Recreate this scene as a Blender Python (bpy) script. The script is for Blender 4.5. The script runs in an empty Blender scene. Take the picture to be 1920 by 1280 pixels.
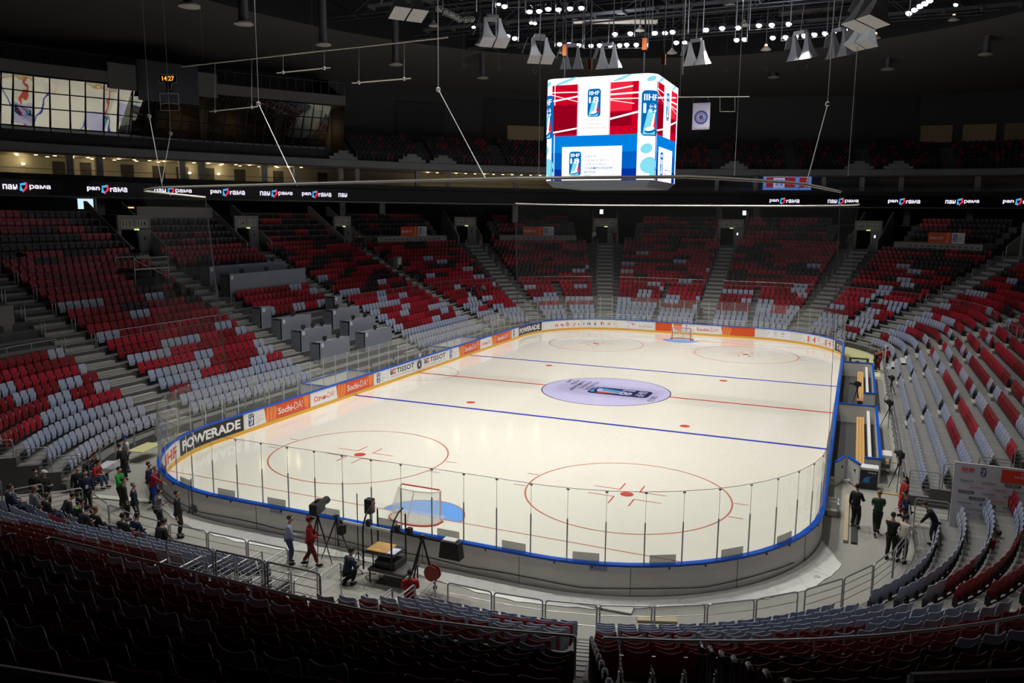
import bpy, math, random
from math import pi, sin, cos, radians as rad
from mathutils import Vector, Matrix
import numpy as np
sc = bpy.context.scene
col = sc.collection
# ---------------------------------------------------------------- camera, world, exposure, large lights
CAM = (15.6365, -53.0273, 12.1084); YAW, PITCH, ROLL, FPX = -0.406823, -0.156394, 0.008775, 1494.391
def cam_axes():
    cy, sy, cp, sp = cos(YAW), sin(YAW), cos(PITCH), sin(PITCH)
    f = np.array([sy*cp, cy*cp, sp]); r = np.array([cy, -sy, 0.]); u = np.cross(r, f)
    cr, sr = cos(ROLL), sin(ROLL)
    return cr*r+sr*u, -sr*r+cr*u, f
RX, UX, FX = cam_axes()
cd = bpy.data.cameras.new('camera'); cam = bpy.data.objects.new('camera', cd); col.objects.link(cam)
cd.sensor_width = 36; cd.lens = FPX*36/1920; cd.clip_start = 0.05; cd.clip_end = 500
m = Matrix.Identity(4)
for i in range(3):
    m[i][0] = RX[i]; m[i][1] = UX[i]; m[i][2] = -FX[i]; m[i][3] = CAM[i]
cam.matrix_world = m
sc.camera = cam
sc.view_settings.view_transform = 'Standard'; sc.view_settings.look = 'None'
sc.view_settings.gamma = 1; sc.view_settings.use_curve_mapping = False
sc.view_settings.exposure = 0.0
sc.cycles.transparent_max_bounces = 48
w = bpy.data.worlds.new('world'); sc.world = w; w.use_nodes = True
w.node_tree.nodes['Background'].inputs[0].default_value = (0.5, 0.55, 0.6, 1)
w.node_tree.nodes['Background'].inputs[1].default_value = 0.0

SPOT_W = 4700.0; END_W = 1400.0
RIG = [(x, y) for y in (-25, -15, -5, 5, 15, 25) for x in (-10.5, -3.5, 3.5, 10.5)]
def spot(x, y, z, power, size, blend, target, color=(1, .972, .91), radius=.35):
    ld = bpy.data.lights.new('rink_spot', 'SPOT'); ld.energy = power; ld.spot_size = size; ld.spot_blend = blend
    ld.color = color; ld.shadow_soft_size = radius
    o = bpy.data.objects.new('rink_spot', ld); col.objects.link(o); o.location = (x, y, z)
    d = Vector(target)-Vector((x, y, z)); o.rotation_euler = d.to_track_quat('-Z', 'Y').to_euler()
    return o
for (x, y) in RIG:
    spot(x, y, 25.5, SPOT_W, rad(98), .8, (x*1.0, y*1.0, 0))
# lamps over the two end walkways light the back of the boards and the first rows
for y in (-35.5, 35.5):
    for x in (-13, -4.5, 4.5, 13): spot(x, y, 25.5, END_W, rad(44), .7, (x*1.05, y*.93, 0))
for x in (-19, 19):
    for y in (-24, -8, 8, 24): spot(x, y, 25.5, END_W, rad(44), .7, (x*.98, y, 0))

def at(px, py, z=None, y=None, x=None):
    """point of the place seen at a picture position, on a level, or on a wall y= or x="""
    d = RX*((px-960)/FPX) - UX*((py-640)/FPX) + FX
    o = np.array(CAM)
    if z is not None: t = (z-o[2])/d[2]
    elif y is not None: t = (y-o[1])/d[1]
    else: t = (x-o[0])/d[0]
    return o+d*t
def atd(px, py, depth):
    return np.array(CAM)+depth*(RX*((px-960)/FPX) - UX*((py-640)/FPX) + FX)
def project(P):
    q = np.asarray(P, float)-np.array(CAM)
    X, Y, D = q@RX, q@UX, q@FX
    return 960+FPX*X/D, 640-FPX*Y/D, D

# ---------------------------------------------------------------- materials
MATS = {}
def mat(name, c, rough=.6, metal=0., emit=None, es=1., noise=0., nscale=3., spec=.5, bump=0., ndetail=4):
    if name in MATS: return MATS[name]
    mt = bpy.data.materials.new(name); mt.use_nodes = True
    nt = mt.node_tree; b = nt.nodes['Principled BSDF']
    c4 = (c[0], c[1], c[2], 1)
    b.inputs['Base Color'].default_value = c4
    b.inputs['Roughness'].default_value = rough; b.inputs['Metallic'].default_value = metal
    b.inputs['Specular IOR Level'].default_value = spec
    if emit:
        b.inputs['Emission Color'].default_value = (*emit, 1); b.inputs['Emission Strength'].default_value = es
    if noise or bump:
        tc = nt.nodes.new('ShaderNodeTexCoord'); no = nt.nodes.new('ShaderNodeTexNoise')
        no.inputs['Scale'].default_value = nscale; no.inputs['Detail'].default_value = ndetail
        nt.links.new(tc.outputs['Object'], no.inputs['Vector'])
        if noise:
            mx = nt.nodes.new('ShaderNodeMix'); mx.data_type = 'RGBA'
            mx.inputs[6].default_value = (*[max(0, k*(1-noise)) for k in c], 1)
            mx.inputs[7].default_value = (*[min(1, k*(1+noise)) for k in c], 1)
            nt.links.new(no.outputs['Fac'], mx.inputs[0]); nt.links.new(mx.outputs[2], b.inputs['Base Color'])
        if bump:
            bp = nt.nodes.new('ShaderNodeBump'); bp.inputs['Strength'].default_value = bump; bp.inputs['Distance'].default_value = .02
            nt.links.new(no.outputs['Fac'], bp.inputs['Height']); nt.links.new(bp.outputs['Normal'], b.inputs['Normal'])
    MATS[name] = mt
    return mt
def emat(name, c, s=1.):
    if name in MATS: return MATS[name]
    mt = bpy.data.materials.new(name); mt.use_nodes = True
    nt = mt.node_tree; nt.nodes.clear()
    e = nt.nodes.new('ShaderNodeEmission'); o = nt.nodes.new('ShaderNodeOutputMaterial')
    e.inputs[0].default_value = (*c, 1); e.inputs[1].default_value = s
    nt.links.new(e.outputs[0], o.inputs[0]); MATS[name] = mt
    return mt
def glassmat(name, tint, clear, gloss_rough=.03, haze=.03):
    """thin clear sheet: mostly see-through, a fresnel reflection and a little dust"""
    mt = bpy.data.materials.new(name); mt.use_nodes = True
    nt = mt.node_tree; nt.nodes.clear()
    o = nt.nodes.new('ShaderNodeOutputMaterial'); tr = nt.nodes.new('ShaderNodeBsdfTransparent')
    gl = nt.nodes.new('ShaderNodeBsdfGlossy'); df = nt.nodes.new('ShaderNodeBsdfDiffuse')
    tr.inputs[0].default_value = (*[k*clear for k in tint], 1); gl.inputs['Roughness'].default_value = gloss_rough
    df.inputs[0].default_value = (.8, .8, .78, 1)
    lw = nt.nodes.new('ShaderNodeLayerWeight'); lw.inputs[0].default_value = .5
    pw = nt.nodes.new('ShaderNodeMath'); pw.operation = 'POWER'; pw.inputs[1].default_value = 5; nt.links.new(lw.outputs['Facing'], pw.inputs[0])
    fr = nt.nodes.new('ShaderNodeMath'); fr.operation = 'MULTIPLY_ADD'; fr.inputs[1].default_value = .5; fr.inputs[2].default_value = .02; nt.links.new(pw.outputs[0], fr.inputs[0])
    a = nt.nodes.new('ShaderNodeMixShader'); b = nt.nodes.new('ShaderNodeMixShader')
    b.inputs[0].default_value = haze
    nt.links.new(fr.outputs[0], a.inputs[0]); nt.links.new(tr.outputs[0], a.inputs[1]); nt.links.new(gl.outputs[0], a.inputs[2])
    nt.links.new(a.outputs[0], b.inputs[1]); nt.links.new(df.outputs[0], b.inputs[2]); nt.links.new(b.outputs[0], o.inputs[0])
    MATS[name] = mt
    return mt
def netmat(name, c, cell, thread):
    """woven netting: threads are solid, the holes are open, laid out in the sheet's own uv (metres)"""
    mt = bpy.data.materials.new(name); mt.use_nodes = True
    nt = mt.node_tree; nt.nodes.clear(); L = nt.links.new
    o = nt.nodes.new('ShaderNodeOutputMaterial'); tr = nt.nodes.new('ShaderNodeBsdfTransparent'); df = nt.nodes.new('ShaderNodeBsdfDiffuse')
    df.inputs[0].default_value = (*c, 1)
    uv = nt.nodes.new('ShaderNodeUVMap'); sp = nt.nodes.new('ShaderNodeSeparateXYZ'); L(uv.outputs[0], sp.inputs[0])
    outs = []
    for k in (0, 1):
        md = nt.nodes.new('ShaderNodeMath'); md.operation = 'PINGPONG'; md.inputs[1].default_value = cell/2; L(sp.outputs[k], md.inputs[0])
        lt = nt.nodes.new('ShaderNodeMath'); lt.operation = 'LESS_THAN'; lt.inputs[1].default_value = thread/2; L(md.outputs[0], lt.inputs[0])
        outs.append(lt)
    mxm = nt.nodes.new('ShaderNodeMath'); mxm.operation = 'MAXIMUM'; L(outs[0].outputs[0], mxm.inputs[0]); L(outs[1].outputs[0], mxm.inputs[1])
    ms = nt.nodes.new('ShaderNodeMixShader'); L(mxm.outputs[0], ms.inputs[0]); L(tr.outputs[0], ms.inputs[1]); L(df.outputs[0], ms.inputs[2]); L(ms.outputs[0], o.inputs[0])
    MATS[name] = mt
    return mt

# ---------------------------------------------------------------- objects
def tag(o, label=None, cat=None, group=None, kind=None):
    if label: o['label'] = label
    if cat: o['category'] = cat
    if group: o['group'] = group
    if kind: o['kind'] = kind
    return o
def empty(name, loc, label=None, cat=None, group=None, rz=0, kind=None):
    o = bpy.data.objects.new(name, None); col.objects.link(o); o.location = loc; o.rotation_euler = (0, 0, rz)
    o.empty_display_size = .2
    return tag(o, label, cat, group, kind)
def link(name, me, parent=None):
    o = bpy.data.objects.new(name, me); col.objects.link(o); o.parent = parent
    return o
def clone(root):
    r = root.copy(); col.objects.link(r)
    for ch in root.children:
        c = ch.copy(); col.objects.link(c); c.parent = r
        for g in ch.children:
            d = g.copy(); col.objects.link(d); d.parent = c
    return r
class MB:
    def __init__(s): s.v = []; s.f = []; s.m = []; s.uv = {}
    def add(s, vs, fs, mi=0):
        n = len(s.v); s.v += [tuple(map(float, p)) for p in vs]
        for f in fs: s.f.append(tuple(n+i for i in f)); s.m.append(mi)
        return n
    def quad(s, a, b, c, d, mi=0): s.add([a, b, c, d], [(0, 1, 2, 3)], mi)
    def box(s, c, size, mi=0, R=None, rz=0, taper=1.):
        hx, hy, hz = size[0]/2, size[1]/2, size[2]/2
        vs = []
        for sz in (-1, 1):
            k = taper if sz > 0 else 1
            for sx, sy in ((-1, -1), (1, -1), (1, 1), (-1, 1)): vs.append(Vector((sx*hx*k, sy*hy*k, sz*hz)))
        if rz: R = Matrix.Rotation(rz, 3, 'Z')
        if R is not None: vs = [R@q for q in vs]
        c = Vector(c)
        s.add([q+c for q in vs], [(0, 3, 2, 1), (4, 5, 6, 7), (0, 1, 5, 4), (1, 2, 6, 5), (2, 3, 7, 6), (3, 0, 4, 7)], mi)
    def tube(s, pts, r, n=6, mi=0, closed=False, caps=True):
        pts = [Vector(p) for p in pts]; N = len(pts)
        rs = r if isinstance(r, (list, tuple)) else [r]*N
        base = len(s.v); prev = None
        for i, p in enumerate(pts):
            if closed: t = pts[(i+1) % N]-pts[i-1]
            else: t = pts[min(i+1, N-1)]-pts[max(i-1, 0)]
            if t.length < 1e-9: t = Vector((0, 0, 1))
            t.normalize()
            if prev is None:
                a = Vector((0, 0, 1)) if abs(t.z) < .9 else Vector((1, 0, 0))
                u = t.cross(a).normalized()
            else:
                u = prev-t*prev.dot(t)
                if u.length < 1e-6: u = t.cross(Vector((0, 0, 1)))
                u.normalize()
            prev = u; w_ = t.cross(u)
            for k in range(n):
                a = 2*pi*k/n; s.v.append(tuple(p+(u*cos(a)+w_*sin(a))*rs[i]))
        M = N if closed else N-1
        for i in range(M):
            j = (i+1) % N
            for k in range(n):
                k2 = (k+1) % n
                s.f.append((base+i*n+k, base+i*n+k2, base+j*n+k2, base+j*n+k)); s.m.append(mi)
        if caps and not closed:
            s.f.append(tuple(base+k for k in reversed(range(n)))); s.m.append(mi)
            s.f.append(tuple(base+(N-1)*n+k for k in range(n))); s.m.append(mi)
    def lathe(s, c, prof, n=12, mi=0, R=None):
        c = Vector(c); base = len(s.v)
        for r, z in prof:
            for k in range(n):
                q = Vector((r*cos(2*pi*k/n), r*sin(2*pi*k/n), z))
                if R is not None: q = R@q
                s.v.append(tuple(q+c))
        for i in range(len(prof)-1):
            for k in range(n):
                k2 = (k+1) % n
                s.f.append((base+i*n+k, base+i*n+k2, base+(i+1)*n+k2, base+(i+1)*n+k)); s.m.append(mi)
        s.f.append(tuple(base+k for k in reversed(range(n)))); s.m.append(mi)
        s.f.append(tuple(base+(len(prof)-1)*n+k for k in range(n))); s.m.append(mi)
    def sph(s, c, r, n=8, mi=0, sc3=(1, 1, 1), R=None):
        prof = [(r*sin(pi*(i+.02)/(n/2+.04)), -r*cos(pi*(i+.02)/(n/2+.04))) for i in range(n//2+1)]
        c = Vector(c); base = len(s.v)
        for rr, z in prof:
            for k in range(n):
                q = Vector((rr*cos(2*pi*k/n)*sc3[0], rr*sin(2*pi*k/n)*sc3[1], z*sc3[2]))
                if R is not None: q = R@q
                s.v.append(tuple(q+c))
        for i in range(len(prof)-1):
            for k in range(n):
                k2 = (k+1) % n
                s.f.append((base+i*n+k, base+i*n+k2, base+(i+1)*n+k2, base+(i+1)*n+k)); s.m.append(mi)
        s.f.append(tuple(base+k for k in reversed(range(n)))); s.m.append(mi)
        s.f.append(tuple(base+(len(prof)-1)*n+k for k in range(n))); s.m.append(mi)
    def loops(s, P, mi=0, flip=False):
        """grid of points P[i][j] joined to a sheet"""
        ni, nj = len(P), len(P[0]); base = len(s.v)
        for row in P: s.v += [tuple(map(float, q)) for q in row]
        for i in range(ni-1):
            for j in range(nj-1):
                f = (base+i*nj+j, base+i*nj+j+1, base+(i+1)*nj+j+1, base+(i+1)*nj+j)
                s.f.append(tuple(reversed(f)) if flip else f); s.m.append(mi)
    def build(s, name, mats, parent=None, smooth=False, local=False):
        if not isinstance(mats, (list, tuple)): mats = [mats]
        me = bpy.data.meshes.new(name)
        V = np.array(s.v, float) if s.v else np.zeros((0, 3))
        loc = None
        if parent is not None and not local:
            r = parent; q = Vector((0, 0, 0))
            while r is not None: q = q+r.location; r = r.parent
            V = V-np.array(q)
        elif parent is None and not local and len(V):
            lo, hi = V.min(0), V.max(0); loc = ((lo[0]+hi[0])/2, (lo[1]+hi[1])/2, lo[2]); V = V-np.array(loc)
        me.from_pydata([tuple(q) for q in V], [], s.f)
        for mt in mats: me.materials.append(mt)
        if len(mats) > 1: me.polygons.foreach_set('material_index', s.m)
        if smooth: me.polygons.foreach_set('use_smooth', [True]*len(me.polygons))
        me.update()
        o = link(name, me, parent)
        if loc is not None: o.location = loc
        return o

# text as flat geometry, cached
_TX = {}
def textgeo(st, bold=0., shear=0.):
    k = (st, bold, shear)
    if k in _TX: return _TX[k]
    c = bpy.data.curves.new('t', 'FONT'); c.body = st; c.size = 1; c.offset = bold; c.resolution_u = 2; c.shear = shear
    c.fill_mode = 'FRONT' if hasattr(c, 'fill_mode') else c.fill_mode
    o = bpy.data.objects.new('t', c); col.objects.link(o)
    me = bpy.data.meshes.new_from_object(o.evaluated_get(bpy.context.evaluated_depsgraph_get()))
    V = np.array([v.co[:2] for v in me.vertices]) if len(me.vertices) else np.zeros((1, 2)); F = [tuple(q.vertices) for q in me.polygons]
    bpy.data.objects.remove(o); bpy.data.meshes.remove(me); bpy.data.curves.remove(c)
    lo, hi = V.min(0), V.max(0); V = (V-lo)/np.maximum(hi-lo, 1e-6)
    _TX[k] = (V, F, (hi-lo))
    return _TX[k]
class Flat:
    """flat artwork laid on a surface through a mapping (u, v, lift) -> point"""
    def __init__(s, mp): s.mp = mp; s.mb = MB(); s.mats = []
    def mi(s, mt):
        if mt not in s.mats: s.mats.append(mt)
        return s.mats.index(mt)
    def text(s, st, u0, u1, v0, v1, mt, e=.012, bold=.0, keep=False, shear=0.):
        V, F, sz = textgeo(st, bold, shear)
        if keep:
            hgt = v1-v0; wd = hgt*sz[0]/max(sz[1], 1e-6)
            if wd > abs(u1-u0): k = abs(u1-u0)/wd; wd *= k; c = (v0+v1)/2; v0, v1 = c-hgt*k/2, c+hgt*k/2
            c = (u0+u1)/2; sg = 1 if u1 > u0 else -1; u0, u1 = c-sg*wd/2, c+sg*wd/2
        s.mb.add([s.mp(u0+(u1-u0)*a, v0+(v1-v0)*b, e) for a, b in V], F, s.mi(mt))
    cut = 0
    def poly(s, pts, mt, e=.008):
        if not s.cut: s.mb.add([s.mp(u, v, e) for u, v in pts], [tuple(range(len(pts)))], s.mi(mt)); return
        u0, u1 = min(p[0] for p in pts), max(p[0] for p in pts); n = max(1, int((u1-u0)/s.cut)+1)
        def clip(P, x, keep):
            out = []
            for a, b in zip(P, P[1:]+P[:1]):
                ia, ib = (a[0]-x)*keep >= 0, (b[0]-x)*keep >= 0
                if ia: out.append(a)
                if ia != ib: t = (x-a[0])/(b[0]-a[0]); out.append((x, a[1]+(b[1]-a[1])*t))
            return out
        for i in range(n):
            P = clip(clip(list(pts), u0+(u1-u0)*i/n, 1), u0+(u1-u0)*(i+1)/n, -1)
            if len(P) > 2: s.mb.add([s.mp(u, v, e) for u, v in P], [tuple(range(len(P)))], s.mi(mt))
    def rect(s, u0, u1, v0, v1, mt, e=.004, seg=.6):
        n = max(1, int(abs(u1-u0)/seg)); mi = s.mi(mt)
        for i in range(n):
            a, b = u0+(u1-u0)*i/n, u0+(u1-u0)*(i+1)/n
            s.mb.add([s.mp(a, v0, e), s.mp(b, v0, e), s.mp(b, v1, e), s.mp(a, v1, e)], [(0, 1, 2, 3)], mi)
    def ell(s, u, v, ru, rv, mt, e=.008, n=16, rot=0.):
        s.poly([(u+ru*cos(2*pi*k/n)*cos(rot)-rv*sin(2*pi*k/n)*sin(rot), v+ru*cos(2*pi*k/n)*sin(rot)+rv*sin(2*pi*k/n)*cos(rot)) for k in range(n)], mt, e)
    def ring(s, u, v, r0, r1, mt, e=.008, n=40, a0=0, a1=2*pi, k=1.):
        mi = s.mi(mt)
        for i in range(n):
            a, b = a0+(a1-a0)*i/n, a0+(a1-a0)*(i+1)/n
            s.mb.add([s.mp(u+r*cos(t)*k, v+r*sin(t), e) for r, t in ((r0, a), (r1, a), (r1, b), (r0, b))], [(0, 1, 2, 3)], mi)
    def rrect(s, u0, u1, v0, v1, rr, mt, e=.006):
        P = []
        su = 1 if u1 > u0 else -1
        for cx, cy, a in ((u1-su*rr, v1-rr, 0), (u0+su*rr, v1-rr, pi/2), (u0+su*rr, v0+rr, pi), (u1-su*rr, v0+rr, 1.5*pi)):
            for k in range(5):
                t = a+k*pi/8; P.append((cx+su*rr*cos(t), cy+rr*sin(t)))
        s.poly(P, mt, e)
    def build(s, name, parent): return s.mb.build(name, s.mats, parent)

# ---------------------------------------------------------------- curves the place follows
class Track:
    """rounded rectangle seen from above; s runs clockwise from the middle of the far end"""
    def __init__(t, A, B, R, near=0.): t.A, t.B, t.R = A, B, R; t.SA, t.SB, t.Q = B-R, A-R, pi/2*R; t.L = 4*(t.SA+t.SB+t.Q); t.near = near
    def base(t, s):
        A, B, R, SA, SB, Q = t.A, t.B, t.R, t.SA, t.SB, t.Q
        s = s % t.L
        for k, (n, ln) in enumerate((((0, 1), SB), (None, Q), ((1, 0), 2*SA), (None, Q), ((0, -1), 2*SB), (None, Q), ((-1, 0), 2*SA), (None, Q), ((0, 1), SB+1e-6))):
            if s <= ln:
                if k == 0: return (s, B), n
                if k == 2: return (A, SA-s), n
                if k == 4: return (SB-s, -B), n
                if k == 6: return (-A, -SA+s), n
                if k == 8: return (-SB+s, B), n
                cx, cy, a0 = {1: (SB, SA, pi/2), 3: (SB, -SA, 0), 5: (-SB, -SA, -pi/2), 7: (-SB, SA, -pi)}[k]
                a = a0-s/R; n = (cos(a), sin(a))
                return (cx+R*n[0], cy+R*n[1]), n
            s -= ln
        return (0, B), (0, 1)
    def P(t, s, off=0., z=0.):
        b, n = t.base(s)
        if t.near and n[1] < 0:
            k = n[1]*n[1]; off = (off + .4*k)*(1+t.near*k) if off > -5 else off
        return (b[0]+n[0]*off, b[1]+n[1]*off, z)
    def N(t, s): return t.base(s)[1]
BOARD = Track(15.0, 30.0, 8.5)
BOWL = Track(18.2, 33.0, 12.0, near=.07)
class Poly:
    """free closed curve through control points"""
    def __init__(t, C, n=24):
        C = [np.array(c, float) for c in C]; N = len(C); pts = []
        for i in range(N):
            p0, p1, p2, p3 = C[i-1], C[i], C[(i+1) % N], C[(i+2) % N]
            for k in range(n):
                u = k/n; pts.append(.5*((2*p1)+(-p0+p2)*u+(2*p0-5*p1+4*p2-p3)*u*u+(-p0+3*p1-3*p2+p3)*u**3))
        t.p = np.array(pts+[pts[0]]); d = np.hypot(*np.diff(t.p, axis=0).T); t.c = np.concatenate([[0], np.cumsum(d)]); t.L = t.c[-1]
    def _b(t, s):
        s %= t.L; return np.array([np.interp(s, t.c, t.p[:, 0]), np.interp(s, t.c, t.p[:, 1])])
    def N(t, s):
        d = t._b(s+.8)-t._b(s-.8); d /= np.hypot(*d); return (-d[1], d[0])       # clockwise from above: outward is left
    def P(t, s, off=0., z=0.):
        b, n = t._b(s), t.N(s); return (b[0]+n[0]*off, b[1]+n[1]*off, z)
    def s_px(t, px, off, z):
        best = None
        for i in range(1200):
            s = t.L*i/1200; x, y, d = project(t.P(s, off, z))
            if d > 1 and (best is None or abs(x-px) < best[0]): best = (abs(x-px), s)
        return best[1]
FAS = Poly([(-54.4, -6), (-51.2, 3), (-47, 12), (-40.5, 22.5), (-32.8, 33), (-22, 43), (-10, 50.5), (2.5, 55), (18, 59), (33, 60), (46, 54), (56, 40), (59, 15), (57, -15), (50, -42), (30, -64), (5, -70), (-25, -66), (-47, -45), (-54, -24)])
def rz_of(n): return math.atan2(n[0], -n[1])     # local +y looks towards the rink
def sweep(tr, s0, s1, prof, mi=0, mb=None, step=.8, flip=False, caps=True):
    mb = mb or MB(); n = max(1, int(abs(s1-s0)/step)); 
    mb.loops([[tr.P(s0+(s1-s0)*i/n, o, z) for o, z in prof] for i in range(n+1)], mi, flip)
    if caps:
        for s in (s0, s1):
            a = [tr.P(s, o, z) for o, z in prof]; 
            if abs(prof[0][0]-prof[-1][0])+abs(prof[0][1]-prof[-1][1]) > 1e-6:
                zb = min(z for _, z in prof); a = a+[tr.P(s, prof[-1][0], zb-.02), tr.P(s, prof[0][0], zb-.02)]
            mb.add(a, [tuple(range(len(a)))], mi)
    return mb
ORD = ['', 'first', 'second', 'third', 'fourth', 'fifth', 'sixth', 'seventh', 'eighth', 'ninth', 'tenth', 'eleventh', 'twelfth', 'thirteenth', 'fourteenth', 'fifteenth', 'sixteenth', 'seventeenth', 'eighteenth', 'nineteenth', 'twentieth']
def ordn(i):
    if i <= 20: return ORD[i]
    t = {2: 'twenty', 3: 'thirty', 4: 'forty', 5: 'fifty', 6: 'sixty', 7: 'seventy', 8: 'eighty', 9: 'ninety'}
    if i % 10 == 0: return t[i//10][:-1]+'ieth'
    return t[i//10]+'-'+ORD[i % 10]
rnd = random.Random(7)
# ================================================================ the rink
WHITE = mat('board_white', (.82, .82, .8), .35)
BLUE = mat('cap_blue', (.0, .095, .62), .35)
YELLOW = mat('kick_yellow', (.86, .46, .04), .4)
RED_P = mat('paint_red', (.55, .06, .035), .4); BLUE_P = mat('paint_blue', (.02, .03, .42), .4)
STEEL = mat('galvanised_steel', (.42, .43, .44), .35, .85)
DARKSTEEL = mat('dark_steel', (.09, .1, .12), .4, .7)
BLACK = mat('black_plastic', (.012, .012, .013), .5)
CONC = mat('concrete_floor', (.34, .33, .3), .75, noise=.12, nscale=.9, bump=.1)
ice_m = mat('ice', (.80, .765, .685), .09, noise=.015, nscale=.25, spec=.55)
floor_mb = MB(); floor_mb.quad((-75, -85, -.02), (75, -85, -.02), (75, 85, -.02), (-75, 85, -.02))
tag(floor_mb.build('floor', CONC), kind='structure')
# ice slab
b = MB(); N = 200
ring = [BOARD.P(BOARD.L*i/N, -.02, 0.) for i in range(N)]
b.add(ring, [tuple(reversed(range(N)))])
ice = b.build('ice_sheet', ice_m); tag(ice, 'glossy white ice sheet filling the rink inside the boards', 'ice')
def icemap(u, v, e): return (u, v, e)
f = Flat(icemap)
def inside(y):   # half width of ice at y
    a = abs(y)
    return 15.0 if a < 21.5 else 6.5+math.sqrt(max(0, 8.5**2-(a-21.5)**2))
BL = 8.73
def line(y, hw, mt, name, lab=None):
    f = Flat(icemap); w_ = inside(y)-.03; f.rect(-w_, w_, y-hw, y+hw, mt, .004, 40); o = f.build(name, ice)
    return o
line(BL, .15, BLUE_P, 'blue_line'); line(-BL, .15, BLUE_P, 'blue_line')
line(0, .13, RED_P, 'centre_line'); REDTHIN = mat('paint_red_thin', (.50, .13, .09), .4)
line(26, .03, REDTHIN, 'goal_line'); line(-26, .03, REDTHIN, 'goal_line')
for sx in (-1, 1):
    for sy in (-1, 1):
        f = Flat(icemap); x, y = 7*sx, 20*sy
        f.ring(x, y, 4.46, 4.535, REDTHIN, .004, 72)
        f.build('face_off_circle', ice); f = Flat(icemap)
        f.ell(x, y, .3, .3, RED_P, .005, 24)
        for a in (-1, 1):
            for c in (-1, 1):
                f.rect(x+a*.45, x+a*1.65, y+c*.5-.03, y+c*.5+.03, RED_P, .0045, 9); f.rect(x+a*.45-.03, x+a*.45+.03, y+c*.5, y+c*1.4, RED_P, .0045, 9)
            for c in (-1, 1): f.rect(x+a*4.5, x+a*5.1, y+c*.85-.035, y+c*.85+.035, REDTHIN, .0045, 9)
        f.build('face_off_marks', ice)
for sx in (-1, 1):
    for sy in (-1, 1):
        f = Flat(icemap); f.ell(7*sx, sy*(BL-1.5), .3, .3, RED_P, .005, 24); f.build('face_off_spot', ice)
CREASE = mat('crease_blue', (.14, .36, .82), .3)
for sy in (-1, 1):
    f = Flat(icemap); P = [(1.8*cos(t*pi/24), sy*(26-1.8*sin(t*pi/24))) for t in range(25)]
    f.poly(P if sy < 0 else P[::-1], CREASE, .0035); f.ring(0, sy*26, 1.78, 1.83, REDTHIN, .0045, 30, 0 if sy < 0 else pi, pi if sy < 0 else 2*pi)
    f.build('goal_crease', ice)
f = Flat(icemap); f.ring(-15, 0, 2.98, 3.03, REDTHIN, .004, 30, -pi/2, pi/2); f.build('referee_crease', ice)
# centre emblem, read from the left side
LIL = mat('ice_lilac', (.58, .55, .82), .12); NAVY = mat('navy', (.012, .02, .10), .3); LBLUE = mat('light_blue_print', (.10, .35, .75), .3); REDLOGO = mat('logo_red', (.75, .07, .04), .35)
f = Flat(icemap); f.ell(0, 0, 4.5, 4.5, LIL, .006, 72); f.ring(0, 0, 4.46, 4.53, NAVY, .007, 72)

def iihf_logo(F, u, v, w_, h, navy, lb, wh, red, e=.012):
    """upright rounded badge: letters on top, the number, a red swoosh and a puck"""
    F.rrect(u, u+w_, v, v+h, abs(w_)*.2, navy, e)
    F.poly([(u+w_*.08, v+h*.03), (u+w_*.8, v+h*.03), (u+w_*.7, v+h*.5), (u+w_*.35, v+h*.58)], lb, e+.002)
    F.text('IIHF', u+w_*.12, u+w_*.88, v+h*.78, v+h*.92, wh, e+.004, .02)
    F.text('18', u+w_*.1, u+w_*.85, v+h*.5, v+h*.72, wh, e+.004, .03)
    F.poly([(u+w_*.45, v+h*.12), (u+w_*.62, v+h*.1), (u+w_*.78, v+h*.5), (u+w_*.7, v+h*.52)], wh, e+.0045)
    F.poly([(u+w_*.62, v+h*.1), (u+w_*.9, v+h*.16), (u+w_*.78, v+h*.46)], red, e+.005)
    F.ell(u+w_*.5, v+h*.13, w_*.32, h*.07, navy, e+.006, 14, .2)
    F.ell(u+w_*.47, v+h*.155, w_*.28, h*.045, wh, e+.007, 14, .2)
# the emblem's foot points to the left boards (-x), its right side to the far end
cmap = lambda u, v, e: (v, -u, e)
G = Flat(cmap)
iihf_logo(G, -1.0, -1.1, 2.1, 4.3, NAVY, LBLUE, LIL, REDLOGO, .009)
for i, t in enumerate(('ICE HOCKEY', 'U18 WORLD', 'CHAMPIONSHIP', 'RUSSIA', 'Sochi')):
    G.text(t, -2.6, -2.6+(3.1, 2.9, 3.6, 1.7, 1.1)[i]*.95, -1.55-.5*i, -1.2-.5*i, NAVY, .01, .01)
G.text('2013', .3, 1.9, 3.4, 3.8, NAVY, .01, .01)
f.mb.add(G.mb.v, G.mb.f)
for k in range(len(G.mb.f)): f.mb.m[-len(G.mb.f)+k] = f.mi(G.mats[G.mb.m[k]])
f.build('centre_emblem', ice)

# ---- boards
HB = 1.17
boards = empty('dasher_boards', (0, -30, 0), 'white dasher boards with blue top rail and yellow kick plate around the ice', 'rink boards')
BOUT = mat('board_back', (.80, .775, .73), .55, noise=.06, nscale=1.2)
BL_ = BOARD.L
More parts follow.
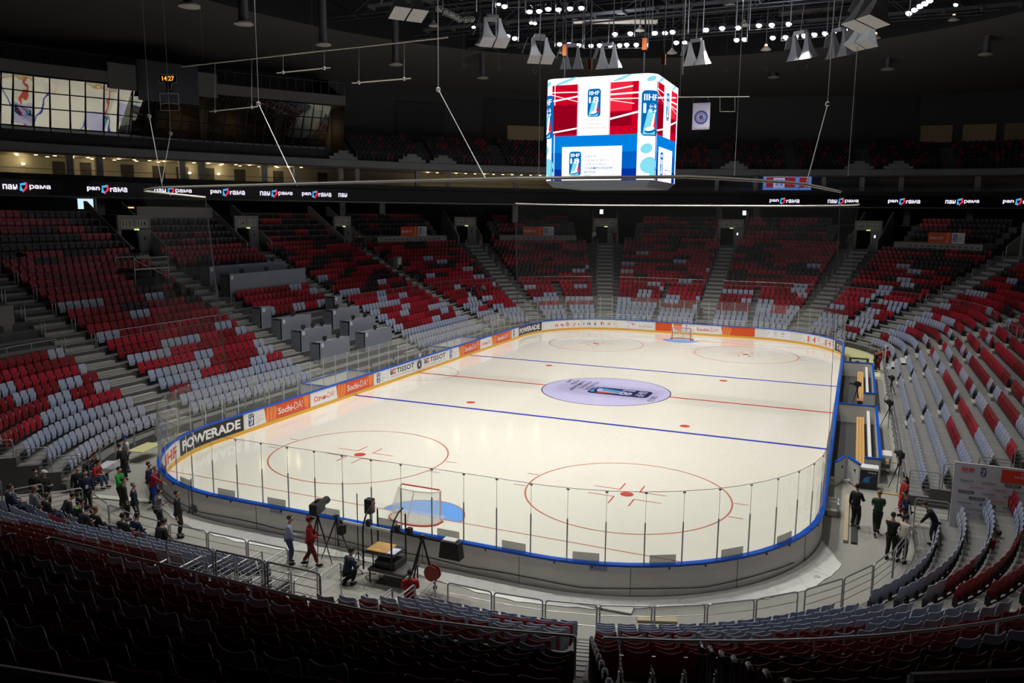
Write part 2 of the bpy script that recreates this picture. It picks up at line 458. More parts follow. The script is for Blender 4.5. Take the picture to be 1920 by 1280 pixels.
# gates towards the player benches are open gaps only in the cap line; the wall itself is continuous
sweep(BOARD, 0, BL_, [(0, .0), (0, HB-.05)], caps=False, flip=True).build('inner_face', WHITE, boards)
sweep(BOARD, 0, BL_, [(-.012, .2), (-.02, .2), (-.02, .0)], caps=False).build('kick_plate', YELLOW, boards)
sweep(BOARD, 0, BL_, [(-.045, HB-.06), (-.045, HB), (.17, HB), (.17, HB-.07), (-.045, HB-.06)], caps=False).build('top_rail', BLUE, boards)
mb = sweep(BOARD, 0, BL_, [(.10, HB-.07), (.10, .0)], caps=False, flip=True)
mb.build('outer_face', BOUT, boards)
for i in range(136):
    mb = MB()
    s = BL_*i/136; n = BOARD.N(s); R_ = Matrix.Rotation(math.atan2(n[1], n[0])-pi/2, 3, 'Z')
    if i % 3 == 0: mb.box(BOARD.P(s, .108, .53), (.012, .012, 1.04), 0, R_)
    else: mb.box(BOARD.P(s, .13, HB-.11), (.035, .05, .1), 0, R_)
    mb.build('rail_clamp' if i % 3 else 'panel_seam', BLACK, boards)
# cable clipped along the foot of the near boards
s_near0, s_near1 = 66.5, 96
pts = []
for i in range(60):
    s = s_near0+(s_near1-s_near0)*i/59; pts.append(BOARD.P(s, .13, .3+.07*abs(sin(i*pi/8))))
mb = MB(); mb.tube(pts, .014, 5); tag(mb.build('black_cable', BLACK), 'black cable clipped low along the outside of the near rink boards', 'cable')
for k, (px, py) in enumerate(((1118, 1066), (519, 957))):
    q = at(px, py, z=1.0); sb = min((abs(BOARD.P(i*.1)[0]-q[0])+abs(BOARD.P(i*.1)[1]-q[1]), i*.1) for i in range(600, 1000))[1]
    mb = MB(); sweep(BOARD, sb-.28, sb+.28, [(.112, HB-.26), (.118, HB-.1), (.12, HB-.26)], 0, mb, .3); mb.build('lilac_label', mat('label_lilac', (.4, .38, .6), .6), boards)
# adverts on the inner face
ORANGE = mat('advert_orange', (.80, .09, .015), .4); AMBER = mat('advert_amber', (.88, .26, .05), .4)
ADRED = mat('advert_red', (.75, .05, .02), .4); ADGREY = mat('advert_grey', (.35, .36, .38), .4); ADBLK = mat('advert_black', (.012, .016, .024), .4)
ADW = mat('advert_white', (.9, .9, .9), .35); ADB = mat('advert_blue', (.01, .07, .40), .4)
bmap = lambda u, v, e: BOARD.P(u, -e-.004, v)
V0, V1 = .22, HB-.08
def advert(kind, s0, s1):
    F = Flat(bmap); L = s1-s0; c = (s0+s1)/2
    bg = {'sochi': ORANGE, 'powerade': ADBLK, 'plain_red': ORANGE}.get(kind, ADW)
    F.rect(s0, s1, V0, V1, bg, .004)
    base = F.build('advert_panel', boards)
    F = Flat(bmap)
    if kind == 'sochi':
        for k in range(3): F.poly([(s0+.1+.3*k, V0), (s0+.35+.3*k, V0), (s0+.45+.32*k, V1-.1*k), (s0+.25+.3*k, V1)], AMBER, .006)
        F.poly([(s0, V0), (s0+.12, V0), (s0+.0, V1)], ADW, .007)
        F.poly([(s1-.7, V1), (s1-.1, V1), (s1-.25, V0), (s1-.55, V0+.2)], AMBER, .006)
        F.text('Sochi-', s0+L*.28, s0+L*.62, V0+.22, V0+.62, ADW, .01, .02); F.text('DA!', s0+L*.63, s0+L*.82, V0+.22, V0+.66, ADW, .01, -.01)
    elif kind in ('sochi_w', 'sochi_w2'):
        F.text('Сочи-' if kind == 'sochi_w' else 'Sochi-', s0+L*.1, s0+L*.62, V0+.24, V0+.58, ADRED, .01, .02); F.text('DA!', s0+L*.64, s0+L*.93, V0+.24, V0+.62, ADRED, .01, -.01)
    elif kind == 'powerade': F.text('POWERADE', s0+L*.05, s1-L*.05, V0+.17, V0+.7, ADW, .01, .035)
    elif kind == 'tissot':
        F.rect(s0+L*.05, s0+L*.14, V0+.35, V0+.75, ADBLK, .006); F.text('T', s0+L*.07, s0+L*.125, V0+.42, V0+.7, ADW, .012, .02)
        F.rect(s0+L*.15, s0+L*.25, V0+.35, V0+.75, ADRED, .006); F.text('+', s0+L*.165, s0+L*.235, V0+.42, V0+.7, ADW, .012, .03)
        F.text('TISSOT', s0+L*.28, s0+L*.95, V0+.34, V0+.74, ADBLK, .01, .02); F.text('SWISS WATCHES SINCE 1853', s0+L*.05, s0+L*.95, V0+.12, V0+.25, ADGREY, .01)
    elif kind == 'logo':
        iihf_logo(F, s0+L*.12, V0+.08, min(.45, L*.3), .7, NAVY, LBLUE, ADW, REDLOGO, .006)
        for i, t in enumerate(('2013', 'IIHF ICE HOCKEY', 'U18 WORLD', 'CHAMPIONSHIP', 'RUSSIA')): F.text(t, s0+L*.5, s0+L*(.6, .95, .8, .93, .72)[i], V0+.62-.12*i, V0+.68-.12*i, ADGREY, .01)
    elif kind == 'iihf': F.text('IIHF', s0+L*.3, s1-L*.06, V0+.12, V0+.68, ADRED, .01, .03); iihf_logo(F, s0+L*.06, V0+.12, L*.17, .58, ADB, LBLUE, ADW, REDLOGO, .006)
    elif kind == 'crest': F.rrect(s0+.1, s1-.1, V0+.08, V1-.05, .3, ADGREY, .006); F.ell(c, V0+.42, L*.3, .3, ADBLK, .008); F.text('1', c-.08, c+.08, V0+.3, V0+.55, ADW, .012)
    elif kind == 'round': F.ring(c, V0+.42, .26, .3, ADBLK, .008, 24); F.ring(c, V0+.42, .1, .18, ADGREY, .008, 16)
    elif kind == 'fhr': F.text('www.fhr.ru', s0+L*.05, s1-L*.03, V0+.18, V0+.66, ADRED, .01, .015)
    elif kind == 'sport':
        F.text('russia', s0+L*.03, s0+L*.42, V0+.26, V0+.66, ADB, .01, .015); F.text('sport', s0+L*.62, s0+L*.98, V0+.18, V0+.62, ADRED, .01, .015)
        for k, mt in enumerate((ADB, ADRED)): F.poly([(s0+L*(.44+.08*k), V0+.25), (s0+L*(.5+.08*k), V0+.25), (s0+L*(.53+.08*k), V0+.62), (s0+L*(.47+.08*k), V0+.62)], mt, .008)
    elif kind == 'small': F.rect(s0+.1, s1-.1, V0+.5, V0+.54, ADGREY, .006); F.rect(s0+.1, s1-.1, V0+.36, V0+.38, ADGREY, .006)
    elif kind == 'lutch':
        F.text('LUTCH', s0+L*.42, s1-L*.04, V0+.24, V0+.44, ADGREY, .01, .01); F.ring(s0+L*.18, V0+.42, .1, .14, ADRED, .008, 12, 0, 4.4); F.poly([(s0+L*.05, V0+.55), (s0+L*.3, V0+.5), (s0+L*.1, V0+.62)], ADRED)
    elif kind == 'plain_red':
        for k in range(3): F.poly([(s0+.05+.3*k, V0), (s0+.3+.3*k, V0), (s0+.4+.32*k, V1-.1*k), (s0+.2+.3*k, V1)], AMBER, .006)
        F.poly([(s0, V0), (s0+.12, V0), (s0, V1)], ADW, .007)
    elif kind == 'red_net': F.poly([(s1-1.2, V1), (s1-.2, V1), (s1-.3, V0), (s1-1.0, V0+.2)], AMBER, .006); F.rect(s0, s1-1.3, V0, V1, ORANGE, .006)
    elif kind == 'ingos': F.text('ИНГОССТРАХ', s0+L*.05, s1-L*.15, V0+.42, V0+.66, ADB, .01, .0); F.text('Ingosstrakh', s0+L*.3, s1, V0+.12, V0+.38, ADGREY, .01, -.01, shear=.4)
    if F.mb.v: F.build('lettering', base) if False else None
    if F.mb.v:
        o = F.mb.build('lettering', F.mats, boards); o.parent = base
    return base
for k, a, c in (('iihf', 96.2, 99.2), ('powerade', 99.4, 104.6), ('logo', 104.8, 106.3), ('sochi', 106.3, 110.5), ('sochi_w', 110.6, 113.2), ('sochi', 113.2, 117.6), ('logo', 117.8, 119.4),
                ('tissot', 119.6, 123.4), ('crest', 123.5, 124.5), ('tissot', 124.6, 128.5), ('logo', 128.8, 130.6), ('sochi', 130.7, 134.9), ('sochi_w', 135, 137.3), ('sochi', 137.4, 142), ('logo', 142.2, 143.6), ('powerade', 143.8, 148.7),
                ('round', 149.0, 150.0), ('fhr', 150.1, 153.6), ('sport', 153.9, 157.5), ('small', 157.7, 158.8), ('lutch', 159, 161.6), ('red_net', 161.84, 164.9), ('logo', 165.0, 165.39), ('sochi_w2', .5, 3.2), ('plain_red', 3.27, 6.6), ('ingos', 7.8, 10.2), ('iihf', 11.5, 13.7), ('iihf', 13.9, 16.0), ('powerade', 16.3, 20.5)):
    advert(k, a, c)

# ---- glass: one shield per side, panes and posts are its parts
GL = glassmat('shield_glass', (.97, .99, .985), .985, .02, .035); GLN = glassmat('near_glass', (.97, .99, .985), .99, .02, .012)
POSTM = mat('shield_post', (.50, .50, .48), .4, .4); POSTN = mat('near_post', (.55, .55, .54), .45, .2)
FROST = glassmat('frosted_plate', (.8, .8, .78), .75, .35, .22)
def shield(name, lab, s0, s1, n, h, gm, pm, skip=()):
    mid = BOARD.P((s0+s1)/2, .06, HB); root = empty('glass_shield', mid, lab, 'glass shield')
    for i in range(n):
        a, c = s0+(s1-s0)*i/n, s0+(s1-s0)*(i+1)/n
        if i in skip: continue
        mb = MB(); mb.loops([[BOARD.P(a+.02+(c-a-.04)*k/2, .06, HB), BOARD.P(a+.02+(c-a-.04)*k/2, .06, HB+h)] for k in range(3)])
        o = mb.build('glass_pane', gm, root); o.modifiers.new('thick', 'SOLIDIFY').thickness = .001 if False else .012
    for i in range(n+1):
        a = s0+(s1-s0)*i/n; mb = MB(); nn = BOARD.N(a); R_ = Matrix.Rotation(math.atan2(nn[1], nn[0])-pi/2, 3, 'Z')
        hh = h*.58 if gm is GLN else h
        mb.box(BOARD.P(a, .075, HB+hh/2), (.05 if gm is GL else .04, .03, hh), 0, R_)
        mb.box(BOARD.P(a, .07, HB+h/2), (.012, .01, h), 0, R_)
        mb.box(BOARD.P(a, .07, HB+h-.03), (.09, .03, .05), 0, R_)
        mb.build('support_post', pm, root)
    if gm is GLN:
        for i in range(5, n-1, 2):
            a = s0+(s1-s0)*(i+.15)/n; c = s0+(s1-s0)*(i+.85)/n; mb = MB(); sweep(BOARD, a, c, [(.035, HB+.01), (.035, HB+.30), (.048, HB+.30), (.048, HB+.01)], 0, mb, .5); mb.build('grey_plate', FROST, root)
    return root
# straight sides: left 96.. ; s of near-left corner end = 92.9..; see Track lengths
SA_, SB_, Q_ = BOARD.SA, BOARD.SB, BOARD.Q
S_R0 = SB_+Q_; S_R1 = S_R0+2*SA_; S_N1 = S_R1+2*Q_+2*SB_; S_L1 = S_N1+2*SA_
shield('n', 'tall clear glass shield on the near end boards and their corners', S_R1-2.5, S_N1+3.0, 37, 2.4, GLN, POSTN)
shield('l', 'long clear glass shield on the left side boards', S_N1+3.0, S_L1, 31, 1.9, GL, POSTM)
shield('f', 'clear glass shield on the far end boards and their corners', S_L1, BL_+S_R0, 31, 2.4, GL, POSTM)
shield('r0', 'short clear glass shield on the right boards beyond the far player bench', S_R0, S_R0+6.5, 5, 1.9, GL, POSTM)
shield('r1', 'narrow clear glass shield on the right boards between the player benches', 36.2, 38.4, 2, 1.9, GL, POSTM)
shield('r2', 'short clear glass shield on the right boards nearer than the open bench gate', 52.5, S_R1-2.5, 2, 1.9, GL, POSTM)
# ---- goals
def goal(y, sg, lab):
    g = empty('hockey_goal', (0, y, 0), lab, 'hockey goal'); RP = mat('goal_red', (.62, .045, .03), .35); WN = mat('goal_white_bar', (.75, .74, .70), .5)
    mb = MB(); w_, h = .915, 1.22
    mb.tube([(-w_, y, 0), (-w_, y, h-.06), (-w_+.06, y, h), (w_-.06, y, h), (w_, y, h-.06), (w_, y, 0)], .034, 8)
    mb.build('goal_frame', RP, g)
    mb = MB(); P = [(-w_, y, .03)]
    for k in range(13):
        t = pi*k/12; P.append((-1.16*cos(t), y+sg*(.25+.86*sin(t)**.7), .03))
    P.append((w_, y, .03)); mb.tube(P, .03, 6); mb.build('base_bar', RP, g)
    top = [(-w_, y, h-.02)]+[(-.95*cos(pi*k/12), y+sg*.5*sin(pi*k/12)**.7, h-.02) for k in range(13)]+[(w_, y, h-.02)]
    mb = MB(); mb.tube(top, .028, 6); mb.tube([(0, y+sg*.5, h), (0, y+sg*1.1, .03)], .03, 6); mb.build('top_bar', WN, g)
    NET = netmat('goal_netting', (.85, .83, .78), .042, .008) if 'goal_netting' not in MATS else MATS['goal_netting']
    me = MB(); U = []; low = P
    hi = top; n = min(len(low), len(hi))
    rows = []
    for j in range(7):
        t = j/6; rows.append([tuple(np.array(low[i])*(1-t)+np.array(hi[i])*t+np.array((0, sg*.06*sin(pi*t), 0))) for i in range(n)])
    me.loops(rows); roofn = len(me.v)
    me.loops([[hi[i] for i in range(n)], [(hi[i][0], y, h-.01) for i in range(n)]])
    me.loops([[low[i] for i in range(n)], [(low[i][0], y+sg*.06, .2) for i in range(n)]])
    o = me.build('goal_net', NET, g)
    uvl = o.data.uv_layers.new(name='UVMap'); 
    for lp in o.data.loops:
        c = o.data.vertices[lp.vertex_index].co; uvl.data[lp.index].uv = (c.x+c.y*.7, c.z+c.y*.5)
    return g
goal(-26, -1, 'red framed hockey goal on the near goal line, open side away'); goal(26, 1, 'red framed hockey goal in front of the far end boards')
# ================================================================ the seating bowl
def Z(i): return .42+.401*(min(i, 10)-1)+.415*max(0, min(i, 21)-10)+.54*max(0, i-21)
def OFF(i): return .75+.8*(i-1)            # seat line
def TRD(i): return OFF(i)-.62              # front edge of the tread
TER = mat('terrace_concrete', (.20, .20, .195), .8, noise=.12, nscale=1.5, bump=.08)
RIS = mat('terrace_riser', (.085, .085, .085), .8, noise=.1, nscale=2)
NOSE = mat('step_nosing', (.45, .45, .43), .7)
def prof(r0, r1):
    P = [(TRD(r0), 0 if r0 == 1 else Z(r0-1)-.0), (TRD(r0), Z(r0))]
    for i in range(r0+1, r1+1): P += [(TRD(i), Z(i-1)), (TRD(i), Z(i))]
    P += [(TRD(r1+1), Z(r1))]
    return P
NEARGAP = (87.3, 92.6); LEFTGAP = (103.6, 108.2); RIGHTGAP = (62.2, 65.9)
def solid(s0, s1, r0, r1, name):
    mb = MB(); sweep(BOWL, s0, s1, prof(r0, r1), 0, mb, 1.0, flip=False, caps=False); npf = len(prof(r0, r1))-1
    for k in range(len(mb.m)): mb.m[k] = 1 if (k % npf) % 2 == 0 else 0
    for s in (s0, s1):
        P = prof(r0, r1); zb = 0
        mb.add([BOWL.P(s, o, z) for o, z in P]+[BOWL.P(s, P[-1][0], zb), BOWL.P(s, P[0][0], zb)], [tuple(range(len(P)+2))], 1)
    for i in range(r0, r1+1):
        pass
    n = int((s1-s0)/1.9)
    for i in range(r0, r1+1):
        for k in range(1, n):
            s = s0+(s1-s0)*k/n+(.4 if i % 2 else 0); e = .016; a, c = BOWL.P(s-e, TRD(i)+.03, Z(i)+.005), BOWL.P(s+e, TRD(i)+.03, Z(i)+.005); a2, c2 = BOWL.P(s-e, TRD(i+1)-.01, Z(i)+.005), BOWL.P(s+e, TRD(i+1)-.01, Z(i)+.005); mb.quad(a, c, c2, a2, 2)
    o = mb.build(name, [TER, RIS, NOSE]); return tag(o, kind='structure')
cuts = [RIGHTGAP, NEARGAP, LEFTGAP]
edges = [-18.0+184.2] 
solid(65.9, 87.3, 1, 7, 'terrace'); solid(92.6, 103.6, 1, 7, 'terrace'); solid(108.2, 184.1982+62.2, 1, 7, 'terrace')
solid(0, 184.1982, 8, 21, 'terrace')
MAIN = [17.9, 29.0, 37.3, 49.5, 63.9, 75.2, 82.7, 93.3, 105.5, 117.5, 131.0, 143.5, 158.5, 166.7, 174.3, 184.9]
M2 = [10.4] 
AIS = sorted([a % 184.1982 for a in MAIN+M2])
VOM = [0.7, 10.4, 17.9, 131.0, 143.5, 158.5, 166.7, 174.3, 117.5]
VH = 1.55
vs = sorted(VOM)
for i, a in enumerate(vs):
    nx = vs[(i+1) % len(vs)]; nx += 184.1982 if nx < a else 0
    solid(a+VH, nx-VH, 22, 26, 'terrace')
# rim floor behind the top row and the vomitory niches
rim = MB(); sweep(BOWL, 0, 184.1982, [(TRD(27), Z(26)), (TRD(27)+12, Z(26)), (TRD(27)+36, Z(26))], 0, rim, 1.5, caps=False)
tag(rim.build('concourse_slab', TER), kind='structure')
def frame_at(s, o=0., z=0.):
    """origin, along (right when looking outwards), outward normal"""
    p = Vector(BOWL.P(s, o, z)); n = BOWL.N(s); return p, Vector((n[1], -n[0], 0)), Vector((n[0], n[1], 0))
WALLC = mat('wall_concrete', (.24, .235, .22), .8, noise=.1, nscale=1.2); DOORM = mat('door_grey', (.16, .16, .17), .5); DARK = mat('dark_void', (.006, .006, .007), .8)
SIGNW = mat('sign_panel', (.42, .40, .36), .6); SIGNT = mat('sign_letters', (.03, .03, .03), .6); EXITG = emat('exit_sign_lit', (.75, .95, .35), 1.1); COOLW = emat('door_light', (.85, .95, 1.), 1.5)
secnum = {117.5: '112 113', 131.0: '113 114', 143.5: '114 115', 158.5: '115 116', 166.7: '116 117', 174.3: '117 118', .7: '118 100', 10.4: '100 101', 17.9: '101 102'}
for s in VOM:
    mb = MB(); o0, o1 = TRD(22)-.02, TRD(27)+.3; hw = VH
    zf, zt = Z(21), Z(26)+.9
    p, t, n = frame_at(s, o0)
    # niche floor, side walls stepping up with the rows, back wall set in
    back = 1.1
    A = p+n*back; 
    def q(a, d, z): return tuple(p+t*a+n*d+Vector((0, 0, z)))
    mb.quad(q(-hw-.3, 0, zf), q(hw+.3, 0, zf), q(hw+.3, 6, zf), q(-hw-.3, 6, zf))
    for sg in (-1, 1):
        c = p+t*sg*(hw+.06)
        P = [q(sg*(hw), -.3, zf-.3), q(sg*hw, -.3, zf+.95), q(sg*hw, 4.2, zt+.75), q(sg*hw, 4.4, zt+.75), q(sg*hw, 4.4, zf-.3)]
        P2 = [tuple(Vector(k)+t*sg*.16) for k in P]; mb.add(P+P2, [(0, 1, 2, 3, 4), (9, 8, 7, 6, 5), (0, 5, 6, 1), (1, 6, 7, 2), (2, 7, 8, 3)])
    # header and portal
    mb.box(p+n*(back+.1)+Vector((0, 0, zf+2.75)), (2*hw, .2, 1.1), 0, Matrix([[t.x, n.x, 0], [t.y, n.y, 0], [0, 0, 1]]))
    mb.box(p+t*.95+n*(back+.1)+Vector((0, 0, zf+1.1)), (1.2, .2, 2.3), 0, Matrix([[t.x, n.x, 0], [t.y, n.y, 0], [0, 0, 1]]))
    mb.box(p-t*1.4+n*(back+.1)+Vector((0, 0, zf+1.1)), (.3, .2, 2.3), 0, Matrix([[t.x, n.x, 0], [t.y, n.y, 0], [0, 0, 1]]))
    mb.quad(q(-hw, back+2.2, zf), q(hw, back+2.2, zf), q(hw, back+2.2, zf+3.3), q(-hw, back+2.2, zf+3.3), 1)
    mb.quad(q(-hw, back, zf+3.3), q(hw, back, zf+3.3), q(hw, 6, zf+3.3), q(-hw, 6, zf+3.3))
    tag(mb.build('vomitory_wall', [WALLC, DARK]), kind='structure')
    zz = zf
    R3 = Matrix([[t.x, n.x, 0], [t.y, n.y, 0], [0, 0, 1]])
    dm = MB(); dm.box(p+t*.85+n*(back-.02)+Vector((0, 0, zf+1.02)), (.86, .05, 2.04), 0, R3)
    WHR = {117.5: 'at the left photo edge', 131.0: 'left of the long desks', 143.5: 'right of the long desks', 158.5: 'in the far left part', 166.7: 'in the left far corner', 174.3: 'above the left end stairs', .7: 'above the right end stairs', 10.4: 'in the right far corner', 17.9: 'in the right stand'}[s]
    d = tag(dm.build('entrance_door', DOORM), 'grey door leaf beside the dark stair entrance '+WHR, 'door')
    dm = MB(); dm.box(p+t*.85+n*(back-.06)+Vector((0, 0, zf+1.5)), (.16, .03, .3)); dm.build('lit_window', COOLW if s in (10.4, .7) else DARK, d)
    num = secnum[s].split()
    fm = Flat(lambda u, v, e: tuple(p+t*u+n*(back-.02-e)+Vector((0, 0, zf+v))))
    for j, st in enumerate(num):
        u0 = -1.25+1.45*j; fm.rect(u0, u0+1.0, 2.35, 2.95, SIGNW, .01); fm.text(st, u0+.12, u0+.88, 2.43, 2.87, SIGNT, .02, .01)
    tag(fm.mb.build('section_sign', fm.mats), 'pair of pale section number boards over the stair entrance '+WHR, 'sign')
    fm = MB(); fm.box(p+t*.1+n*(back-.1)+Vector((0, 0, zf+2.2)), (.42, .06, .1), 0, R3)
    tag(fm.build('exit_light', EXITG), 'small glowing yellow green exit light over the entrance '+WHR, 'exit sign')

# half steps in the aisles
ROUTES = [(a, (1.0 if a in (131.0, 143.5, 117.5) else .9), 1, 21) for a in (184.9, 10.4, 17.9, 117.5, 131.0, 143.5, 158.5, 166.7, 174.3)] + [(37.3, .55, 1, 15), (49.5, .55, 1, 13), (29., 1.2, 3, 18), (63.9, .6, 8, 14), (75.2, .6, 1, 18), (82.75, .22, 1, 10), (82.0, .85, 11, 21), (93.3, .8, 8, 21), (105.5, .8, 8, 14)]
for a, hw, r0, r1 in ROUTES:
    mb = MB()
    for i in range(r0, r1):
        o = TRD(i+1); zz = Z(i); h = (Z(i+1)-Z(i))/2
        p, t, n = frame_at(a, o-.2, 0); R3 = Matrix([[t.x, n.x, 0], [t.y, n.y, 0], [0, 0, 1]])
        k = BOWL.P(a, o, 0); p = Vector((k[0], k[1], 0))-n*.17
        mb.box(p+Vector((0, 0, zz+h/2+.003)), (2*hw, .38, h-.01), 0, R3)
        mb.box(p-n*.18+Vector((0, 0, zz+h+.003)), (2*hw, .05, .02), 1, R3); mb.box(p+n*.22+Vector((0, 0, zz+2*h+.008)), (2*hw, .05, .02), 1, R3)
    tag(mb.build('aisle_steps', [mat('step_concrete', (.36, .36, .34), .8, noise=.1, nscale=2), NOSE]), kind='structure')

# concrete wall panels with vents between the lower and the top rows
for k, (s0, s1, bp) in enumerate(((160.1, 165.1, 'between the broadcast desks and the left far corner'), (168.3, 172.7, 'left of the far end stairs'), (12.0, 16.3, 'in the right far corner'))):
    mb = MB(); oo = OFF(21)-.75; z0, z1 = Z(20)-.1, Z(23)-.02
    sweep(BOWL, s0, s1, [(oo, z0), (oo, z1), (OFF(23)-.7, z1), (OFF(23)-.7, z0)], 0, mb, .8)
    for g in (0, 1):
        for r in (0, 1):
            for c in range(6):
                sm = s0+(s1-s0)*(.18+.42*g)+c*.3; p, t, n = frame_at(sm, oo-.01, z0+.75+.45*r); R3 = Matrix([[t.x, n.x, 0], [t.y, n.y, 0], [0, 0, 1]])
                p = Vector(BOWL.P(sm, oo-.01, z0+.75+.45*r)); mb.box(p, (.3, .05, .1), 1, R3)
    w_ = tag(mb.build('vent_wall', [WALLC, DARK]), kind='structure')
    c = (s0+s1)/2+(.3, 0, .3)[k]; oo2 = oo-.06
    F = Flat(lambda u, v, e: BOWL.P(c+u*(1-oo2/36.), oo2-e, z1+v)) ; u0 = -1.95
    F.mp = (lambda cc, o2, zt: (lambda u, v, e: tuple(Vector(BOWL.P(cc, o2-e, zt+v))+frame_at(cc)[1]*u)))(c, oo2, z1)
    F.rect(u0, u0+2.7, .0, 1.1, mat('banner_orange', (.55, .07, .02), .6), .0); F.rect(u0+2.7, u0+4.1, .0, 1.1, mat('banner_white', (.6, .6, .62), .6), .0)
    base = F.build('banner_sheet', None)
    tag(base, 'orange and white banner on the rail %s' % bp, 'banner')
    G = Flat(F.mp); bw = mat('banner_text', (.7, .7, .7), .6)
    G.text('Sochi-', u0+.15, u0+1.15, .38, .74, bw, .02, .02); G.text('DA!', u0+1.2, u0+1.75, .38, .74, bw, .02); G.poly([(u0+2.0, 0), (u0+2.3, 0), (u0+2.45, 1.1), (u0+2.2, 1.1)], mat('banner_amber', (.7, .2, .04), .6), .01)
    iihf_logo(G, u0+2.85, .15, .42, .8, NAVY, LBLUE, bw, REDLOGO, .01)
    for i, tx in enumerate(('2013', 'ICE HOCKEY', 'U18 WORLD', 'CHAMPIONSHIP')): G.text(tx, u0+3.35, u0+(3.6, 3.95, 3.9, 4.02)[i], .75-.17*i, .85-.17*i, NAVY, .02)
    G.build('lettering', base)

# ---------------------------------------------------------------- seats
SEATC = {'red': [(.30, .012, .022), (.21, .008, .014)], 'gray': [(.29, .32, .42), (.33, .35, .44)], 'dark': [(.035, .012, .015)]}
SM = {'red0': mat('seat_red', (.36, .012, .028), .4), 'red1': mat('seat_deep_red', (.22, .008, .014), .4), 'gray0': mat('seat_grey_blue', (.34, .39, .54), .42), 'gray1': mat('seat_grey', (.38, .405, .51), .42), 'dark': mat('seat_black', (.02, .012, .014), .45)}
SEATKEYS = ['red0', 'red1', 'gray0', 'gray1', 'dark']
BRK = mat('seat_bracket', (.03, .03, .032), .4, .5); BOLT = mat('bolt_steel', (.55, .56, .58), .25, .9)
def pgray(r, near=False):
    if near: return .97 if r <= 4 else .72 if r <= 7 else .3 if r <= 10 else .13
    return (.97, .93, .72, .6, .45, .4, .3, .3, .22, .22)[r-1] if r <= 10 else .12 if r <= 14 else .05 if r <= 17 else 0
BLOCKS = []   # (s0, s1, r0, r1)
def blk(s0, s1, r0, r1): BLOCKS.append((s0, s1, r0, r1))
L0 = 184.1982
g = 1.05
for a, c in ((158.5, 166.7), (166.7, 174.3), (174.3, L0+.7)):
    m_ = (a+c)/2; blk(a+g, m_-.3, 1, 9); blk(m_+.3, c-g, 1, 9); blk(a+g, c-g, 10, 20 if a < 170 else 21)
for a, c in ((.7, 10.4), (10.4, 17.9)):
    m_ = (a+c)/2; blk(a+g, m_-.3, 1, 9); blk(m_+.3, c-g, 1, 9); blk(a+g, c-g, 10, 21 if a < 5 else 20)
blk(144.6, 157.4, 1, 21); blk(118.8, 129.8, 1, 21); blk(133.3, 142.4, 10, 13); blk(132.2, 142.4, 19, 21)
blk(108.6, 116.4, 1, 9); blk(108.6, 112.8, 10, 16); blk(99, 112.6, 17, 18)
blk(19, 27.4, 1, 18); blk(30.6, 36.7, 1, 15); blk(37.9, 48.9, 1, 13); blk(50.1, 61.9, 1, 10); blk(66.2, 74.5, 1, 16); blk(61.9, 74.5, 8, 13)
blk(76, 82.55, 1, 10); blk(76, 81.4, 11, 22); blk(82.95, 87.1, 1, 7); blk(82.95, 92.6, 8, 10); blk(92.8, 103.4, 1, 10); blk(82.65, 92.4, 11, 22); blk(94.2, 108, 11, 22)
for a, c in ((117.5, 131.0), (131.0, 143.5), (143.5, 158.5), (158.5, 166.7), (166.7, 174.3), (174.3, L0+.7), (.7, 10.4), (10.4, 17.9), (17.9, 30)):
    blk(a+1.9, c-1.9, 23 if (round(a, 1), round(c, 1)) in ((158.5, 166.7), (166.7, 174.3), (10.4, 17.9)) else 22, 26)
# people sit here: keep list of spots (s,row) if wanted
SEATS = []
OCC = [(101.4, 4), (101.8, 3), (100.9, 3), (101.6, 2), (100.7, 2), (99.6, 2), (98.9, 1), (98.4, 2), (97.7, 1), (97.2, 2), (99.2, 3), (.2, 3), (163.0, 8), (164.0, 8)]
for (s0, s1, r0, r1) in BLOCKS:
    for r in range(r0, r1+1):
        rr = random.Random(int(s0*10)*100+r)
        # true width of the row at this offset
        a = np.array(BOWL.P(s0, OFF(r))[:2]); n = 1; L = 0; prev = a; S = np.linspace(s0, s1, 40); cum = [0]
        for s in S[1:]:
            c = np.array(BOWL.P(s, OFF(r))[:2]); L += np.hypot(*(c-prev)); prev = c; cum.append(L)
        n = int(L/.53)
        if n < 1: continue
        key = None; left = 0
        for k in range(n):
            if left == 0:
                left = rr.choice((3, 3, 4, 4, 6)); q_ = rr.random()
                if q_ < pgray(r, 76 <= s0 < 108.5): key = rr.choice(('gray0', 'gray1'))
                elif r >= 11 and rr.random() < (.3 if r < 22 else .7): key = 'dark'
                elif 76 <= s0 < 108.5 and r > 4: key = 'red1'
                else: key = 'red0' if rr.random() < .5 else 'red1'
                if key.startswith('gray'): left = 3 if r > 3 else 6
            left -= 1
            s = float(np.interp((k+.5)*L/n, cum, S))
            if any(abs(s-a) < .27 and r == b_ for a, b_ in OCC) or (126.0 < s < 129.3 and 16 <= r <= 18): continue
            SEATS.append((s, r, key))
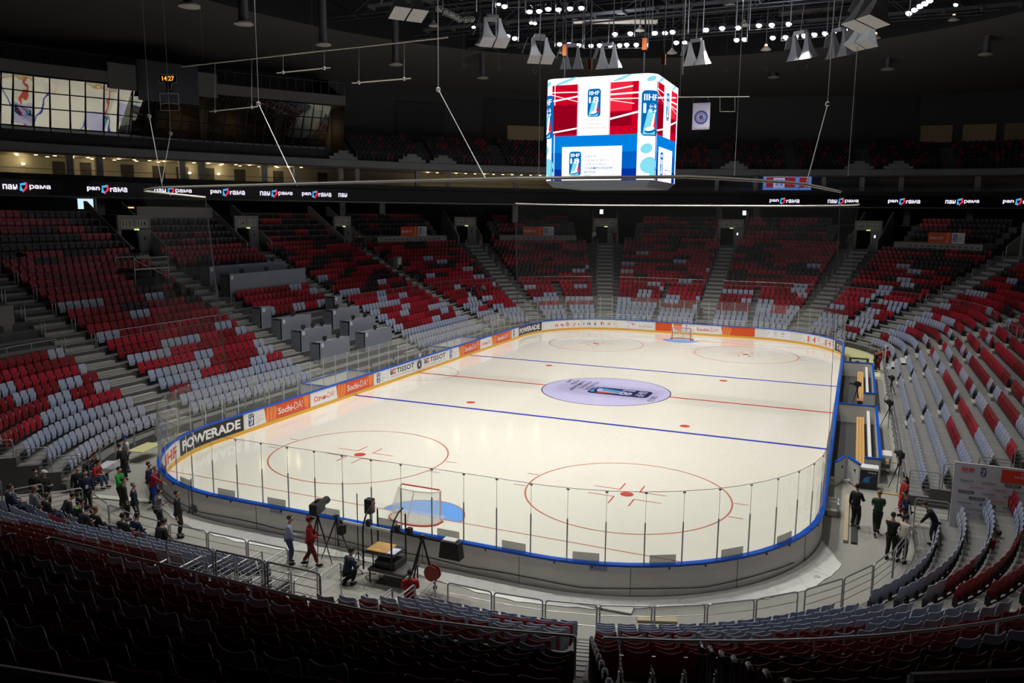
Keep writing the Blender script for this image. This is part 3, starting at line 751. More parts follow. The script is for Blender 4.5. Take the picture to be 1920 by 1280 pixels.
# detailed seat, origin on the tread under the seat, +y towards the ice
def seat_meshes():
    W = .235
    def shell(rows, name, sgn=1):
        # rows: list of (z, y, halfwidth, dish)
        mb = MB(); nx = 8; P = []
        for (z, y, hw, dish, lift) in rows:
            P.append([(x*hw, y-dish*(x*x)*-1, z+lift*(x*x)) for x in [(-1+2*i/nx) for i in range(nx+1)]])
        mb.loops(P); return mb
    # backrest: side edges come forward (towards +y), top edge dips in the middle
    bk = shell([(.44, .03, .20, .015, 0), (.52, .015, .225, .03, 0), (.66, -.01, .232, .045, 0), (.80, -.045, .232, .05, .0), (.875, -.065, .228, .05, .025), (.90, -.073, .20, .05, .035)], 'b')
    pn = shell([(.26, .10, .19, -.01, 0), (.30, .135, .215, -.015, 0), (.45, .13, .225, -.02, 0), (.60, .105, .222, -.015, 0), (.655, .085, .20, -.01, -.01)], 'p')
    br = MB()
    for x in (-.262,):
        br.box((x, .05, .34), (.03, .06, .30)); br.tube([(x, .0, .2), (x, -.14, .13)], .02, 6); br.box((x, .09, .47), (.035, .12, .05))
    br.tube([(-.265, .03, .24), (.265, .03, .24)], .02, 6)
    hb = MB()
    for z in (.43, .48): hb.tube([(-.285, -.02, z), (-.24, -.02, z)], .012, 6)
    hb.tube([(-.26, -.02, .4), (-.2, -.03, .42)], .008, 5)
    return bk, pn, br, hb
bk, pn, br, hb = seat_meshes()
def own(mb, name, mt, solid_=0):
    o = mb.build(name, mt, empty_tmp, smooth=True, local=True)
    return o
proto = empty('stadium_seat', (0, 0, 0))
empty_tmp = proto
ob = bk.build('backrest', SM['red1'], proto, True, True); op = pn.build('seat_pan', SM['red1'], proto, True, True)
obr = br.build('seat_frame', BRK, proto, False, True); ohb = hb.build('hinge_bolts', BOLT, proto, False, True)
for o in (ob, op):
    md = o.modifiers.new('s', 'SOLIDIFY'); md.thickness = .016; md.offset = 0
    dg = bpy.context.evaluated_depsgraph_get(); me = bpy.data.meshes.new_from_object(o.evaluated_get(dg)); o.modifiers.clear(); o.data = me
    for pl in me.polygons: pl.use_smooth = True
    o.material_slots[0].link = 'OBJECT'
PLACE = []
for (s, r, key) in SEATS:
    off_, z = OFF(r), Z(r); p = BOWL.P(s, off_, z); x, y, d = project((p[0], p[1], p[2]+.6))
    n = BOWL.N(s); PLACE.append([s, r, key, p, n, x, y, d])
vis = [q for q in PLACE if q[7] > 1.6 and -20 < q[5] < 1940 and -20 < q[6] < 1300]
vis.sort(key=lambda q: q[7])
near = vis[:300]; nearset = set(id(q) for q in near)
rest = [q for q in PLACE if id(q) not in nearset and (q[7] > 1.6) and -420 < q[5] < 2340 and q[6] < 1700 or (id(q) not in nearset and q[7] <= 1.6 and False)]
rowsd = {}
for q in near: rowsd.setdefault((q[1], q[0] > 82.2), []).append(q)
# rows named from the front rail of the near stand
CN = {'red0': 'dark red', 'red1': 'deep maroon', 'gray0': 'blue-grey', 'gray1': 'grey', 'dark': 'black'}
first = True
for (r, left), L in rowsd.items():
    L.sort(key=lambda q: q[5])
    for i, q in enumerate(L):
        if first: root = proto; first = False
        else: root = clone(proto)
        root.location = q[3]; root.rotation_euler = (0, 0, rz_of(q[4]))
        idx = i+1 if not left else len(L)-i
        root['label'] = '%s folding seat, %s %s of the camera stairs, %s row from the ice' % (CN[q[2]], ordn(idx), 'left' if left else 'right', ordn(r))
        root['category'] = 'stadium seat'; root['group'] = 'folding seats in the %s row of the near stand, %s of the stairs' % (ordn(r), 'left' if left else 'right')
        for ch in root.children:
            if ch.name.split('.')[0] in ('backrest', 'seat_pan'): ch.material_slots[0].link = 'OBJECT'; ch.material_slots[0].material = SM[q[2]]
# all further seats as one thing nobody would count
def lowseat():
    mb = MB(); hw = .235
    def slab(rows, mi, th=.02):
        nx = 2; F, B = [], []
        for z, y, w_, dish in rows:
            F.append([(x*w_, y+dish*x*x, z) for x in (-1, 0, 1)]); B.append([(x*w_, y+dish*x*x-th, z) for x in (-1, 0, 1)])
        mb.loops(F, mi, True); mb.loops(B, mi)
        mb.loops([F[0], B[0]], mi); mb.loops([B[-1], F[-1]], mi); mb.loops([[p[0] for p in F], [p[0] for p in B]], mi); mb.loops([[p[-1] for p in B], [p[-1] for p in F]], mi)
    slab([(.44, .03, .2, .02), (.66, -.01, .235, .045), (.87, -.06, .235, .05), (.9, -.07, .2, .05)], 0)
    slab([(.26, .11, .18, -.01), (.45, .13, .225, -.02), (.65, .09, .21, -.01)], 0)
    mb.box((-.262, .03, .36), (.03, .14, .26), 1); mb.box((0, .03, .2), (.5, .05, .04), 1)
    return mb
lo = lowseat(); LV = np.array(lo.v); LF = lo.f; LM = lo.m
allv, allf, allm = [], [], []; base = 0
for q in rest:
    th = rz_of(q[4]); c, s_ = cos(th), sin(th)
    V = np.stack([LV[:, 0]*c-LV[:, 1]*s_+q[3][0], LV[:, 0]*s_+LV[:, 1]*c+q[3][1], LV[:, 2]+q[3][2]], 1)
    allv.append(V); mi = SEATKEYS.index(q[2])
    allf += [tuple(base+i for i in f_) for f_ in LF]; allm += [mi if k == 0 else 5 for k in LM]; base += len(LV)
me = bpy.data.meshes.new('stadium_seating'); me.from_pydata(np.concatenate(allv).tolist(), [], allf)
for k in SEATKEYS: me.materials.append(SM[k])
me.materials.append(BRK); me.polygons.foreach_set('material_index', allm); me.update()
tag(link('stadium_seating', me), 'thousands of red, grey and black folding seats in tiers around the far and side stands', 'seating', kind='stuff')

# ---------------------------------------------------------------- rails
RAIL = mat('rail_steel', (.42, .43, .44), .35, .6)
def hoop(p, t, w_, h, bars, r=.022, mt=None, name='guard_rail', label=None, group=None, cat='railing'):
    """rounded hoop of tube standing at p, running along t, w wide"""
    p = Vector(p); t = Vector(t); c = .1; up = Vector((0, 0, 1))
    P = [p, p+up*(h-c)]+[p+t*(c-c*cos(a))+up*(h-c+c*sin(a)) for a in (pi/6, pi/3, pi/2)]
    e = p+t*w_; P += [e-t*(c-c*cos(a))+up*(h-c+c*sin(a)) for a in (pi/2, pi/3, pi/6)]+[e+up*(h-c), e]
    root = empty(name, p, label, cat, group)
    mb = MB(); mb.tube(P, r, 6); mb.build('frame', mt or RAIL, root)
    if bars:
        mb = MB()
        for k in range(bars): z = h*(k+1)/(bars+1)+.02; mb.tube([p+up*z, e+up*z], r*.5, 5)
        mb.build('crossbars', mt or RAIL, root)
    return root
def hoops(tr, s0, s1, n, off, z, h, bars, lab, group, r=.024, side=''):
    for i in range(n):
        a, c = s0+(s1-s0)*i/n+.04, s0+(s1-s0)*(i+1)/n-.04
        p, e = Vector(tr.P(a, off, z)), Vector(tr.P(c, off, z)); t = e-p; L = t.length; t.normalize()
        hoop(p, t, L, h, bars, r, None, 'guard_rail', lab % ordn(i+1), group)
NB = .44
hoops(BOWL, 76.5, 87.0, 7, -.1, NB-.1, 1.0, 2, 'steel hoop railing, %s from the right corner, before the front row of the near stand', 'hoop railings along the near stand')
hoops(BOWL, 66.2, 76.3, 6, -.1, NB-.1, 1.0, 3, 'steel hoop railing, %s past the media gap around the near right corner', 'hoop railings in the near right corner')
hoops(BOWL, 92.8, 103.2, 6, -.1, NB-.1, 1.0, 2, 'steel hoop railing, %s to the left of the camera crew well', 'hoop railings left of the camera crew well')
hoops(BOWL, 30.8, 61.8, 22, -.1, NB-.1, 1.0, 4, 'steel hoop railing, %s from the far end along the right side walkway', 'hoop railings along the right walkway')
hoops(BOWL, 108.4, 131.0, 13, -.1, NB-.1, 1.0, 3, 'steel hoop railing, %s from the near corner before the left stand', 'hoop railings before the left stand')
hoops(BOWL, 144.4, 184.0, 20, -.1, NB-.1, 1.0, 3, 'steel hoop railing, %s along the left far corner and far end front', 'hoop railings before the far stand')
hoops(BOWL, 1.6, 29, 13, -.1, NB-.1, 1.0, 3, 'steel hoop railing, %s right of the far end stairs', 'hoop railings before the right far corner')
def longrail(s0, s1, off, z, h, lab, group, step=1.6, mid=1, r=.024, name='handrail'):
    root = empty(name, BOWL.P(s0, off, z), lab, 'railing', group)
    n = max(2, int((s1-s0)/.7)); mb = MB(); mb.tube([BOWL.P(s0+(s1-s0)*i/n, off, z+h) for i in range(n+1)], r, 6); mb.build('top_bar', RAIL, root)
    if mid:
        mb = MB()
        for k in range(mid): mb.tube([BOWL.P(s0+(s1-s0)*i/n, off, z+h*(k+1)/(mid+1)) for i in range(n+1)], r*.5, 5)
        mb.build('middle_bar', RAIL, root)
    L = sum((Vector(BOWL.P(s0+(s1-s0)*(i+1)/8, off))-Vector(BOWL.P(s0+(s1-s0)*i/8, off))).length for i in range(8)); m_ = max(1, int(L/step))
    for i in range(m_+1):
        s = s0+(s1-s0)*i/m_; mb = MB(); mb.tube([BOWL.P(s, off, z), BOWL.P(s, off, z+h)], r*.9, 5); mb.build('post', RAIL, root)
MIDS = [(1.7, 9.4, 'just right of the far end stairs'), (11.4, 16.9, 'in the far right corner'), (19, 27.4, 'curving before the right stand'), (30.6, 36.7, 'beyond the first right aisle'), (37.9, 48.9, 'in the middle of the right stand'), (76, 82.42, 'right of the stairs before the camera'), (66.5, 74.5, 'near the bottom right of the photo'), (82.7, 92.4, 'left of the stairs before the camera'), (94.2, 104, 'at the left of the near stand'), (108.6, 116.4, 'at the left edge of the photo'), (118.6, 129.9, 'halfway up the left stand'), (144.6, 157.4, 'beyond the broadcast desks'), (159.6, 165.6, 'in the far left corner'), (167.8, 173.3, 'left of the far end stairs'), (175.4, 183.7, 'between the two far end stairs')]
for a, c, lb in MIDS: longrail(a, c, OFF(10)-.28, Z(10), .93, 'long steel handrail at mid height '+lb, 'mid-height handrails', mid=2 if 60 < a < 105 else 1, r=.03 if 60 < a < 105 else .022)
for a, c, nm in ((117.5, 131.0, 'above the left stand'), (131.0, 143.5, 'above the broadcast desks'), (143.5, 158.5, 'above the far part of the left stand'), (158.5, 166.7, 'above the far left corner'), (166.7, 174.3, 'left of the far end stairs'), (174.3, L0+.7, 'between the far end stairs'), (.7, 10.4, 'right of the far end stairs'), (10.4, 17.9, 'above the far right corner')):
    for r in range(22, 27):
        if (nm.endswith('corner') or 'left of' in nm) and r == 22: continue
        longrail(a+1.9, c-1.9, OFF(r)-.5, Z(r), .8 if r < 27 else 1, 'thin steel rail of the %s top tier %s' % (ordn(r-21), nm), 'thin rails across the top rows', 2.2, 0, .016)
longrail(77.5, 80.95, OFF(16)-.28, Z(16), .93, 'thick dark handrail close to the camera at the bottom right corner', 'near handrails', mid=0, r=.045)
mb = MB(); mb.tube([atd(-260, 1212, 6.4), atd(-20, 1262, 6.0), atd(230, 1303, 5.6)], .075, 8); tag(mb.build('handrail', mat('near_rail', (.10, .105, .12), .3, .85)), 'thick black handrail cut by the bottom left corner of the photo', 'railing')
# aisle posts: narrow hoops along the steps
UPA = {131.0: 'left of the broadcast desks', 143.5: 'right of the broadcast desks', 117.5: 'in the left stand', 158.5: 'in the far left part', 166.7: 'in the far left corner', 174.3: 'at the left end stairs', .7: 'at the middle end stairs', 10.4: 'in the far right corner', 17.9: 'in the right stand', 37.3: 'in the right stand, second', 82.0: 'before the camera', 93.3: 'at the lower left of the photo', 75.2: 'at the right edge'}
for a, lb in UPA.items():
    rows = (10, 12, 14, 16, 18, 20) if a not in (82.0, 93.3) else (10, 11, 12, 13, 14, 15, 16, 17)
    for r in rows:
        for sg in (-1, 1):
            if a == 93.3 and (sg > 0 or r > 16): continue
            hw = 1.0 if a not in (82.0, 93.3) else .92
            p, t, n = frame_at(a, OFF(r)-.3, Z(r)); p = Vector(BOWL.P(a, OFF(r)-.25, Z(r)))+t*sg*hw
            if a in (82.0, 93.3): hoop(p, n, .26, .98, 0, .035, mat('near_rail', (.10, .105, .12), .3, .85) , 'aisle_post', 'dark capped hoop post, %s row, %s side of %s' % (ordn(r), 'left' if sg > 0 else 'right', 'the camera stairs' if a == 82.0 else 'the lower left stairs'), 'hoop posts beside the stairs '+lb, 'handrail post')
            else: hoop(p, n, .3, .95, 0, .03, None, 'aisle_post', 'narrow steel hoop post, %s row, %s side of stairs %s' % (ordn(r), 'near' if sg > 0 else 'far', lb), 'hoop posts beside the stairs '+lb, 'handrail post')
# gaps: media well on the right, camera well in the near stand, tunnel on the left
for (a, c), nm in ((RIGHTGAP, 'r'), (NEARGAP, 'n'), (LEFTGAP, 'l')):
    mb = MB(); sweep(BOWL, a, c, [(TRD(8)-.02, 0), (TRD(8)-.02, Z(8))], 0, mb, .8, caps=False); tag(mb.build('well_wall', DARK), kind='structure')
for i in range(5):
    for (s, nm) in ((87.25, 'right'), (92.65, 'left')):
        p, t, n = frame_at(s); a = Vector(BOWL.P(s, TRD(1)+1.1*i, Z(1)+.4*i)); c = Vector(BOWL.P(s, TRD(1)+1.1*i+1.0, Z(1)+.4*i))
        hoop(a, (c-a).normalized(), (c-a).length, 1.05, 6, .024, None, 'guard_rail', 'steel hoop railing with many bars, %s up the %s side of the camera crew well' % (ordn(i+1), nm), 'barred hoops around the camera crew well')
hoops(BOWL, 87.5, 92.4, 3, TRD(7)-.1, Z(6)+.3, 1.05, 4, 'steel hoop railing across the back of the camera crew well, %s from the right', 'back hoops of the camera crew well')
for i in range(4):
    a = Vector(BOWL.P(90.6, TRD(1)+1.1*i, .05+.36*i)); c = Vector(BOWL.P(90.6, TRD(1)+1.1*i+1.0, .05+.36*i)); hoop(a, (c-a).normalized(), (c-a).length, 1.35, 6, .024, None, 'guard_rail', 'steel hoop railing in the middle of the camera crew well, %s from the front' % ordn(i+1), 'middle hoops of the camera crew well')
for i in range(4):
    for (s, nm) in ((62.15, 'far'), (65.95, 'near')):
        a = Vector(BOWL.P(s, TRD(1)+1.25*i, Z(1)+.45*i)); c = Vector(BOWL.P(s, TRD(1)+1.25*i+1.15, Z(1)+.45*i))
        hoop(a, (c-a).normalized(), (c-a).length, 1.1, 6, .026, None, 'guard_rail', 'steel hoop railing with many bars, %s up the %s side of the media gap' % (ordn(i+1), nm), 'barred hoops around the media gap')
    for (s, nm) in ((108.25, 'far'), (103.5, 'near')):
        a = Vector(BOWL.P(s, TRD(1)+1.25*i, Z(1)+.45*i)); c = Vector(BOWL.P(s, TRD(1)+1.25*i+1.15, Z(1)+.45*i))
        hoop(a, (c-a).normalized(), (c-a).length, 1.1, 5, .026, None, 'guard_rail', 'steel hoop railing with bars, %s up the %s side of the left tunnel' % (ordn(i+1), nm), 'barred hoops around the left tunnel')
# ================================================================ upper galleries, LED ring, suites
F_L = FAS.L
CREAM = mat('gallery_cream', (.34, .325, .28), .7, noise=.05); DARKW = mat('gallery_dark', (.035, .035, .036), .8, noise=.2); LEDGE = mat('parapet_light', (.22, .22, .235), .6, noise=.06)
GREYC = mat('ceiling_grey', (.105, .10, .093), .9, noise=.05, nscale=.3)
LEDBLK = mat('led_black', (.004, .004, .006), .35); LWARM = emat('downlight_warm', (1., .80, .42), 3.0); LEDW = emat('led_white', (.9, .85, 1.), 1.05); LEDC = emat('led_cyan', (.05, .5, .9), 1.); LEDR = emat('led_red', (.95, .03, .08), 1.)
def fs(s0, s1, prof, m, name, kind='structure', mi=0, step=1.2):
    o = sweep(FAS, s0, s1, prof, 0, None, step, caps=False).build(name, m); return tag(o, kind=kind)
S0v = FAS.s_px(-60, 0, 15); S1v = FAS.s_px(1990, 0, 15)
if S0v > S1v: S0v -= F_L
s_split = FAS.s_px(648, 0, 18)
# slab edges and floors
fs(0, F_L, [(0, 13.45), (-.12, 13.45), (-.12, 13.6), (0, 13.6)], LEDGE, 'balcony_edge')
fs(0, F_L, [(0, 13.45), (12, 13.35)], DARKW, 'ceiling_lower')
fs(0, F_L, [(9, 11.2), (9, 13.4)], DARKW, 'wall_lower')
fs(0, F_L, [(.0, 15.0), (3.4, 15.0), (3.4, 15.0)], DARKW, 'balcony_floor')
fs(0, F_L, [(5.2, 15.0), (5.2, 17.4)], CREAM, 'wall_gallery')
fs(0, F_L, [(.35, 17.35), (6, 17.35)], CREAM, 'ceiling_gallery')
# LED ring
led = fs(0, F_L, [(-.02, 13.62), (-.1, 13.62), (-.1, 14.98), (-.02, 14.98)], LEDBLK, 'led_ribbon', None)
tag(led, 'long black LED ribbon display running round the front of the balcony', 'screen')
def led_word(px, cyr, w_=3.6, cut=None, lab=''):
    s = FAS.s_px(px, -.1, 14.3)
    F = Flat(lambda u, v, e: FAS.P(s+u, -.105-e, 13.62+v)); h = .62
    a, b_ = ('пан', 'рама') if cyr else ('pan', 'rama')
    if cyr == 2: a, b_ = 'пан', 'рама'
    F.text(a, -w_/2, -w_/2+w_*.31, .42, .42+h*.75, LEDW, .01, .03)
    if cut != 'a':
        F.text(b_ if cyr else 'rама', -w_/2+w_*.56, w_/2, .42 if cyr else .42, .42+h*.75, LEDW, .01, .03)
        c = -w_/2+w_*.43; q = .32
        F.poly([(c-q, .35), (c+q*.2, .25), (c-.1, .55), (c-q*.7, .98)], LEDC, .012); F.poly([(c-q*.9, .95), (c+q*.9, 1.1), (c+q*.5, .85), (c-q*.5, .8)], LEDC, .014)
        F.poly([(c-q*.2, .15), (c+q*1.2, .62), (c+q*.6, .68), (c-q*.1, .42)], LEDR, .013); F.poly([(c+q*1.2, .62), (c+q, 1.1), (c+q*.5, .98), (c+q*.6, .68)], LEDR, .015)
    o = F.mb.build('led_word', F.mats, led)
for px, cy, w_ in ((49, 1, 4.0), (200, 0, 3.6), (324, 1, 3.7), (428, 0, 3.6), (518, 1, 3.6), (595, 0, 3.4), (1473, 0, 3.7), (1582, 1, 3.7), (1693, 0, 3.7), (1804, 1, 3.7), (1912, 0, 3.7)): led_word(px, cy, w_)
led_word(662, 1, 3.4, 'a')
# balcony rail and dark seat backs behind the ribbon
DSEAT = mat('dark_balcony_seat', (.03, .01, .012), .6)
fs(0, F_L, [(.25, 15.0), (.25, 15.55)], DARKW, 'balcony_upstand')
def ringrail(off, z, h, s0, s1, lab, r=.025, step=2.4, mt=None, mids=1, name='handrail'):
    s1 = s1+F_L if s1 < s0 else s1; root = empty(name, FAS.P(s0, off, z), lab, 'railing'); n = int((s1-s0)/1.2); mt = mt or mat('rail_dim', (.2, .2, .2), .4, .7)
    mb = MB(); mb.tube([FAS.P(s0+(s1-s0)*i/n, off, z+h) for i in range(n+1)], r, 5); mb.build('top_bar', mt, root)
    m_ = int((s1-s0)/step)
    for i in range(min(m_+1, 100)):
        s = s0+(s1-s0)*i/m_; mb = MB(); mb.tube([FAS.P(s, off, z), FAS.P(s, off, z+h)], r*.8, 4); mb.build('post', mt, root)
ringrail(.3, 15.55, .45, S0v, S1v, 'thin steel balcony rail just above the black LED ribbon')
# gallery pillars, downlights, wall lamps
PIL = mat('pillar_concrete', (.30, .30, .29), .75, noise=.08)
pil_px = [(132, 1), (185, 1), (340, .8), (376, 1), (497, 1), (553, .5), (640, .5), (668, .7), (780, .7), (842, .7), (968, .7), (1342, .6), (1418, .6), (1545, .6), (1618, .8), (1690, .8), (1832, 1.)]
for i, (px, w_) in enumerate(pil_px):
    s = FAS.s_px(px, .9, 16.4); p = FAS.P(s, .9, 16.2); n = FAS.N(s)
    mb = MB(); mb.box((p[0], p[1], 16.17), (.28+.35*w_, .5, 2.36), 0, rz=math.atan2(n[1], n[0])-pi/2)
    o = tag(mb.build('gallery_pillar', PIL), 'pale concrete pillar of the upper gallery, %s from the left of the photo' % ordn(i+1), 'pillar', 'gallery pillars')
# lower pillars between ribbon and top rows
for i, px in enumerate((190, 640, 715, 965, 1345, 1418, 1700, 1820)):
    s = FAS.s_px(px, 2.5, 12.4); p = FAS.P(s, 2.5, 12.4); n = FAS.N(s); mb = MB(); mb.box((p[0], p[1], 12.4), (.7, .6, 2.3), 0, rz=math.atan2(n[1], n[0])-pi/2)
    tag(mb.build('concourse_pillar', PIL), 'squat dim concrete pillar under the LED ribbon, %s from the left' % ordn(i+1), 'pillar', 'pillars under the LED ribbon')
dl = []
s_a, s_b, s_c = FAS.s_px(-10, 2.6, 17.3), FAS.s_px(560, 2.6, 17.3), FAS.s_px(1010, 2.6, 17.3)
if s_a > s_b: s_a -= F_L
rowsdl = [(s_a, s_b, 21, 2.0), (s_a, s_b, 15, 4.0), (FAS.s_px(785, 2.6, 17.3), s_c, 14, 2.6)]
for a, c, n, off in rowsdl:
    for i in range(n):
        s = a+(c-a)*i/(n-1); p = FAS.P(s, off, 17.31); mb = MB(); mb.lathe(p, [(.16, -.02), (.16, .03)], 10); side = 'left gallery' if n != 14 else 'far gallery'
        o = tag(mb.build('downlight', LWARM), 'small round warm downlight in the %s ceiling, %s along from the left%s' % (side, ordn(i+1), ', back row' if off == 4.0 else ''), 'ceiling light', 'warm downlights of the '+side)
        if i % 3 == 1:
            ld = bpy.data.lights.new('gallery_glow', 'POINT'); ld.energy = 24 if n != 14 else 20; ld.color = (1., .74, .36); ld.shadow_soft_size = .2
            lo_ = bpy.data.objects.new('gallery_glow', ld); col.objects.link(lo_); lo_.location = (p[0], p[1], p[2]-.35)
for px, z, off, nm in ((40, 16.6, 5.0, 'first'), (356, 16.4, 5.0, 'second'), (411, 16.4, 5.0, 'third')):
    s = FAS.s_px(px, off, z); p = FAS.P(s, off, z); mb = MB(); mb.sph(p, .18, 8, 0, (1, 1, .7)); tag(mb.build('wall_lamp', LWARM), '%s glowing wall lamp from the left on the gallery wall' % nm, 'wall lamp')
    ld = bpy.data.lights.new('wall_glow', 'POINT'); ld.energy = 14; ld.color = (1., .78, .4); lo_ = bpy.data.objects.new('wall_glow', ld); col.objects.link(lo_); lo_.location = FAS.P(s, off-.35, z+.3)
# dark door openings on the gallery wall
for i, px in enumerate((110, 160, 240, 300, 345, 390, 450, 520, 605)):
    s = FAS.s_px(px, 5.1, 16.1); mb = MB(); sweep(FAS, s-.6, s+.6, [(5.17, 15.02), (5.17, 17.0)], 0, mb, .6, caps=False)
    tag(mb.build('door_%d' % (i+1), DARKW), kind='structure')
# parapet band above the gallery
fs(0, F_L, [(.35, 17.35), (-.1, 17.5), (-.1, 18.25), (.2, 18.3), (.2, 18.3)], LEDGE, 'parapet_band')
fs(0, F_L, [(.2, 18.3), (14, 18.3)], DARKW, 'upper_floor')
# stepped blocks on the far parapet
for i, px in enumerate((645, 775, 832, 1378, 1610, 1682)):
    s = FAS.s_px(px, -.1, 18.6); n = FAS.N(s); mb = MB()
    for k, (w_, z) in enumerate(((3.4, 18.3), (2.3, 18.62), (1.2, 18.94))):
        p = FAS.P(s, .0, z+.16); mb.box((p[0], p[1], z+.16), (w_, .35, .34), 0, rz=math.atan2(n[1], n[0])-pi/2)
    tag(mb.build('stepped_block', LEDGE), 'pale stepped block on top of the balcony parapet, %s from the left' % ordn(i+1), 'parapet block', 'stepped parapet blocks')
# upper seats beyond the split: dark tiers
u0, u1 = s_split+1.5, S1v
if u1 < u0: u1 += F_L
PR = []
for i in range(7): PR += [(1.5+.85*i, 18.3+.5*(i-1) if i else 18.3), (1.5+.85*i, 18.3+.5*i)]
PR += [(8.5, 21.3)]
fs(u0, u1, PR, mat('upper_terrace', (.09, .09, .09), .85), 'upper_terrace')
mb = MB(); LVn = LV; av, af, am = [], [], []; base = 0; rr = random.Random(3)
for i in range(7):
    s = u0+1; 
    while s < u1-1:
        if int(s/9.3) != int((s+1.6)/9.3): s += 1.6; continue
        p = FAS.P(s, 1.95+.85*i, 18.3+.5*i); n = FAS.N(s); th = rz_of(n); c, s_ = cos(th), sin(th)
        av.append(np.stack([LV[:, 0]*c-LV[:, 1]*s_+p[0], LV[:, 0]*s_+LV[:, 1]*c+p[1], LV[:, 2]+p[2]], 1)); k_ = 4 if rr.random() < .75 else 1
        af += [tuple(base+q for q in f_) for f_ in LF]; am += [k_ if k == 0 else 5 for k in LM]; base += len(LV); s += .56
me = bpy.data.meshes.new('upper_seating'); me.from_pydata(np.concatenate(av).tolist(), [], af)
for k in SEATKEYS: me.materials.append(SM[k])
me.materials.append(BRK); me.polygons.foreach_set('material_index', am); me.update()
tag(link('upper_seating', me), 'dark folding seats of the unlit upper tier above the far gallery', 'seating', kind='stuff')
ringrail(.3, 18.3, 1.0, u0, u1, 'thin dark rail along the front of the far upper tier', .022, 1.9, mids=0)
# walls behind the upper tier, with dark boxes and openings
fs(u0, u1, [(9.2, 18.3), (9.2, 28.6)], mat('wall_upper_grey', (.055, .055, .055), .9, noise=.08), 'wall_upper')
for i, (a, c, z0, z1, dk) in enumerate(((742, 832, 21.5, 26.5, 1), (905, 1030, 23.5, 27.5, 1), (1380, 1600, 18.6, 29.5, 0), (1310, 1378, 23.5, 28.5, 1), (1600, 1720, 22.5, 29.5, 1))):
    sa, sb = FAS.s_px(a, 9, z0), FAS.s_px(c, 9, z0); mb = MB(); sweep(FAS, sa, sb, [(8.95, z0), (8.95, z1), (9.3, z1)], 0, mb, 1.5, caps=False)
    tag(mb.build('wall_panel', DARKW if dk else mat('wall_panel_grey', (.075, .075, .075), .9)), kind='structure')
for i, (a, c, z0, z1, lit) in enumerate(((905, 945, 22.2, 24.2, 0), (950, 1018, 22.2, 24.2, 1), (1725, 1785, 22.2, 24.4, .35), (1805, 1868, 22.2, 24.4, .35), (1885, 1960, 22.2, 24.4, .2))):
    sa, sb = FAS.s_px(a, 9, z0), FAS.s_px(c, 9, z0); mb = MB(); sweep(FAS, sa, sb, [(8.8, z0), (8.8, z1)], 0, mb, 1.5, caps=False)
    o = tag(mb.build('window_%d' % (i+1), mat('club_window_%d' % i, (.02, .018, .015), .7, emit=(.9, .62, .35), es=.035*lit+.001)), kind='structure')
# left side: glazed suites leaning outwards
v0, v1 = FAS.s_px(-80, 0, 22)-6, s_split
if v1 < v0: v0 -= F_L
GZ0, GZ1, GO0, GO1 = 19.75, 24.1, .9, -.2
gm_ = bpy.data.materials.new('suite_glass'); gm_.use_nodes = True; nt = gm_.node_tree; nt.nodes.clear()
o_ = nt.nodes.new('ShaderNodeOutputMaterial'); g1 = nt.nodes.new('ShaderNodeBsdfGlossy'); g1.inputs[0].default_value = (.50, .51, .46, 1); g1.inputs[1].default_value = .015
t1 = nt.nodes.new('ShaderNodeBsdfTransparent'); t1.inputs[0].default_value = (.5, .5, .48, 1); mx = nt.nodes.new('ShaderNodeMixShader'); mx.inputs[0].default_value = .32
nt.links.new(g1.outputs[0], mx.inputs[1]); nt.links.new(t1.outputs[0], mx.inputs[2]); nt.links.new(mx.outputs[0], o_.inputs[0])
# slight waviness of the panes bends the reflections
tc = nt.nodes.new('ShaderNodeTexCoord'); no = nt.nodes.new('ShaderNodeTexNoise'); no.inputs['Scale'].default_value = .35; bp = nt.nodes.new('ShaderNodeBump'); bp.inputs['Strength'].default_value = .12; bp.inputs['Distance'].default_value = .12
nt.links.new(tc.outputs['Object'], no.inputs['Vector']); nt.links.new(no.outputs[0], bp.inputs['Height']); nt.links.new(bp.outputs[0], g1.inputs['Normal'])
FRM = mat('suite_frame', (.03, .035, .045), .4, .6); SILL = mat('suite_sill', (.50, .50, .56), .5)
suite = empty('suite_glazing', FAS.P((v0+v1)/2, 0, GZ0), 'row of glazed suites leaning over the left stand, mirroring the ice', 'glazed suite')
sT0, sT1 = [q-F_L if q > v1+1 else q for q in (FAS.s_px(215, .5, 21.5), FAS.s_px(300, .5, 21.5))]
def go(s): return GO0+1.25*min(1, max(0, (s-sT0)/(sT1-sT0)))
edges_px = [0, 24, 62, 97, 132, 163, 195, 224, 248, 275, 299, 322, 344, 366, 387, 408, 428, 447, 466, 485, 503, 521, 539, 556, 573, 590, 606, 622]
ss = [v0, FAS.s_px(-70, .2, 21.5), FAS.s_px(-35, .2, 21.5)]+[FAS.s_px(k, .2, 21.5) for k in edges_px]
ss = [s-F_L if s > v1+1 else s for s in ss]
for a, c in zip(ss[:-1], ss[1:]):
    mb = MB(); mb.quad(FAS.P(a, go(a), GZ0), FAS.P(c, go(c), GZ0), FAS.P(c, GO1, GZ1), FAS.P(a, GO1, GZ1)); mb.build('glass_pane', gm_, suite)
for s in ss:
    mb = MB(); mb.tube([FAS.P(s, go(s)-.05, GZ0-.5), FAS.P(s, GO1-.05, GZ1+.15)], .06, 4); mb.build('mullion', FRM, suite)
for k in (.0, .38, .69, 1.):
    mb = MB(); mb.tube([FAS.P(s, go(s)+(GO1-go(s))*k-.05, GZ0+(GZ1-GZ0)*k) for s in ss], .05, 4); mb.build('transom', FRM, suite)
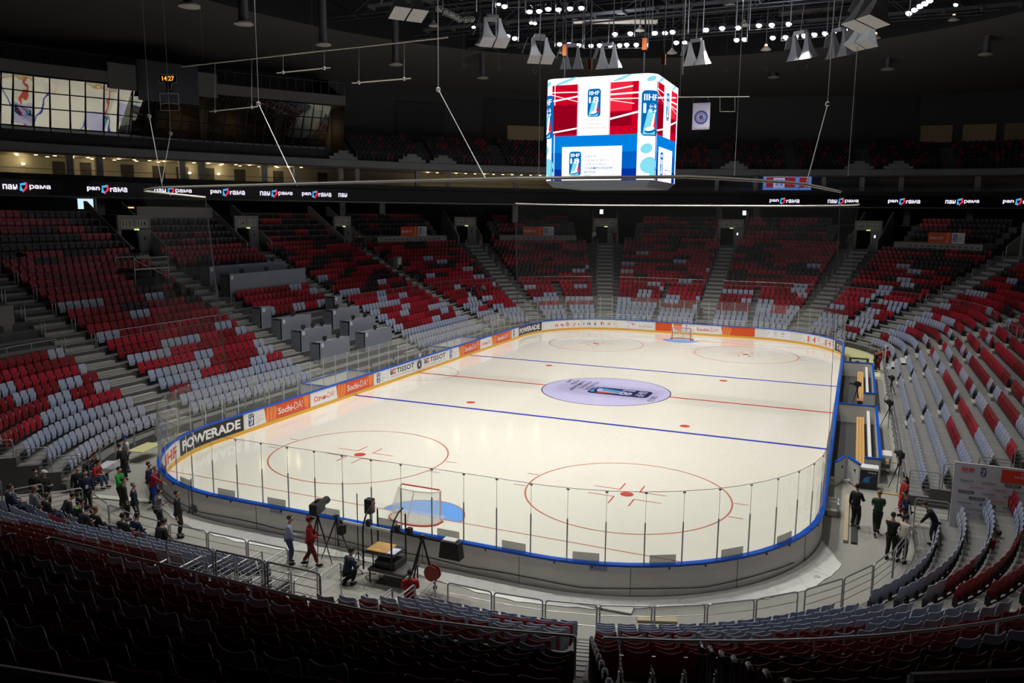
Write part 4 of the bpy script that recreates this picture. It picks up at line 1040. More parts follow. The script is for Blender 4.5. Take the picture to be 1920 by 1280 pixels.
mb = MB(); mb.loops([[FAS.P(s, go(s)-.1, GZ0-.32), FAS.P(s, go(s)-.12, GZ0-.08), FAS.P(s, go(s)+.1, GZ0-.05)] for s in ss]); mb.build('sill', SILL, suite)
# slanted light partitions between suites seen through the glass
for px in (74, 196, 300, 392, 530, 578):
    s = FAS.s_px(px, .8, 21.5); s = s-F_L if s > v1+1 else s
    mb = MB(); a, n = FAS.P(s, 0), FAS.N(s); mb.add([FAS.P(s, go(s)+.2, GZ0), FAS.P(s, GO0+3, GZ0), FAS.P(s, GO0+3, GZ1), FAS.P(s, GO1+.3, GZ1), FAS.P(s+.25, go(s)+.2, GZ0), FAS.P(s+.25, GO0+3, GZ0), FAS.P(s+.25, GO0+3, GZ1), FAS.P(s+.25, GO1+.3, GZ1)], [(0, 1, 2, 3), (7, 6, 5, 4), (0, 3, 7, 4)])
    mb.build('partition', SILL, suite)
fs(v0, v1, [(4.6, 18.3), (4.6, 25)], mat('wall_suite', (.16, .13, .09), .8), 'wall_suite')
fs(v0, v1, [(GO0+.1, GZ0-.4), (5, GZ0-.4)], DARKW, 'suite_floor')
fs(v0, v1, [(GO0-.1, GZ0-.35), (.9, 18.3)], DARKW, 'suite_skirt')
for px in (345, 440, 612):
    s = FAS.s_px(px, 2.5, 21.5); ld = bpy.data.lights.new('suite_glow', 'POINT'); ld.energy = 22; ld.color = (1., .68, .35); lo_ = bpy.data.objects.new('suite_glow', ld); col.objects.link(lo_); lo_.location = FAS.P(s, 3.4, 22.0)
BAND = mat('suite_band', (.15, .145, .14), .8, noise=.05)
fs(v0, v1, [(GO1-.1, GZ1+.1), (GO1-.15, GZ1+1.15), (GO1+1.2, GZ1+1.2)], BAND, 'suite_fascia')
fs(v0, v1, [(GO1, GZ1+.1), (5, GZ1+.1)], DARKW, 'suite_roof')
sA, sB = FAS.s_px(258, -.8, 25), FAS.s_px(372, -.8, 25); sA = sA-F_L if sA > v1+1 else sA; sB = sB-F_L if sB > v1+1 else sB
fs(sA, sB, [(GO1-.3, GZ1-1.2), (GO1-.3, GZ1+2.6), (GO1+.2, GZ1+2.6)], LEDBLK, 'wall_dark_box')
sC, sD = FAS.s_px(204, -.8, 25), sA; sC = sC-F_L if sC > v1+1 else sC
fs(sC, sD, [(GO1-.17, GZ1-.4), (GO1-.17, GZ1+2.0), (GO1+.2, GZ1+2.0)], BAND, 'wall_step_panel')
sE = FAS.s_px(412, -.8, 25); fs(sB, sE, [(GO1-.17, GZ1-.3), (GO1-.17, GZ1+2.1), (GO1+.2, GZ1+2.1)], BAND, 'wall_step_panel')
RD = mat('rail_dim', (.2, .2, .2), .4, .7)
ringrail(-.2, GZ1+1.2, 1.3, v0, sC, 'dim vertical-bar rail on top of the left suites, nearest the camera', .02, .9, RD, 0)
ringrail(-.2, GZ1+1.2, 1.3, sE, v1, 'dim vertical-bar rail on top of the suites, beyond the hanging clock', .02, .9, RD, 0)
mb = MB(); mb.quad(FAS.P(v1, GO0, 18.3), FAS.P(v1, 9.2, 18.3), FAS.P(v1, 9.2, 28.6), FAS.P(v1, GO1, GZ1+1)); tag(mb.build('suite_end_wall', DARKW), kind='structure')
fs(v0, v1, [(9, 25), (9, 28.6)], mat('wall_upper_grey', (.055, .055, .055), .9), 'wall_upper_left')
# grey sloping ceiling from the wall to the dark centre
Ccx, Ccy = 2, -4
def ringpt(s):
    # smaller oval edge of the dark roof centre
    p = FAS.P(s, 9.2, 28.4); a = math.atan2(p[1]-Ccy, p[0]-Ccx); return (Ccx+41*cos(a), Ccy+49*sin(a), 30.6)
N_ = 160; rows = []
for k in range(5):
    t = k/4; rows.append([tuple(np.array(FAS.P(F_L*i/N_, 9.4, 28.4))*(1-t)+np.array(ringpt(F_L*i/N_))*t) for i in range(N_+1)])
mb = MB(); mb.loops(rows); tag(mb.build('ceiling', GREYC), kind='structure')
mb = MB(); mb.loops([[ringpt(F_L*i/N_) for i in range(N_+1)], [tuple(np.array(ringpt(F_L*i/N_))+np.array((0, 0, 9))) for i in range(N_+1)]])
mb.add([tuple(np.array(ringpt(F_L*i/N_))+np.array((0, 0, 9))) for i in range(N_)], [tuple(range(N_))]); tag(mb.build('ceiling_centre', mat('roof_black', (.012, .013, .015), .9)), kind='structure')
# ================================================================ hanging things and roof
CUBE_Z0, CUBE_H = 14.38, 6.35
cube = empty('video_cube', (.05, 0, CUBE_Z0-.4), 'four sided glowing video cube hanging over centre ice', 'scoreboard')
CT = Track(3.62, 3.62, .8)
CL = CT.L; QU = CL/4
def cm_(u, v, e):
    p = CT.P((CL/2-u) % CL, e, CUBE_Z0+v); return (p[0]+.05, p[1], p[2])
sW = emat('screen_white', (1, 1, 1), 1.25); sR = emat('screen_red', (.62, .0, .02), 1.0); sR2 = emat('screen_dark_red', (.30, .0, .012), 1.); sR3 = emat('screen_bright_red', (.9, .02, .05), 1.)
sB1 = emat('screen_blue', (.0, .22, .75), 1.); sB2 = emat('screen_deep_blue', (.0, .03, .35), 1.); sC = emat('screen_cyan', (.25, .75, .9), 1.); sN = emat('screen_navy', (.0, .15, .5), 1.); sT = emat('screen_grey_text', (.42, .42, .55), 1.); sP = emat('screen_pink', (1., .5, .6), 1.1); sM = emat('screen_mid_blue', (.0, .12, .55), 1.)
mb = MB(); n = 96
mb.loops([[cm_(CL*i/n, -.02, -.05) for i in range(n+1)], [cm_(CL*i/n, CUBE_H+.05, -.05) for i in range(n+1)]])
mb.add([cm_(CL*i/n, -.02, -.05) for i in range(n)], [tuple(range(n))]); mb.add([cm_(CL*i/n, CUBE_H+.05, -.05) for i in range(n)], [tuple(range(n))])
mb.build('housing', LEDBLK, cube)
mb = MB(); mb.box((.05, 0, CUBE_Z0-.22), (6.2, 6.2, .4), 0, taper=1.12); mb.build('lower_frame', DARKSTEEL, cube)
for k in range(4):
    c = k*QU if k < 3 else -QU
    F = Flat(cm_); F.cut = .12
    a, b_, st = c-3.06, c+2.6, c+4.1
    F.rect(a-.001, st, 0, CUBE_H, sW, .0, .2)
    for i in range(8): F.rect(a, b_, 2.78*i/8, 2.78*(i+1)/8, (sB2, sB2, sM, sM, sM, sB1, sB1, sB1)[i], .01, .3)
    F.rect(a+.75, b_-.95, 0, 2.1, sW, .02, .3)
    F.rect(a, b_, 2.78, 5.93, sR, .01, .3)
    F.poly([(a, 2.78), (a+1.8, 2.78), (a+1.75, 4.4), (a, 4.9)], sR2, .012) if False else F.rect(a, a+1.8, 2.9, 4.7, sR2, .012, .3)
    F.rect(b_-1.9, b_-.4, 4.2, 5.93, sR3, .012, .3); F.rect(b_-.4, b_, 2.78, 5.93, sR, .013, .3); F.rect(b_-1.8, b_, 3.3, 4.1, sR2, .012, .3)
    for (u0, v0_, u1, v1_, w_) in ((0, 4.95, 1.8, 5.2, .05), (0, 5.5, 1.8, 5.45, .03), (0, 5.35, 1.8, 4.85, .02), (0, 3.0, 1.8, 3.25, .05), (3.7, 5.45, 5.3, 5.65, .04), (3.7, 5.2, 5.65, 5.25, .05), (3.7, 4.95, 5.65, 4.9, .03), (3.7, 3.7, 5.65, 4.1, .06), (3.7, 4.9, 5.4, 4.6, .02)):
        F.poly([(a+u0, v0_-w_), (a+u1, v1_-w_), (a+u1, v1_+w_), (a+u0, v0_+w_)], sW, .018)
    F.rect(a+1.72, a+3.88, 2.78, 5.95, sP, .02, .3); F.rect(a+1.8, a+3.8, 2.78, 5.95, sW, .022, .3)
    for (u, v, ru, rv) in ((a+.9, 6.14, .8, .08), (a+4.6, 6.16, .6, .08), (st-.7, 6.05, .35, .14), (st-.7, .9, .6, .5), (st-.9, 1.9, .4, .3), (st-.4, .4, .3, .3)): F.ell(u, v, ru, rv, sC, .006, 16, .3)
    def badge(u, v, w_, h): iihf_logo(F, u, v, w_, h, sN, sC, sW, sR3, .03)
    badge(a+2.4, 3.9, .85, 1.7); badge(a+1.25, .3, .8, 1.5); badge(st-1.3, 2.65, 1.15, 2.7)
    for i, (tx, w_) in enumerate((('2013', .7), ('ICE HOCKEY', 1.45), ('U18 WORLD', 1.4), ('CHAMPIONSHIP', 1.85), ('RUSSIA', .75), ('Sochi', .4))):
        F.text(tx, a+2.3, a+2.3+w_, 1.4-.24*i, 1.55-.24*i, sN if i > 2 else sT, .03, .01)
        if 0 < i < 4: F.text(tx, a+2.8-w_*.45, a+2.8+w_*.45, 3.65-.24*(i-1), 3.78-.24*(i-1), sT, .03, 0)
    F.build('screen', cube)
for sx, sy in ((-1, -1), (1, -1), (1, 1), (-1, 1)):
    mb = MB(); mb.tube([(.05+sx*2.6, sy*2.6, CUBE_Z0+CUBE_H), (.05+sx*2.6, sy*2.6, 33)], .05, 5); mb.build('suspension_cable', DARKSTEEL, cube)
    mb = MB(); mb.box((.05+sx*2.6, sy*2.6, CUBE_Z0+CUBE_H+1.9), (.26, .26, .7)); mb.build('chain_hoist', mat('hoist_orange', (.45, .10, .015), .5), cube)

# floodlamps
LENS = emat('lamp_lens', (.86, .88, 1.), 26.0); HOUS = mat('lamp_housing', (.05, .05, .055), .5, .5)
WARML = emat('diffuser_glow', (1., .62, .4), 1.6)
lamps = [(946, 12), (935, 8), (993, 22), (1011, 21), (1028, 17), (1047, 18), (996, 43), (1003, 44), (940, 65), (952, 68), (965, 72), (1069, 16), (1090, 15), (1153, 64), (1182, 63), (1228, 62), (1247, 62), (1261, 60), (1268, 80), (1284, 80), (1324, 56), (1354, 53), (1049, 83), (1067, 83), (1085, 85), (1108, 86), (1124, 85), (1144, 85), (1162, 85), (1175, 84), (1193, 84), (1211, 84), (1384, 52), (1381, 75), (1396, 74), (1423, 48), (1447, 47), (1479, 45), (1449, 71), (1473, 70), (1492, 68), (1508, 67), (1527, 65), (1547, 63), (1565, 60), (1586, 56), (1622, 49), (1704, 25), (1715, 19), (1725, 12), (1734, 7), (1743, 1), (1792, 9), (888, 51), (781, 2)]
small = {(935, 8), (996, 43), (1003, 44), (1565, 60), (1622, 49), (1792, 9), (888, 51), (1586, 56)}
proto_l = None
lamps_sorted = sorted(lamps)
for i, q in enumerate(lamps_sorted):
    p = at(q[0], q[1], z=27.)
    if proto_l is None:
        proto_l = empty('floodlight', (0, 0, 0)); mb = MB(); mb.sph((0, 0, 0), .24, 12, 0, (1, 1, .55)); mb.build('lens', LENS, proto_l, True, True)
        mb = MB(); mb.lathe((0, 0, .05), [(.27, -.05), (.3, .05), (.22, .35), (.08, .5)], 12); mb.build('lamp_housing', HOUS, proto_l, True, True)
        mb = MB(); mb.tube([(-.3, 0, .05), (-.3, 0, .55), (.3, 0, .55), (.3, 0, .05)], .02, 5); mb.tube([(0, 0, .5), (0, 0, 1.1)], .03, 5); mb.build('yoke', DARKSTEEL, proto_l, False, True); root = proto_l
    else: root = clone(proto_l)
    root.location = tuple(p); d = Vector((p[0]*.6, p[1]*.5-6, 0))-Vector(p); root.rotation_euler = (-d).to_track_quat('Z', 'Y').to_euler()
    if q in small: root.scale = (.6, .6, .6)
    if q == (781, 2): root.scale = (.9, .9, .9)
    root['label'] = '%sbright floodlight in the roof rig, %s of all lit ones from the left' % ('small ' if q in small else '', ordn(i+1)); root['category'] = 'floodlight'; root['group'] = 'lit floodlights in the roof'
# unlit round lamps on the left rig
for i, q in enumerate([(823, 17), (833, 21), (840, 25), (847, 28), (854, 32), (861, 36), (874, 37), (884, 36)]):
    p = at(q[0], q[1], z=27.); mb = MB(); mb.tube([tuple(Vector((.26*cos(t*pi/8), 0, .2*sin(t*pi/8)))+Vector(p)) for t in range(16)], .035, 5, closed=True); mb.sph(p, .17, 8, 0, (1, .6, .8))
    tag(mb.build('unlit_lamp', mat('lamp_glass_grey', (.5, .5, .48), .3)), 'unlit round rig lamp with pale rim, %s from the left in its row' % ordn(i+1), 'lamp', 'unlit lamps of the left rig')
def bar_(name, pts, r, mt, lab, cat, group=None):
    mb = MB(); mb.tube(pts, r, 6); return tag(mb.build(name, mt), lab, cat, group)
RIGM = mat('rig_bar', (.30, .30, .32), .4, .6)
for i, (a, c) in enumerate((((928, 14), (985, 14)), ((985, 26), (1050, 26)), ((1060, 22), (1100, 20)), ((1150, 70), (1190, 69)), ((1222, 67), (1290, 63)), ((1095, 91), (1215, 90)), ((930, 68), (972, 78)), ((1040, 88), (1092, 89)), ((1318, 61), (1380, 58)), ((1405, 57), (1482, 50)), ((1465, 77), (1550, 68)), ((1378, 80), (1400, 79)), ((1705, 32), (1756, -6)), ((830, 29), (893, 22)))):
    A_, C_ = Vector(at(*a, z=26.7)), Vector(at(*c, z=26.7)); bar_('lighting_bar', [(A_.x, A_.y, 39), A_, C_, (C_.x, C_.y, 39)], .045, RIGM, 'thin pale lighting bar under the roof, %s of the rig bars' % ordn(i+1), 'lighting bar', 'lighting bars in the roof')
# added point lights, no fixtures of their own, brighten roof steel and loudspeakers
for x, y in ((-8, 6), (6, 10), (14, 8), (-6, 22), (8, 24)):
    ld = bpy.data.lights.new('added_roof_fill', 'POINT'); ld.energy = 420; ld.color = (.85, .9, 1.); ld.shadow_soft_size = .3
    o = bpy.data.objects.new('added_roof_fill', ld); col.objects.link(o); o.location = (x, y, 28.2)
# loudspeaker horns
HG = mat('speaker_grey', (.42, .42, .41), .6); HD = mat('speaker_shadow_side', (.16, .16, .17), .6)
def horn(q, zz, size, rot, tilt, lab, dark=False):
    p = Vector(at(q[0], q[1], z=zz)); root = empty('horn_loudspeaker', p, lab, 'loudspeaker', 'horn loudspeakers under the roof')
    R_ = Matrix.Rotation(rot, 3, 'Z')@Matrix.Rotation(tilt, 3, 'X')
    def flare(off, wx, wy):
        prof = [(.16, 1.0), (.2, .6), (.32, .1), (.52, -.45), (.8, -.95)]; mb = MB(); P = []
        for k, z in prof:
            P.append([tuple(R_@Vector((sx*k*wx*size+off*size, sy*k*wy*size, z*size))+p) for sx, sy in ((-1, -1), (1, -1), (1, 1), (-1, 1), (-1, -1))])
        mb.loops(P); mb.add(P[-1][:4], [(0, 1, 2, 3)]); mb.add(P[0][:4], [(3, 2, 1, 0)]); return mb
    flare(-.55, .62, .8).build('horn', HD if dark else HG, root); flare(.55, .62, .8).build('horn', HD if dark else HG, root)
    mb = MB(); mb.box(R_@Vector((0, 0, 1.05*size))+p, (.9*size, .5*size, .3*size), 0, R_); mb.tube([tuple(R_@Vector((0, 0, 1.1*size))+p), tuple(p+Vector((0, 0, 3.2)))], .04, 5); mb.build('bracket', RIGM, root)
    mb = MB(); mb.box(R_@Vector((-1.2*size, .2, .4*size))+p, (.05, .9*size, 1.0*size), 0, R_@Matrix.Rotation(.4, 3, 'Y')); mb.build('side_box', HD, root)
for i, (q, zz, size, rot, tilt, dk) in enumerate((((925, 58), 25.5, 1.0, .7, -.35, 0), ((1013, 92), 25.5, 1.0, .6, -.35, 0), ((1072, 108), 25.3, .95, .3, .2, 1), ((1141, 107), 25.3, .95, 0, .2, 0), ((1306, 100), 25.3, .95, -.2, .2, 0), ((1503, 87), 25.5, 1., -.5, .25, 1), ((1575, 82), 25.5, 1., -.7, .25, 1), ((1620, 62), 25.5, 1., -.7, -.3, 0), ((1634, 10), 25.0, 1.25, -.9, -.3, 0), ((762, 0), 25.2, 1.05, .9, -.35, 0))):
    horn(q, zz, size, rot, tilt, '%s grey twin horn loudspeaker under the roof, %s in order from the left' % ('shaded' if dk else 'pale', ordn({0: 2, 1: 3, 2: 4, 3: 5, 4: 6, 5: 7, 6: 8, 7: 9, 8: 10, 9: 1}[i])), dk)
# air ducts
SIL = mat('duct_silver', (.6, .58, .55), .3, .9, bump=.6, nscale=6)
for i, (a, c) in enumerate((((1075, 38, 80), (1232, 39, 80)), ((1462, 24, 80), (1568, 13, 80)))):
    bar_('air_duct', [atd(*a), atd(*[(x+y)/2 for x, y in zip(a, c)]), atd(*c)], .42, SIL, 'horizontal silver air duct under the roof, %s of the video cube' % ('above and left' if i == 0 else 'right'), 'air duct')
DCT = mat('duct_grey', (.13, .13, .14), .5, .5, bump=.4, nscale=5); DISC = mat('diffuser_disc', (.45, .43, .38), .6)
for i, (x, y, d) in enumerate(((355, 13, 50), (457, 46, 56), (606, 85, 68), (742, 122, 80), (905, 147, 92), (1450, 146, 98), (1664, 131, 90), (1848, 103, 80))):
    p = Vector(atd(x, y, d)); r = empty('duct_diffuser', p, 'vertical ribbed duct ending in a pale disc, %s from the left under the grey ceiling' % ordn(i+1), 'air duct', 'vertical duct diffusers')
    mb = MB(); mb.lathe(p, [(.35, .2), (.35, 4.5)], 12); mb.build('duct', DCT, r); mb = MB(); mb.lathe(p, [(.3, -.08), (.68, 0), (.66, .1), (.36, .25)], 16); mb.build('disc', DISC, r)
for i, (x, y, w_) in enumerate(((742, 17, 1), (813, 49, 0), (900, 84, 0), (1055, 99, 0), (1165, 25, 0), (1200, 58, 0), (1260, 100, 0), (1369, 10, 0), (1395, 48, 0), (1436, 94, 1), (1641, 72, 1), (1788, 38, 1))):
    p = Vector(atd(x, y, 76)); r = empty('bell_diffuser', p, '%s bell shaped ceiling diffuser, %s from the left among the roof lamps' % ('warm glowing' if w_ else 'pale', ordn(i+1)), 'ceiling diffuser', 'bell diffusers under the roof')
    mb = MB(); mb.lathe(p, [(.3, -.06), (.5, 0), (.46, .08), (.15, .35), (.1, .5)], 14); mb.build('bell', mat('bell_pale', (.6, .55, .48), .5), r)
    mb = MB(); mb.tube([p+Vector((0, 0, .5)), (p.x, p.y, 39)], .05, 5); mb.build('stem', DCT, r)
    if w_: mb = MB(); mb.lathe(p+Vector((0, 0, .36)), [(.17, 0), (.1, .2)], 10); mb.build('glow_collar', WARML, r)
for i, (x, y) in enumerate(((810, 112), (870, 122), (935, 128), (1002, 134), (1361, 131), (1437, 128), (1512, 125), (1590, 120), (1743, 100), (1816, 85), (1887, 70))):
    p = Vector(atd(x, y, 84)); mb = MB(); mb.tube([p, (p.x, p.y, 39)], .02, 4); mb.tube([tuple(p+Vector((.2*cos(t*pi/6), .05, .2*sin(t*pi/6)))) for t in range(12)], .05, 4, closed=True)
    tag(mb.build('hanging_hook', DCT), 'small dark hanging spotlight under the roof edge, %s from the left' % ordn(i+1), 'spotlight', 'dim hanging spotlights')
# roof trusses and catwalks
TR = mat('truss_dark', (.055, .06, .07), .6, .3)
def truss(a, b_, h, lab, n=14):
    a, b_ = Vector(a), Vector(b_); r = empty('roof_truss', a, lab, 'roof truss', 'dark roof trusses'); t = (b_-a); w = Vector((0, 0, 1)).cross(t).normalized()*.7
    mb = MB()
    for s in (-1, 1):
        mb.tube([a+w*s, b_+w*s], .09, 4); mb.tube([a+w*s+Vector((0, 0, h)), b_+w*s+Vector((0, 0, h))], .09, 4)
    mb.build('chords', TR, r); mb = MB()
    for i in range(n):
        p, q = a+t*i/n, a+t*(i+1)/n
        for s in (-1, 1):
            mb.tube([p+w*s, q+w*s+Vector((0, 0, h))] if i % 2 else [p+w*s+Vector((0, 0, h)), q+w*s], .05, 4)
        mb.tube([p+w, p-w], .05, 4)
    mb.build('bracing', TR, r)
for i, y in enumerate((-14, -4, 6, 16, 26, 36)):
    k = 40*math.sqrt(max(.05, 1-((y+4)/50)**2)); truss((-k+2, y, 31.2), (k+2, y, 31.2), 2.2, 'dark steel roof truss running across the hall, %s of six from the camera' % ordn(i+1), 20)
for i, x in enumerate((-26, -14, -3, 9, 21, 32)):
    k = 48*math.sqrt(max(.05, 1-((x-2)/42)**2)); truss((x, max(-28, -k-4), 33.6), (x, k-4, 33.6), 1.6, 'dark steel roof truss running the length of the hall, %s of six from the left' % ordn(i+1), 22)
CW = mat('catwalk_dark', (.07, .075, .085), .7, .2)
for i, y in enumerate((1, 11, 21, 31)):
    mb = MB(); mb.box((2, y, 30.6), (56, 1.1, .08)); mb.tube([(-26, y-.55, 31.5), (30, y-.55, 31.5)], .03, 4); mb.tube([(-26, y+.55, 31.5), (30, y+.55, 31.5)], .03, 4)
    for k in range(20): mb.box((-26+56*k/19., y, 30.45), (.12, 1.2, .25))
    tag(mb.build('catwalk', CW), 'narrow dark catwalk under the roof, %s from the camera' % ordn(i+1), 'catwalk', 'roof catwalks')

# rigging pipes on the left, flag pipe on the right
PIPE = mat('rig_pipe_white', (.8, .78, .72), .35, .2); CHN = mat('chain_pale', (.55, .55, .52), .4, .5); WIRE = mat('wire_grey', (.32, .32, .32), .5, .4)
yy = -19.2
g_ = lambda x, y: tuple(at(x, y, y=yy))
r = empty('rigging_pipe', g_(340, 125), 'long pale horizontal rigging pipe hanging at upper left with three lower pipes', 'rigging pipe')
mb = MB(); mb.tube([g_(340, 125), g_(590, 97), g_(840, 70)], .035, 6); mb.build('main_pipe', PIPE, r)
for (a, c, d1, d2) in (((393, 209), (482, 200), 403, 472), ((519, 137), (619, 127), 531, 608), ((660, 156), (770, 147), 673, 758)):
    mb = MB(); mb.tube([g_(*a), g_(*c)], .03, 6); mb.build('lower_pipe', PIPE, r)
    for d in (d1, d2):
        y0 = 125-(d-340)*.11; y1 = a[1]+(c[1]-a[1])*(d-a[0])/(c[0]-a[0]); mb = MB(); mb.tube([g_(d, y0), g_(d, y1)], .022, 4); mb.sph(g_(d, y1), .09, 6); mb.build('chain', CHN, r)
mb = MB(); 
for x, y in ((381, 120), (587, 97)):
    p = Vector(g_(x, y)); mb.tube([p, p+Vector((0, 0, 9))], .012, 4)
mb.build('wire', WIRE, r)
yy = 19.2
r2 = empty('flag_pipe', g_(1262, 182), 'thin pale pipe carrying the hanging flag right of the video cube', 'rigging pipe')
mb = MB(); mb.tube([g_(1262, 182), g_(1405, 181)], .04, 6); mb.build('main_pipe', PIPE, r2)
mb = MB(); mb.tube([g_(1350, 181), g_(1350, 209), g_(1378, 209), g_(1378, 181)], .02, 5); mb.build('lower_pipe', PIPE, r2)
mb = MB(); 
for x in (1385, 1275): p = Vector(g_(x, 181)); mb.tube([p, p+Vector((0, 0, 9))], .012, 4)
mb.build('wire', WIRE, r2)
fl0 = Vector(g_(1313.5, 243)); fh = (Vector(g_(1313.5, 193))-fl0).length; fw = (Vector(g_(1330, 220))-Vector(g_(1297, 220))).length
FLAGM = mat('flag_white', (.62, .58, .72), .8)
flag = empty('hanging_flag', fl0, 'white vertical flag with a round blue and red emblem right of the video cube', 'flag')
rn = lambda u, v: fl0+Vector((u*cos(YAW*-1)*1., u*-sin(-YAW)*-1*0, v))
def fmap(u, v, e): return (fl0.x+u, fl0.y+.05*sin(u*5)-e, fl0.z+v)
mb = MB(); mb.loops([[fmap(-fw/2+fw*i/10, fh*j/8, 0) for i in range(11)] for j in range(9)]); o = mb.build('cloth', FLAGM, flag, True); o.modifiers.new('t', 'SOLIDIFY').thickness = .01
F = Flat(fmap); FB = mat('flag_blue', (.05, .08, .35), .8); FR = mat('flag_red', (.5, .08, .05), .8)
F.ring(0, fh*.46, .42, .58, FB, .02, 36); F.ell(0, fh*.46, .2, .22, FB, .022, 8); F.ell(.12, fh*.4, .14, .08, FR, .025, 10); F.ring(0, fh*.46, .3, .36, FB, .02, 24)
F.build('emblem', flag)
mb = MB(); 
for x in (1300, 1328): mb.tube([g_(x, 194), g_(x, 182)], .015, 4)
mb.build('tie', WIRE, flag)
# clock
cp = Vector(atd(317, 148, 44)); clk = empty('hanging_clock', cp, 'black hanging clock with orange digits 14:27 over the left stand', 'clock'); rt = Vector(RX.tolist()); rt.z = 0; rt.normalize(); nf = Vector((-rt.y, rt.x, 0))*-1
Rk = Matrix([[rt.x, -nf.x, 0], [rt.y, -nf.y, 0], [0, 0, 1]])
mb = MB(); mb.box(cp, (.95, .25, .4), 0, Rk); mb.box(cp-Vector((0, 0, .45)), (.35, .2, .5), 0, Rk); mb.build('housing', LEDBLK, clk)
mb = MB(); mb.tube([cp+rt*a+nf*.14+Vector((0, 0, b_)) for a, b_ in ((-.47, .2), (.47, .2), (.47, -.2), (.2, -.22), (.12, -.6), (-.12, -.6), (-.2, -.22), (-.47, -.2))], .012, 4, closed=True)
mb.tube([cp+rt*a+nf*.14+Vector((0, 0, b_)) for a, b_ in ((-.5, -.8), (.52, -.8), (.52, -1.7), (-.5, -1.7))], .014, 4, closed=True); mb.tube([cp+rt*a+nf*.14+Vector((0, 0, b_)) for a, b_ in ((-.5, -1.35), (0, -1.3), (.52, -1.35))], .014, 4)
mb.build('outline', mat('clock_outline', (.5, .5, .5), .5), clk)
F = Flat(lambda u, v, e: tuple(cp+rt*u+nf*(.13+e)+Vector((0, 0, v)))); F.text('14:27', -.33, .33, -.12, .13, emat('digits_orange', (1., .38, .03), 1.6), .01, .015); F.build('digits', clk)
# wires with knots down to the net bar
def wire(pts, lab, r_=.02):
    mb = MB(); mb.tube(pts, r_, 4); 
    if len(pts) > 2: mb.sph(pts[1], .12, 6)
    tag(mb.build('hanging_wire', WIRE), lab, 'wire')
for i, (k, d, e) in enumerate((((280, 218), 40, (305, 352)), ((485, 195), 36, (557, 348)), ((822, 168), 33, (912, 338)), ((1552, 195), 34, (1510, 352)), ((320, 250), 42, (303, 345)))):
    p = Vector(atd(*k, d)); wire([p+Vector((0, 0, 16)), p, Vector(at(*e, z=13.25))], 'pale hanging wire, %s from the left, knotted where it bends down to the net bar' % ordn([1, 3, 4, 5, 2][i]))
for i, (x, y, d) in enumerate(((1280, 140, 30), (1377, 330, 60), (1590, 330, 60), (1010, 330, 50))):
    p = Vector(atd(x, y, d)); wire([p+Vector((0, 0, 22)), p], 'straight thin wire hanging from the roof, %s' % ('right of the video cube' if i == 0 else 'near the flag pipe' if i == 1 else 'far right of the flag' if i == 2 else 'left of the video cube'), .018)
# safety nets at both ends
NETM = netmat('safety_net', (.10, .10, .10), .045, .0014)
def safety(bar, bot, lab, r_=.05):
    root = empty('safety_net', bar[len(bar)//2], lab, 'safety net'); mb = MB(); n = 40
    def pick(P, t):
        P = [Vector(q) for q in P]; L = [0]
        for a, b_ in zip(P[:-1], P[1:]): L.append(L[-1]+(b_-a).length)
        x = t*L[-1]
        for i in range(len(P)-1):
            if x <= L[i+1]+1e-9: return P[i].lerp(P[i+1], (x-L[i])/max(1e-9, L[i+1]-L[i]))
        return P[-1]
    rows = [[pick(bar, i/n).lerp(pick(bot, i/n), j/8) for i in range(n+1)] for j in range(9)]
    mb.loops(rows); o = mb.build('netting', NETM, root); uvl = o.data.uv_layers.new(name='UVMap'); W_ = sum((Vector(a)-Vector(b_)).length for a, b_ in zip(bar[:-1], bar[1:]))
    for lp in o.data.loops:
        j, i = divmod(lp.vertex_index, n+1); uvl.data[lp.index].uv = (W_*i/n, 9.6*j/8)
    mb = MB(); mb.tube([pick(bar, i/30) for i in range(31)], r_, 6); mb.build('top_bar', PIPE, root)
    mb = MB(); mb.tube([rows[-1][i] for i in range(n+1)], .008, 4); mb.tube([rows[j][0] for j in range(9)], .045, 4); mb.tube([rows[j][-1] for j in range(9)], .01, 4); mb.build('edge_rope', mat('rope_dark', (.03, .03, .035), .8), root)
bar = [(-16.8, -19.6, 12.95), (-17.9, -22.8, 13.2), (-13, -26.4, 13.2), (-1.6, -29.2, 13.2), (6.1, -31, 13.2), (11.4, -30.8, 13.2), (13.8, -26, 13.2), (14.8, -17, 13.2)]
bot = [BOARD.P(S_N1+1.0-(S_N1+1.0-(S_R1-2.0))*i/40, .07, 3.58) for i in range(41)]
safety(bar, bot, 'fine dark safety net hanging behind the near goal from a curved pipe')
bar = [tuple(at(x, y, z=13.3)) for x, y in ((730, 379), (860, 381))]
fb = [BOARD.P(S_L1-2+(BL_+S_R0+2-(S_L1-2))*i/40, .4, 13.3) for i in range(41)]; fo = [BOARD.P(S_L1-2+(BL_+S_R0+2-(S_L1-2))*i/40, .07, 3.58) for i in range(41)]
safety(fb, fo, 'fine safety net hanging behind the far goal from a straight pale pipe', .07)
